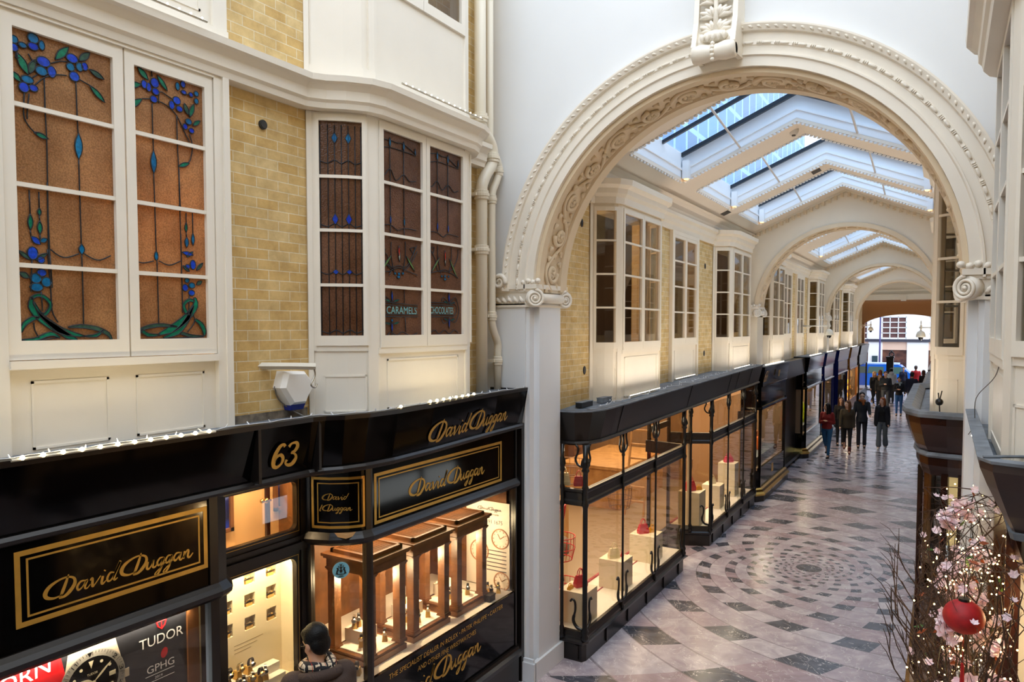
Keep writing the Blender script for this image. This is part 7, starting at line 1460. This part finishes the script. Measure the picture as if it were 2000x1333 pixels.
# shopper at the watch shop recess, seen from above behind
PL = (-3.74, 3.57, 0)
near, M0, RH, nk = person(PL, radians(-118), 'dark haired man in brown tweed coat and checked scarf looking into the recessed watch window', 1.84, False, top='#40302a', top_len=.25, bottom='#23242a', hair='#060505', legs=ST, arms=((.25, .9), (.25, .9)), tilt=radians(22), look=radians(25), glasses=True, vox=.012, bulk=1.42)
TW = MATS['cloth_40302a']
n_ = TW.node_tree.nodes; l_ = TW.node_tree.links; w_ = n_.new('ShaderNodeTexChecker'); w_.inputs['Scale'].default_value = 260; w_.inputs['Color1'].default_value = lin('#4a3830'); w_.inputs['Color2'].default_value = lin('#32261f')
t_ = n_.new('ShaderNodeTexCoord'); l_.new(t_.outputs['Object'], w_.inputs['Vector']); l_.new(w_.outputs['Color'], n_['Principled BSDF'].inputs['Base Color'])
b = MB(); b.T = M0; P_ = [(nk.x+.09*cos(t), nk.y+.005+.08*sin(t), nk.z+.015+.012*sin(2*t)) for t in [2*pi*k/30 for k in range(31)]]; b.tube(P_, .036, 12); b.cone((nk.x+.02, nk.y-.08, nk.z-.0), (nk.x+.03, nk.y-.14, nk.z-.2), .035, .04)
CH = mat('checked_scarf', '#cdb89a', .85); n_ = CH.node_tree.nodes; l_ = CH.node_tree.links; t_ = n_.new('ShaderNodeTexCoord'); s_ = n_.new('ShaderNodeSeparateXYZ'); l_.new(t_.outputs['Object'], s_.inputs[0])
def stripes(src, freq, w, prev, col, ph=0):
    m1 = n_.new('ShaderNodeMath'); m1.operation = 'MULTIPLY_ADD'; m1.inputs[1].default_value = freq; m1.inputs[2].default_value = 50+ph; l_.new(src, m1.inputs[0]); m2 = n_.new('ShaderNodeMath'); m2.operation = 'FRACT'; l_.new(m1.outputs[0], m2.inputs[0])
    m3 = n_.new('ShaderNodeMath'); m3.operation = 'LESS_THAN'; m3.inputs[1].default_value = w; l_.new(m2.outputs[0], m3.inputs[0]); x = n_.new('ShaderNodeMix'); x.data_type = 'RGBA'; l_.new(m3.outputs[0], x.inputs['Factor'])
    if isinstance(prev, tuple): x.inputs['A'].default_value = prev
    else: l_.new(prev, x.inputs['A'])
    x.inputs['B'].default_value = lin(col); return x.outputs['Result']
c_ = lin('#cdb89a')
for src, fr, w, col, ph in ((s_.outputs['X'], 22, .3, '#15151a', 0), (s_.outputs['Z'], 26, .3, '#17171c', .2), (s_.outputs['X'], 22, .08, '#e8e0d0', .6), (s_.outputs['X'], 11, .04, '#b02020', .3), (s_.outputs['Y'], 24, .22, '#1a1a20', .1)): c_ = stripes(src, fr, w, c_, col, ph)
l_.new(c_, n_['Principled BSDF'].inputs['Base Color']); b.build('scarf', CH, near, remesh=.01)
b = MB(); b.T = M0; b.tube([(nk.x+.13*cos(t), nk.y+.02+.115*sin(t), nk.z-.045+.03*sin(t)) for t in [pi*(-.25)+1.5*pi*k/20 for k in range(21)]], [.02]+[.036]*19+[.02], 8); b.build('collar', TW, near, smooth=True)
person((-3.3, 2.62, 0), radians(-100), 'person of whom only the dark top of the head shows at the bottom edge', 1.66, hair='#120e0d', legs=ST, top='#1c1a1c', vox=.02)

# ================================================================ STREET
gr = mat('asphalt', '#8f8a90', .8)
b = MB(); b.box(-30, 25, 44.6, 62, -.15, -.02); tag(b.build('floor_street', gr), kind='structure')
fb = thing('street_building', 'pale stone building with white sash windows across the street', 'building', (-2.5, 60, 0)); STN = mat('pale_stone', '#f0ebe6', .8)
b = MB(); wins = [(-5.6, -4.95, 3.1, 4.9), (-4.02, -2.4, 3.15, 4.75), (-.95, .3, 3.1, 4.7), (-7.6, -6.4, 3.1, 4.9)]; shops_ = [(-3.95, -2.35, 0, 2.9), (-.98, .6, 0, 2.9), (-7.2, -4.9, 0, 2.9)]
cuts = sorted({-24, 20} | {v for w in wins+shops_ for v in w[:2]})
for a, c in zip(cuts, cuts[1:]):
    m_ = (a+c)/2; zz = [0, 12]; hol = [w for w in wins+shops_ if w[0] < m_ < w[1]]; z = 0
    for w in sorted(hol, key=lambda q: q[2]):
        if w[2] > z: b.box(a, c, 60, 60.4, z, w[2])
        z = w[3]
    b.box(a, c, 60, 60.4, z, 12)
b.build('wall', STN, fb); b = MB(); b.box(-24, 20, 59.9, 60, 2.9, 3.1); b.build('string_course', mat('dark_fascia', '#3c3a44', .4), fb)
for x0, x1, z0, z1 in wins:
    b = MB(); 
    for q in (x0, x1-.06): b.box(q, q+.06, 60.05, 60.15, z0, z1)
    for q in (z0, z1-.06): b.box(x0, x1, 60.05, 60.15, q, q+.06)
    n = 3 if x1-x0 > 1.1 else 2
    for k in range(1, n): b.box(x0+(x1-x0)*k/n-.03, x0+(x1-x0)*k/n+.03, 60.05, 60.13, z0, z1)
    for k in range(1, 4): b.box(x0, x1, 60.05, 60.13, z0+(z1-z0)*k/4-.03, z0+(z1-z0)*k/4+.03)
    f = b.build('window', mat('white_sash', '#f6f6f6', .5), fb); b = MB(); b.box(x0, x1, 60.16, 60.18, z0, z1); b.build('pane', mat('street_pane', '#6b4c4a', .2), f)
for x0, x1, z0, z1 in shops_:
    b = MB(); b.box(x0, x1, 60.2, 60.22, z0, z1); f = b.build('shop_window', mat('street_shop', '#7a4f3a', .25, color2='#3c2a26', nscale=2), fb); b = MB(); b.box(x0, x1, 60.1, 60.2, 2.3, 2.9); b.build('blind', mat('peach_blind', '#e3bfa6', .7), f)
for x in (-5.4, -4.05):
    b = MB(); b.cyl((x, 59, 0), (x, 59, 7), .06, .05, 8); tag(b.build('lamp_post', mat('violet_post', '#4a4378', .4)), 'tall dark violet street post %s' % ('at the left side of the street opening' if x < -5 else 'in front of the white sash window'), 'post')
sg_ = thing('street_sign', 'two dark teal signs one above the other on the white stone pier', 'sign', (-4.43, 59.9, .9)); b = MB(); b.box(-4.62, -4.25, 59.9, 60.0, 1.35, 1.85); b.build('upper_plate', mat('teal_sign', '#2c4248', .4), sg_); b = MB(); b.box(-4.62, -4.25, 59.9, 60.0, .85, 1.28); b.build('lower_plate', mat('teal_sign', '#2c4248', .4), sg_)
# taxi
tx = thing('taxi', 'blue taxi with pale roof standing in the street beyond the arcade', 'car', (-3.8, 51.5, 0)); BL = mat('taxi_blue', '#1f6fd8', .2)
def carprof(y0, y1, ins):
    return None
b = MB(); prof = [(-6.0, .3), (-6.05, .75), (-5.9, .95), (-5.1, 1.05), (-4.7, 1.5), (-4.3, 1.62), (-3.0, 1.66), (-2.3, 1.6), (-1.75, 1.1), (-1.5, .95), (-1.45, .3)]
b.loft([[(x, 50.6, z) for x, z in prof], [(x, 50.5, z) for x, z in prof][:0] or [(x, 50.65, z) for x, z in prof], [(x, 52.2, z) for x, z in prof]]); b.build('bodywork', BL, tx)
b = MB(); b.box(-4.6, -2.4, 50.7, 52.1, 1.64, 1.72); b.build('roof', mat('pale_roof', '#bcd0e4', .3), tx)
for x0, x1 in ((-4.75, -4.25), (-4.15, -3.2), (-3.1, -2.2)): b = MB(); b.prism([(x0+.1, 50.585, 1.5), (x1-.05, 50.585, 1.5), (x1, 50.585, 1.08), (x0, 50.585, 1.08)], (0, .02, 0)); b.build('window', mat('taxi_glass', '#5c7a70', .1), tx)
for x in (-5.3, -2.2): b = MB(); b.cyl((x, 50.55, .32), (x, 50.8, .32), .33, .33, 20); w_ = b.build('wheel', mat('tyre', '#15151a', .7), tx); b = MB(); b.cyl((x, 50.53, .32), (x, 50.56, .32), .18, .18, 14); b.build('hubcap', mat('steel', '#b9b6ae', .25, metal=1), w_)
gp = thing('gate_pillar', 'black ornate gate pillar with ring top at the street end', 'pillar', (-2.55, 46, 0)); b = MB(); b.box(-2.8, -2.45, 45.9, 46.3, 0, 2.25); b.box(-2.84, -2.41, 45.86, 46.34, 2.25, 2.32); b.build('shaft', IRON, gp); b = MB(); b.tube([(-2.55+.12*cos(t), 46, 2.45+.12*sin(t)) for t in [2*pi*k/16 for k in range(17)]], .03, 8); b.ball((-2.55, 46, 2.62), .05); b.build('ring_finial', IRON, gp, smooth=True)
b = MB(); b.box(-4.3, -4.2, 45.5, 52, 0, .1); 
for k in range(9): b.box(-4.26, -4.22, 45.3, 45.34, .3+.28*k, .42+.28*k)
for k in range(9): b.box(-4.9, -4.25, 46.2, 46.24, .3+.28*k, .42+.28*k)
tag(b.build('louvre_screen', mat('cream_slat', '#d8c9ae', .6)), 'cream slatted screen at the left side of the street opening', 'screen')

# ================================================================ BLOSSOM DISPLAY
bt = thing('blossom_branches', 'dense display of twigs with pink blossom and warm fairy lights below the near right fascia', 'branches', (.2, 5.4, 0))
TWG = mat('twig_bark', '#3d2a20', .8); rnd = random.Random(7)
b = MB(); tips = []
def grow(p, d, L, r, depth):
    pts = [p]; q = p.copy()
    for k in range(5):
        d = (d+Vector((rnd.uniform(-.28, .28), rnd.uniform(-.28, .28), rnd.uniform(-.22, .26)))).normalized(); q = q+d*L/5
        if q.x > .40: d.x = -abs(d.x); q.x = .40
        if q.x < -.12: d.x = abs(d.x)*.5; q.x = -.12
        if q.y < 4.25: d.y = abs(d.y); q.y = 4.25
        if q.y > 6.8: d.y = -abs(d.y); q.y = 6.8
        if q.z > 2.75: d.z = -.3; q.z = 2.75
        pts.append(q.copy())
    b.tube(pts, [r*(1-.13*k) for k in range(6)], 5 if depth < 2 else 4)
    if depth < 3:
        for k in range(3 if depth else 4):
            i = rnd.randint(1, 5); grow(pts[i].copy(), (d+Vector((rnd.uniform(-.9, .9), rnd.uniform(-.9, .9), rnd.uniform(-.5, .8)))).normalized(), L*.62, r*.6, depth+1)
    tips.append((depth, pts))
for k in range(16):
    y = 4.35+.14*k; grow(Vector((.28+rnd.uniform(-.08, .08), y, .2+rnd.uniform(0, 1.2))), Vector((-.10, rnd.uniform(-.3, .3), 1)).normalized(), 1.15, .012, 0)
for k in range(5): grow(Vector((.1, 5.0+.3*k, .9+.25*k)), Vector((-.8, rnd.uniform(-.3, .3), .75)).normalized(), .55, .008, 1)
for k in range(11):      # bare twigs reaching out over the floor
    q = Vector((.0, 4.7+.11*k, 1.5+.12*(k % 5))); pts = [q.copy()]; d = Vector((-.42, -.05, .9))
    for j in range(6): d = (d+Vector((rnd.uniform(-.2, .12), rnd.uniform(-.2, .2), rnd.uniform(-.1, .1)))).normalized(); q = q+d*.13; q.x = max(q.x, -.24); pts.append(q.copy())
    b.tube(pts, [.006-.0007*j for j in range(7)], 4)
    for j in (2, 3, 4, 5): e = pts[j]; f = e+Vector((rnd.uniform(-.13, .02), rnd.uniform(-.1, .1), rnd.uniform(.03, .18))); b.tube([e, (e+f)/2+Vector((0, 0, .02)), f], [.003, .0025, .0015], 4)
b.build('twigs', TWG, bt)
BP = mat('blossom_pink', '#f4d3dd', .7, color2='#fbeef2', nscale=30); LG = mat('leaf_green', '#3f6a2c', .6); LB = mat('leaf_rust', '#9a4a22', .7)
allp = [p for dpt, pts in tips for p in pts if .9 < p.z < 2.8 and p.x < .38 and (p.x > .03 or rnd.random() < .25)]
def pick(): p = rnd.choice(allp); return p+Vector((rnd.uniform(-.03, .02), rnd.uniform(-.03, .03), rnd.uniform(-.03, .03)))
cen = [pick() for _ in range(26)]
for k in range(98):
    p = cen[k % 26]+Vector((rnd.uniform(-.05, .05), rnd.uniform(-.06, .06), rnd.uniform(-.05, .05))); b = MB(); R_ = rnd.uniform(.036, .055); nv = Vector((rnd.uniform(-.6, .2), rnd.uniform(-1.2, -.3), rnd.uniform(.1, 1))).normalized(); t1 = nv.orthogonal().normalized(); t2 = nv.cross(t1)
    for ring, (nn_, tl, rr) in enumerate(((6, .35, 1.0), (6, .9, .75), (4, 1.6, .5))):
        for j in range(nn_):
            a = 2*pi*j/nn_+ring*.5; dr = (t1*cos(a)+t2*sin(a)); c0 = p; c1 = p+dr*R_*rr*.6+nv*R_*tl*.3; c2 = p+dr*R_*rr+nv*R_*tl*.6; sd = nv.cross(dr).normalized()*R_*.38
            i = b.av([c0, c1-sd, c2-sd*.5, c2+sd*.5, c1+sd]); b.face(i, i+1, i+2, i+3, i+4)
    b.build('blossom', BP, bt)
b = MB()
for k in range(150):
    p = cen[k % 26]+Vector((rnd.uniform(-.11, .09), rnd.uniform(-.13, .13), rnd.uniform(-.1, .1))) if k % 2 else pick(); R_ = rnd.uniform(.022, .036); nv = Vector((rnd.uniform(-.6, .2), rnd.uniform(-1.2, -.3), rnd.uniform(.1, 1))).normalized(); t1 = nv.orthogonal().normalized(); t2 = nv.cross(t1)
    for j in range(6):
        a = 2*pi*j/6; dr = (t1*cos(a)+t2*sin(a)); sd = nv.cross(dr).normalized()*R_*.4; i = b.av([p, p+dr*R_*.6-sd, p+dr*R_+nv*R_*.4, p+dr*R_*.6+sd]); b.face(i, i+1, i+2, i+3)
tag(b.build('small_blossoms', BP, bt), kind='stuff')
for k in range(95):
    p = pick(); m_ = LG if k % 3 == 0 else LB; b = MB(); d = Vector((rnd.uniform(-1, 1), rnd.uniform(-1, 1), rnd.uniform(-.6, .6))).normalized(); sd = d.orthogonal().normalized()*.014; L = rnd.uniform(.05, .09); i = b.av([p, p+d*L*.4-sd, p+d*L, p+d*L*.4+sd]); b.face(i, i+1, i+2, i+3); b.build('leaf', m_, bt)
FL = mat('fairy_light', '#ffe6b0', .4, emit='#ffcf80', estr=22)
proto_l = None
for k in range(95):
    p = pick(); b = MB(); b.ball(p, .0055, 6, 4); b.build('fairy_light', FL, bt)
b = MB()
for k in range(300): b.ball(pick(), .005, 5, 4)
tag(b.build('fairy_lights', FL, bt), kind='stuff')
b = MB()
for k in range(30):
    P_ = [pick() for _ in range(2)]; m = (P_[0]+P_[1])/2-Vector((0, 0, .1)); b.tube(catmull([P_[0], m, P_[1]], 5), .0022, 4)
b.build('light_wires', mat('green_wire', '#1f2a1c', .5), bt)
RL = thing('red_lantern', 'round red paper lantern hanging among the blossom twigs', 'lantern', (.14, 4.75, 2.2))
LC = Vector((.13, 4.75, 2.36)); b = MB(); b.ball(LC, (.105, .105, .095), 28, 18); b.build('shade', mat('red_paper', '#c01c22', .6, color2='#96141a', nscale=20), RL, smooth=True)
b = MB(); b.tube([LC+Vector((0, 0, .095)), LC+Vector((0, 0, .45))], .002, 4); b.cyl(LC+Vector((0, 0, .088)), LC+Vector((0, 0, .105)), .03, .03, 12); b.build('cord', IRON, RL)
b = MB(); b.cyl(LC-Vector((0, 0, .11)), LC-Vector((0, 0, .27)), .002, .002, 6); b.cyl(LC-Vector((0, 0, .27)), LC-Vector((0, 0, .42)), .008, .014, 10); b.build('tassel', mat('red_tassel', '#a8161c', .8), RL)
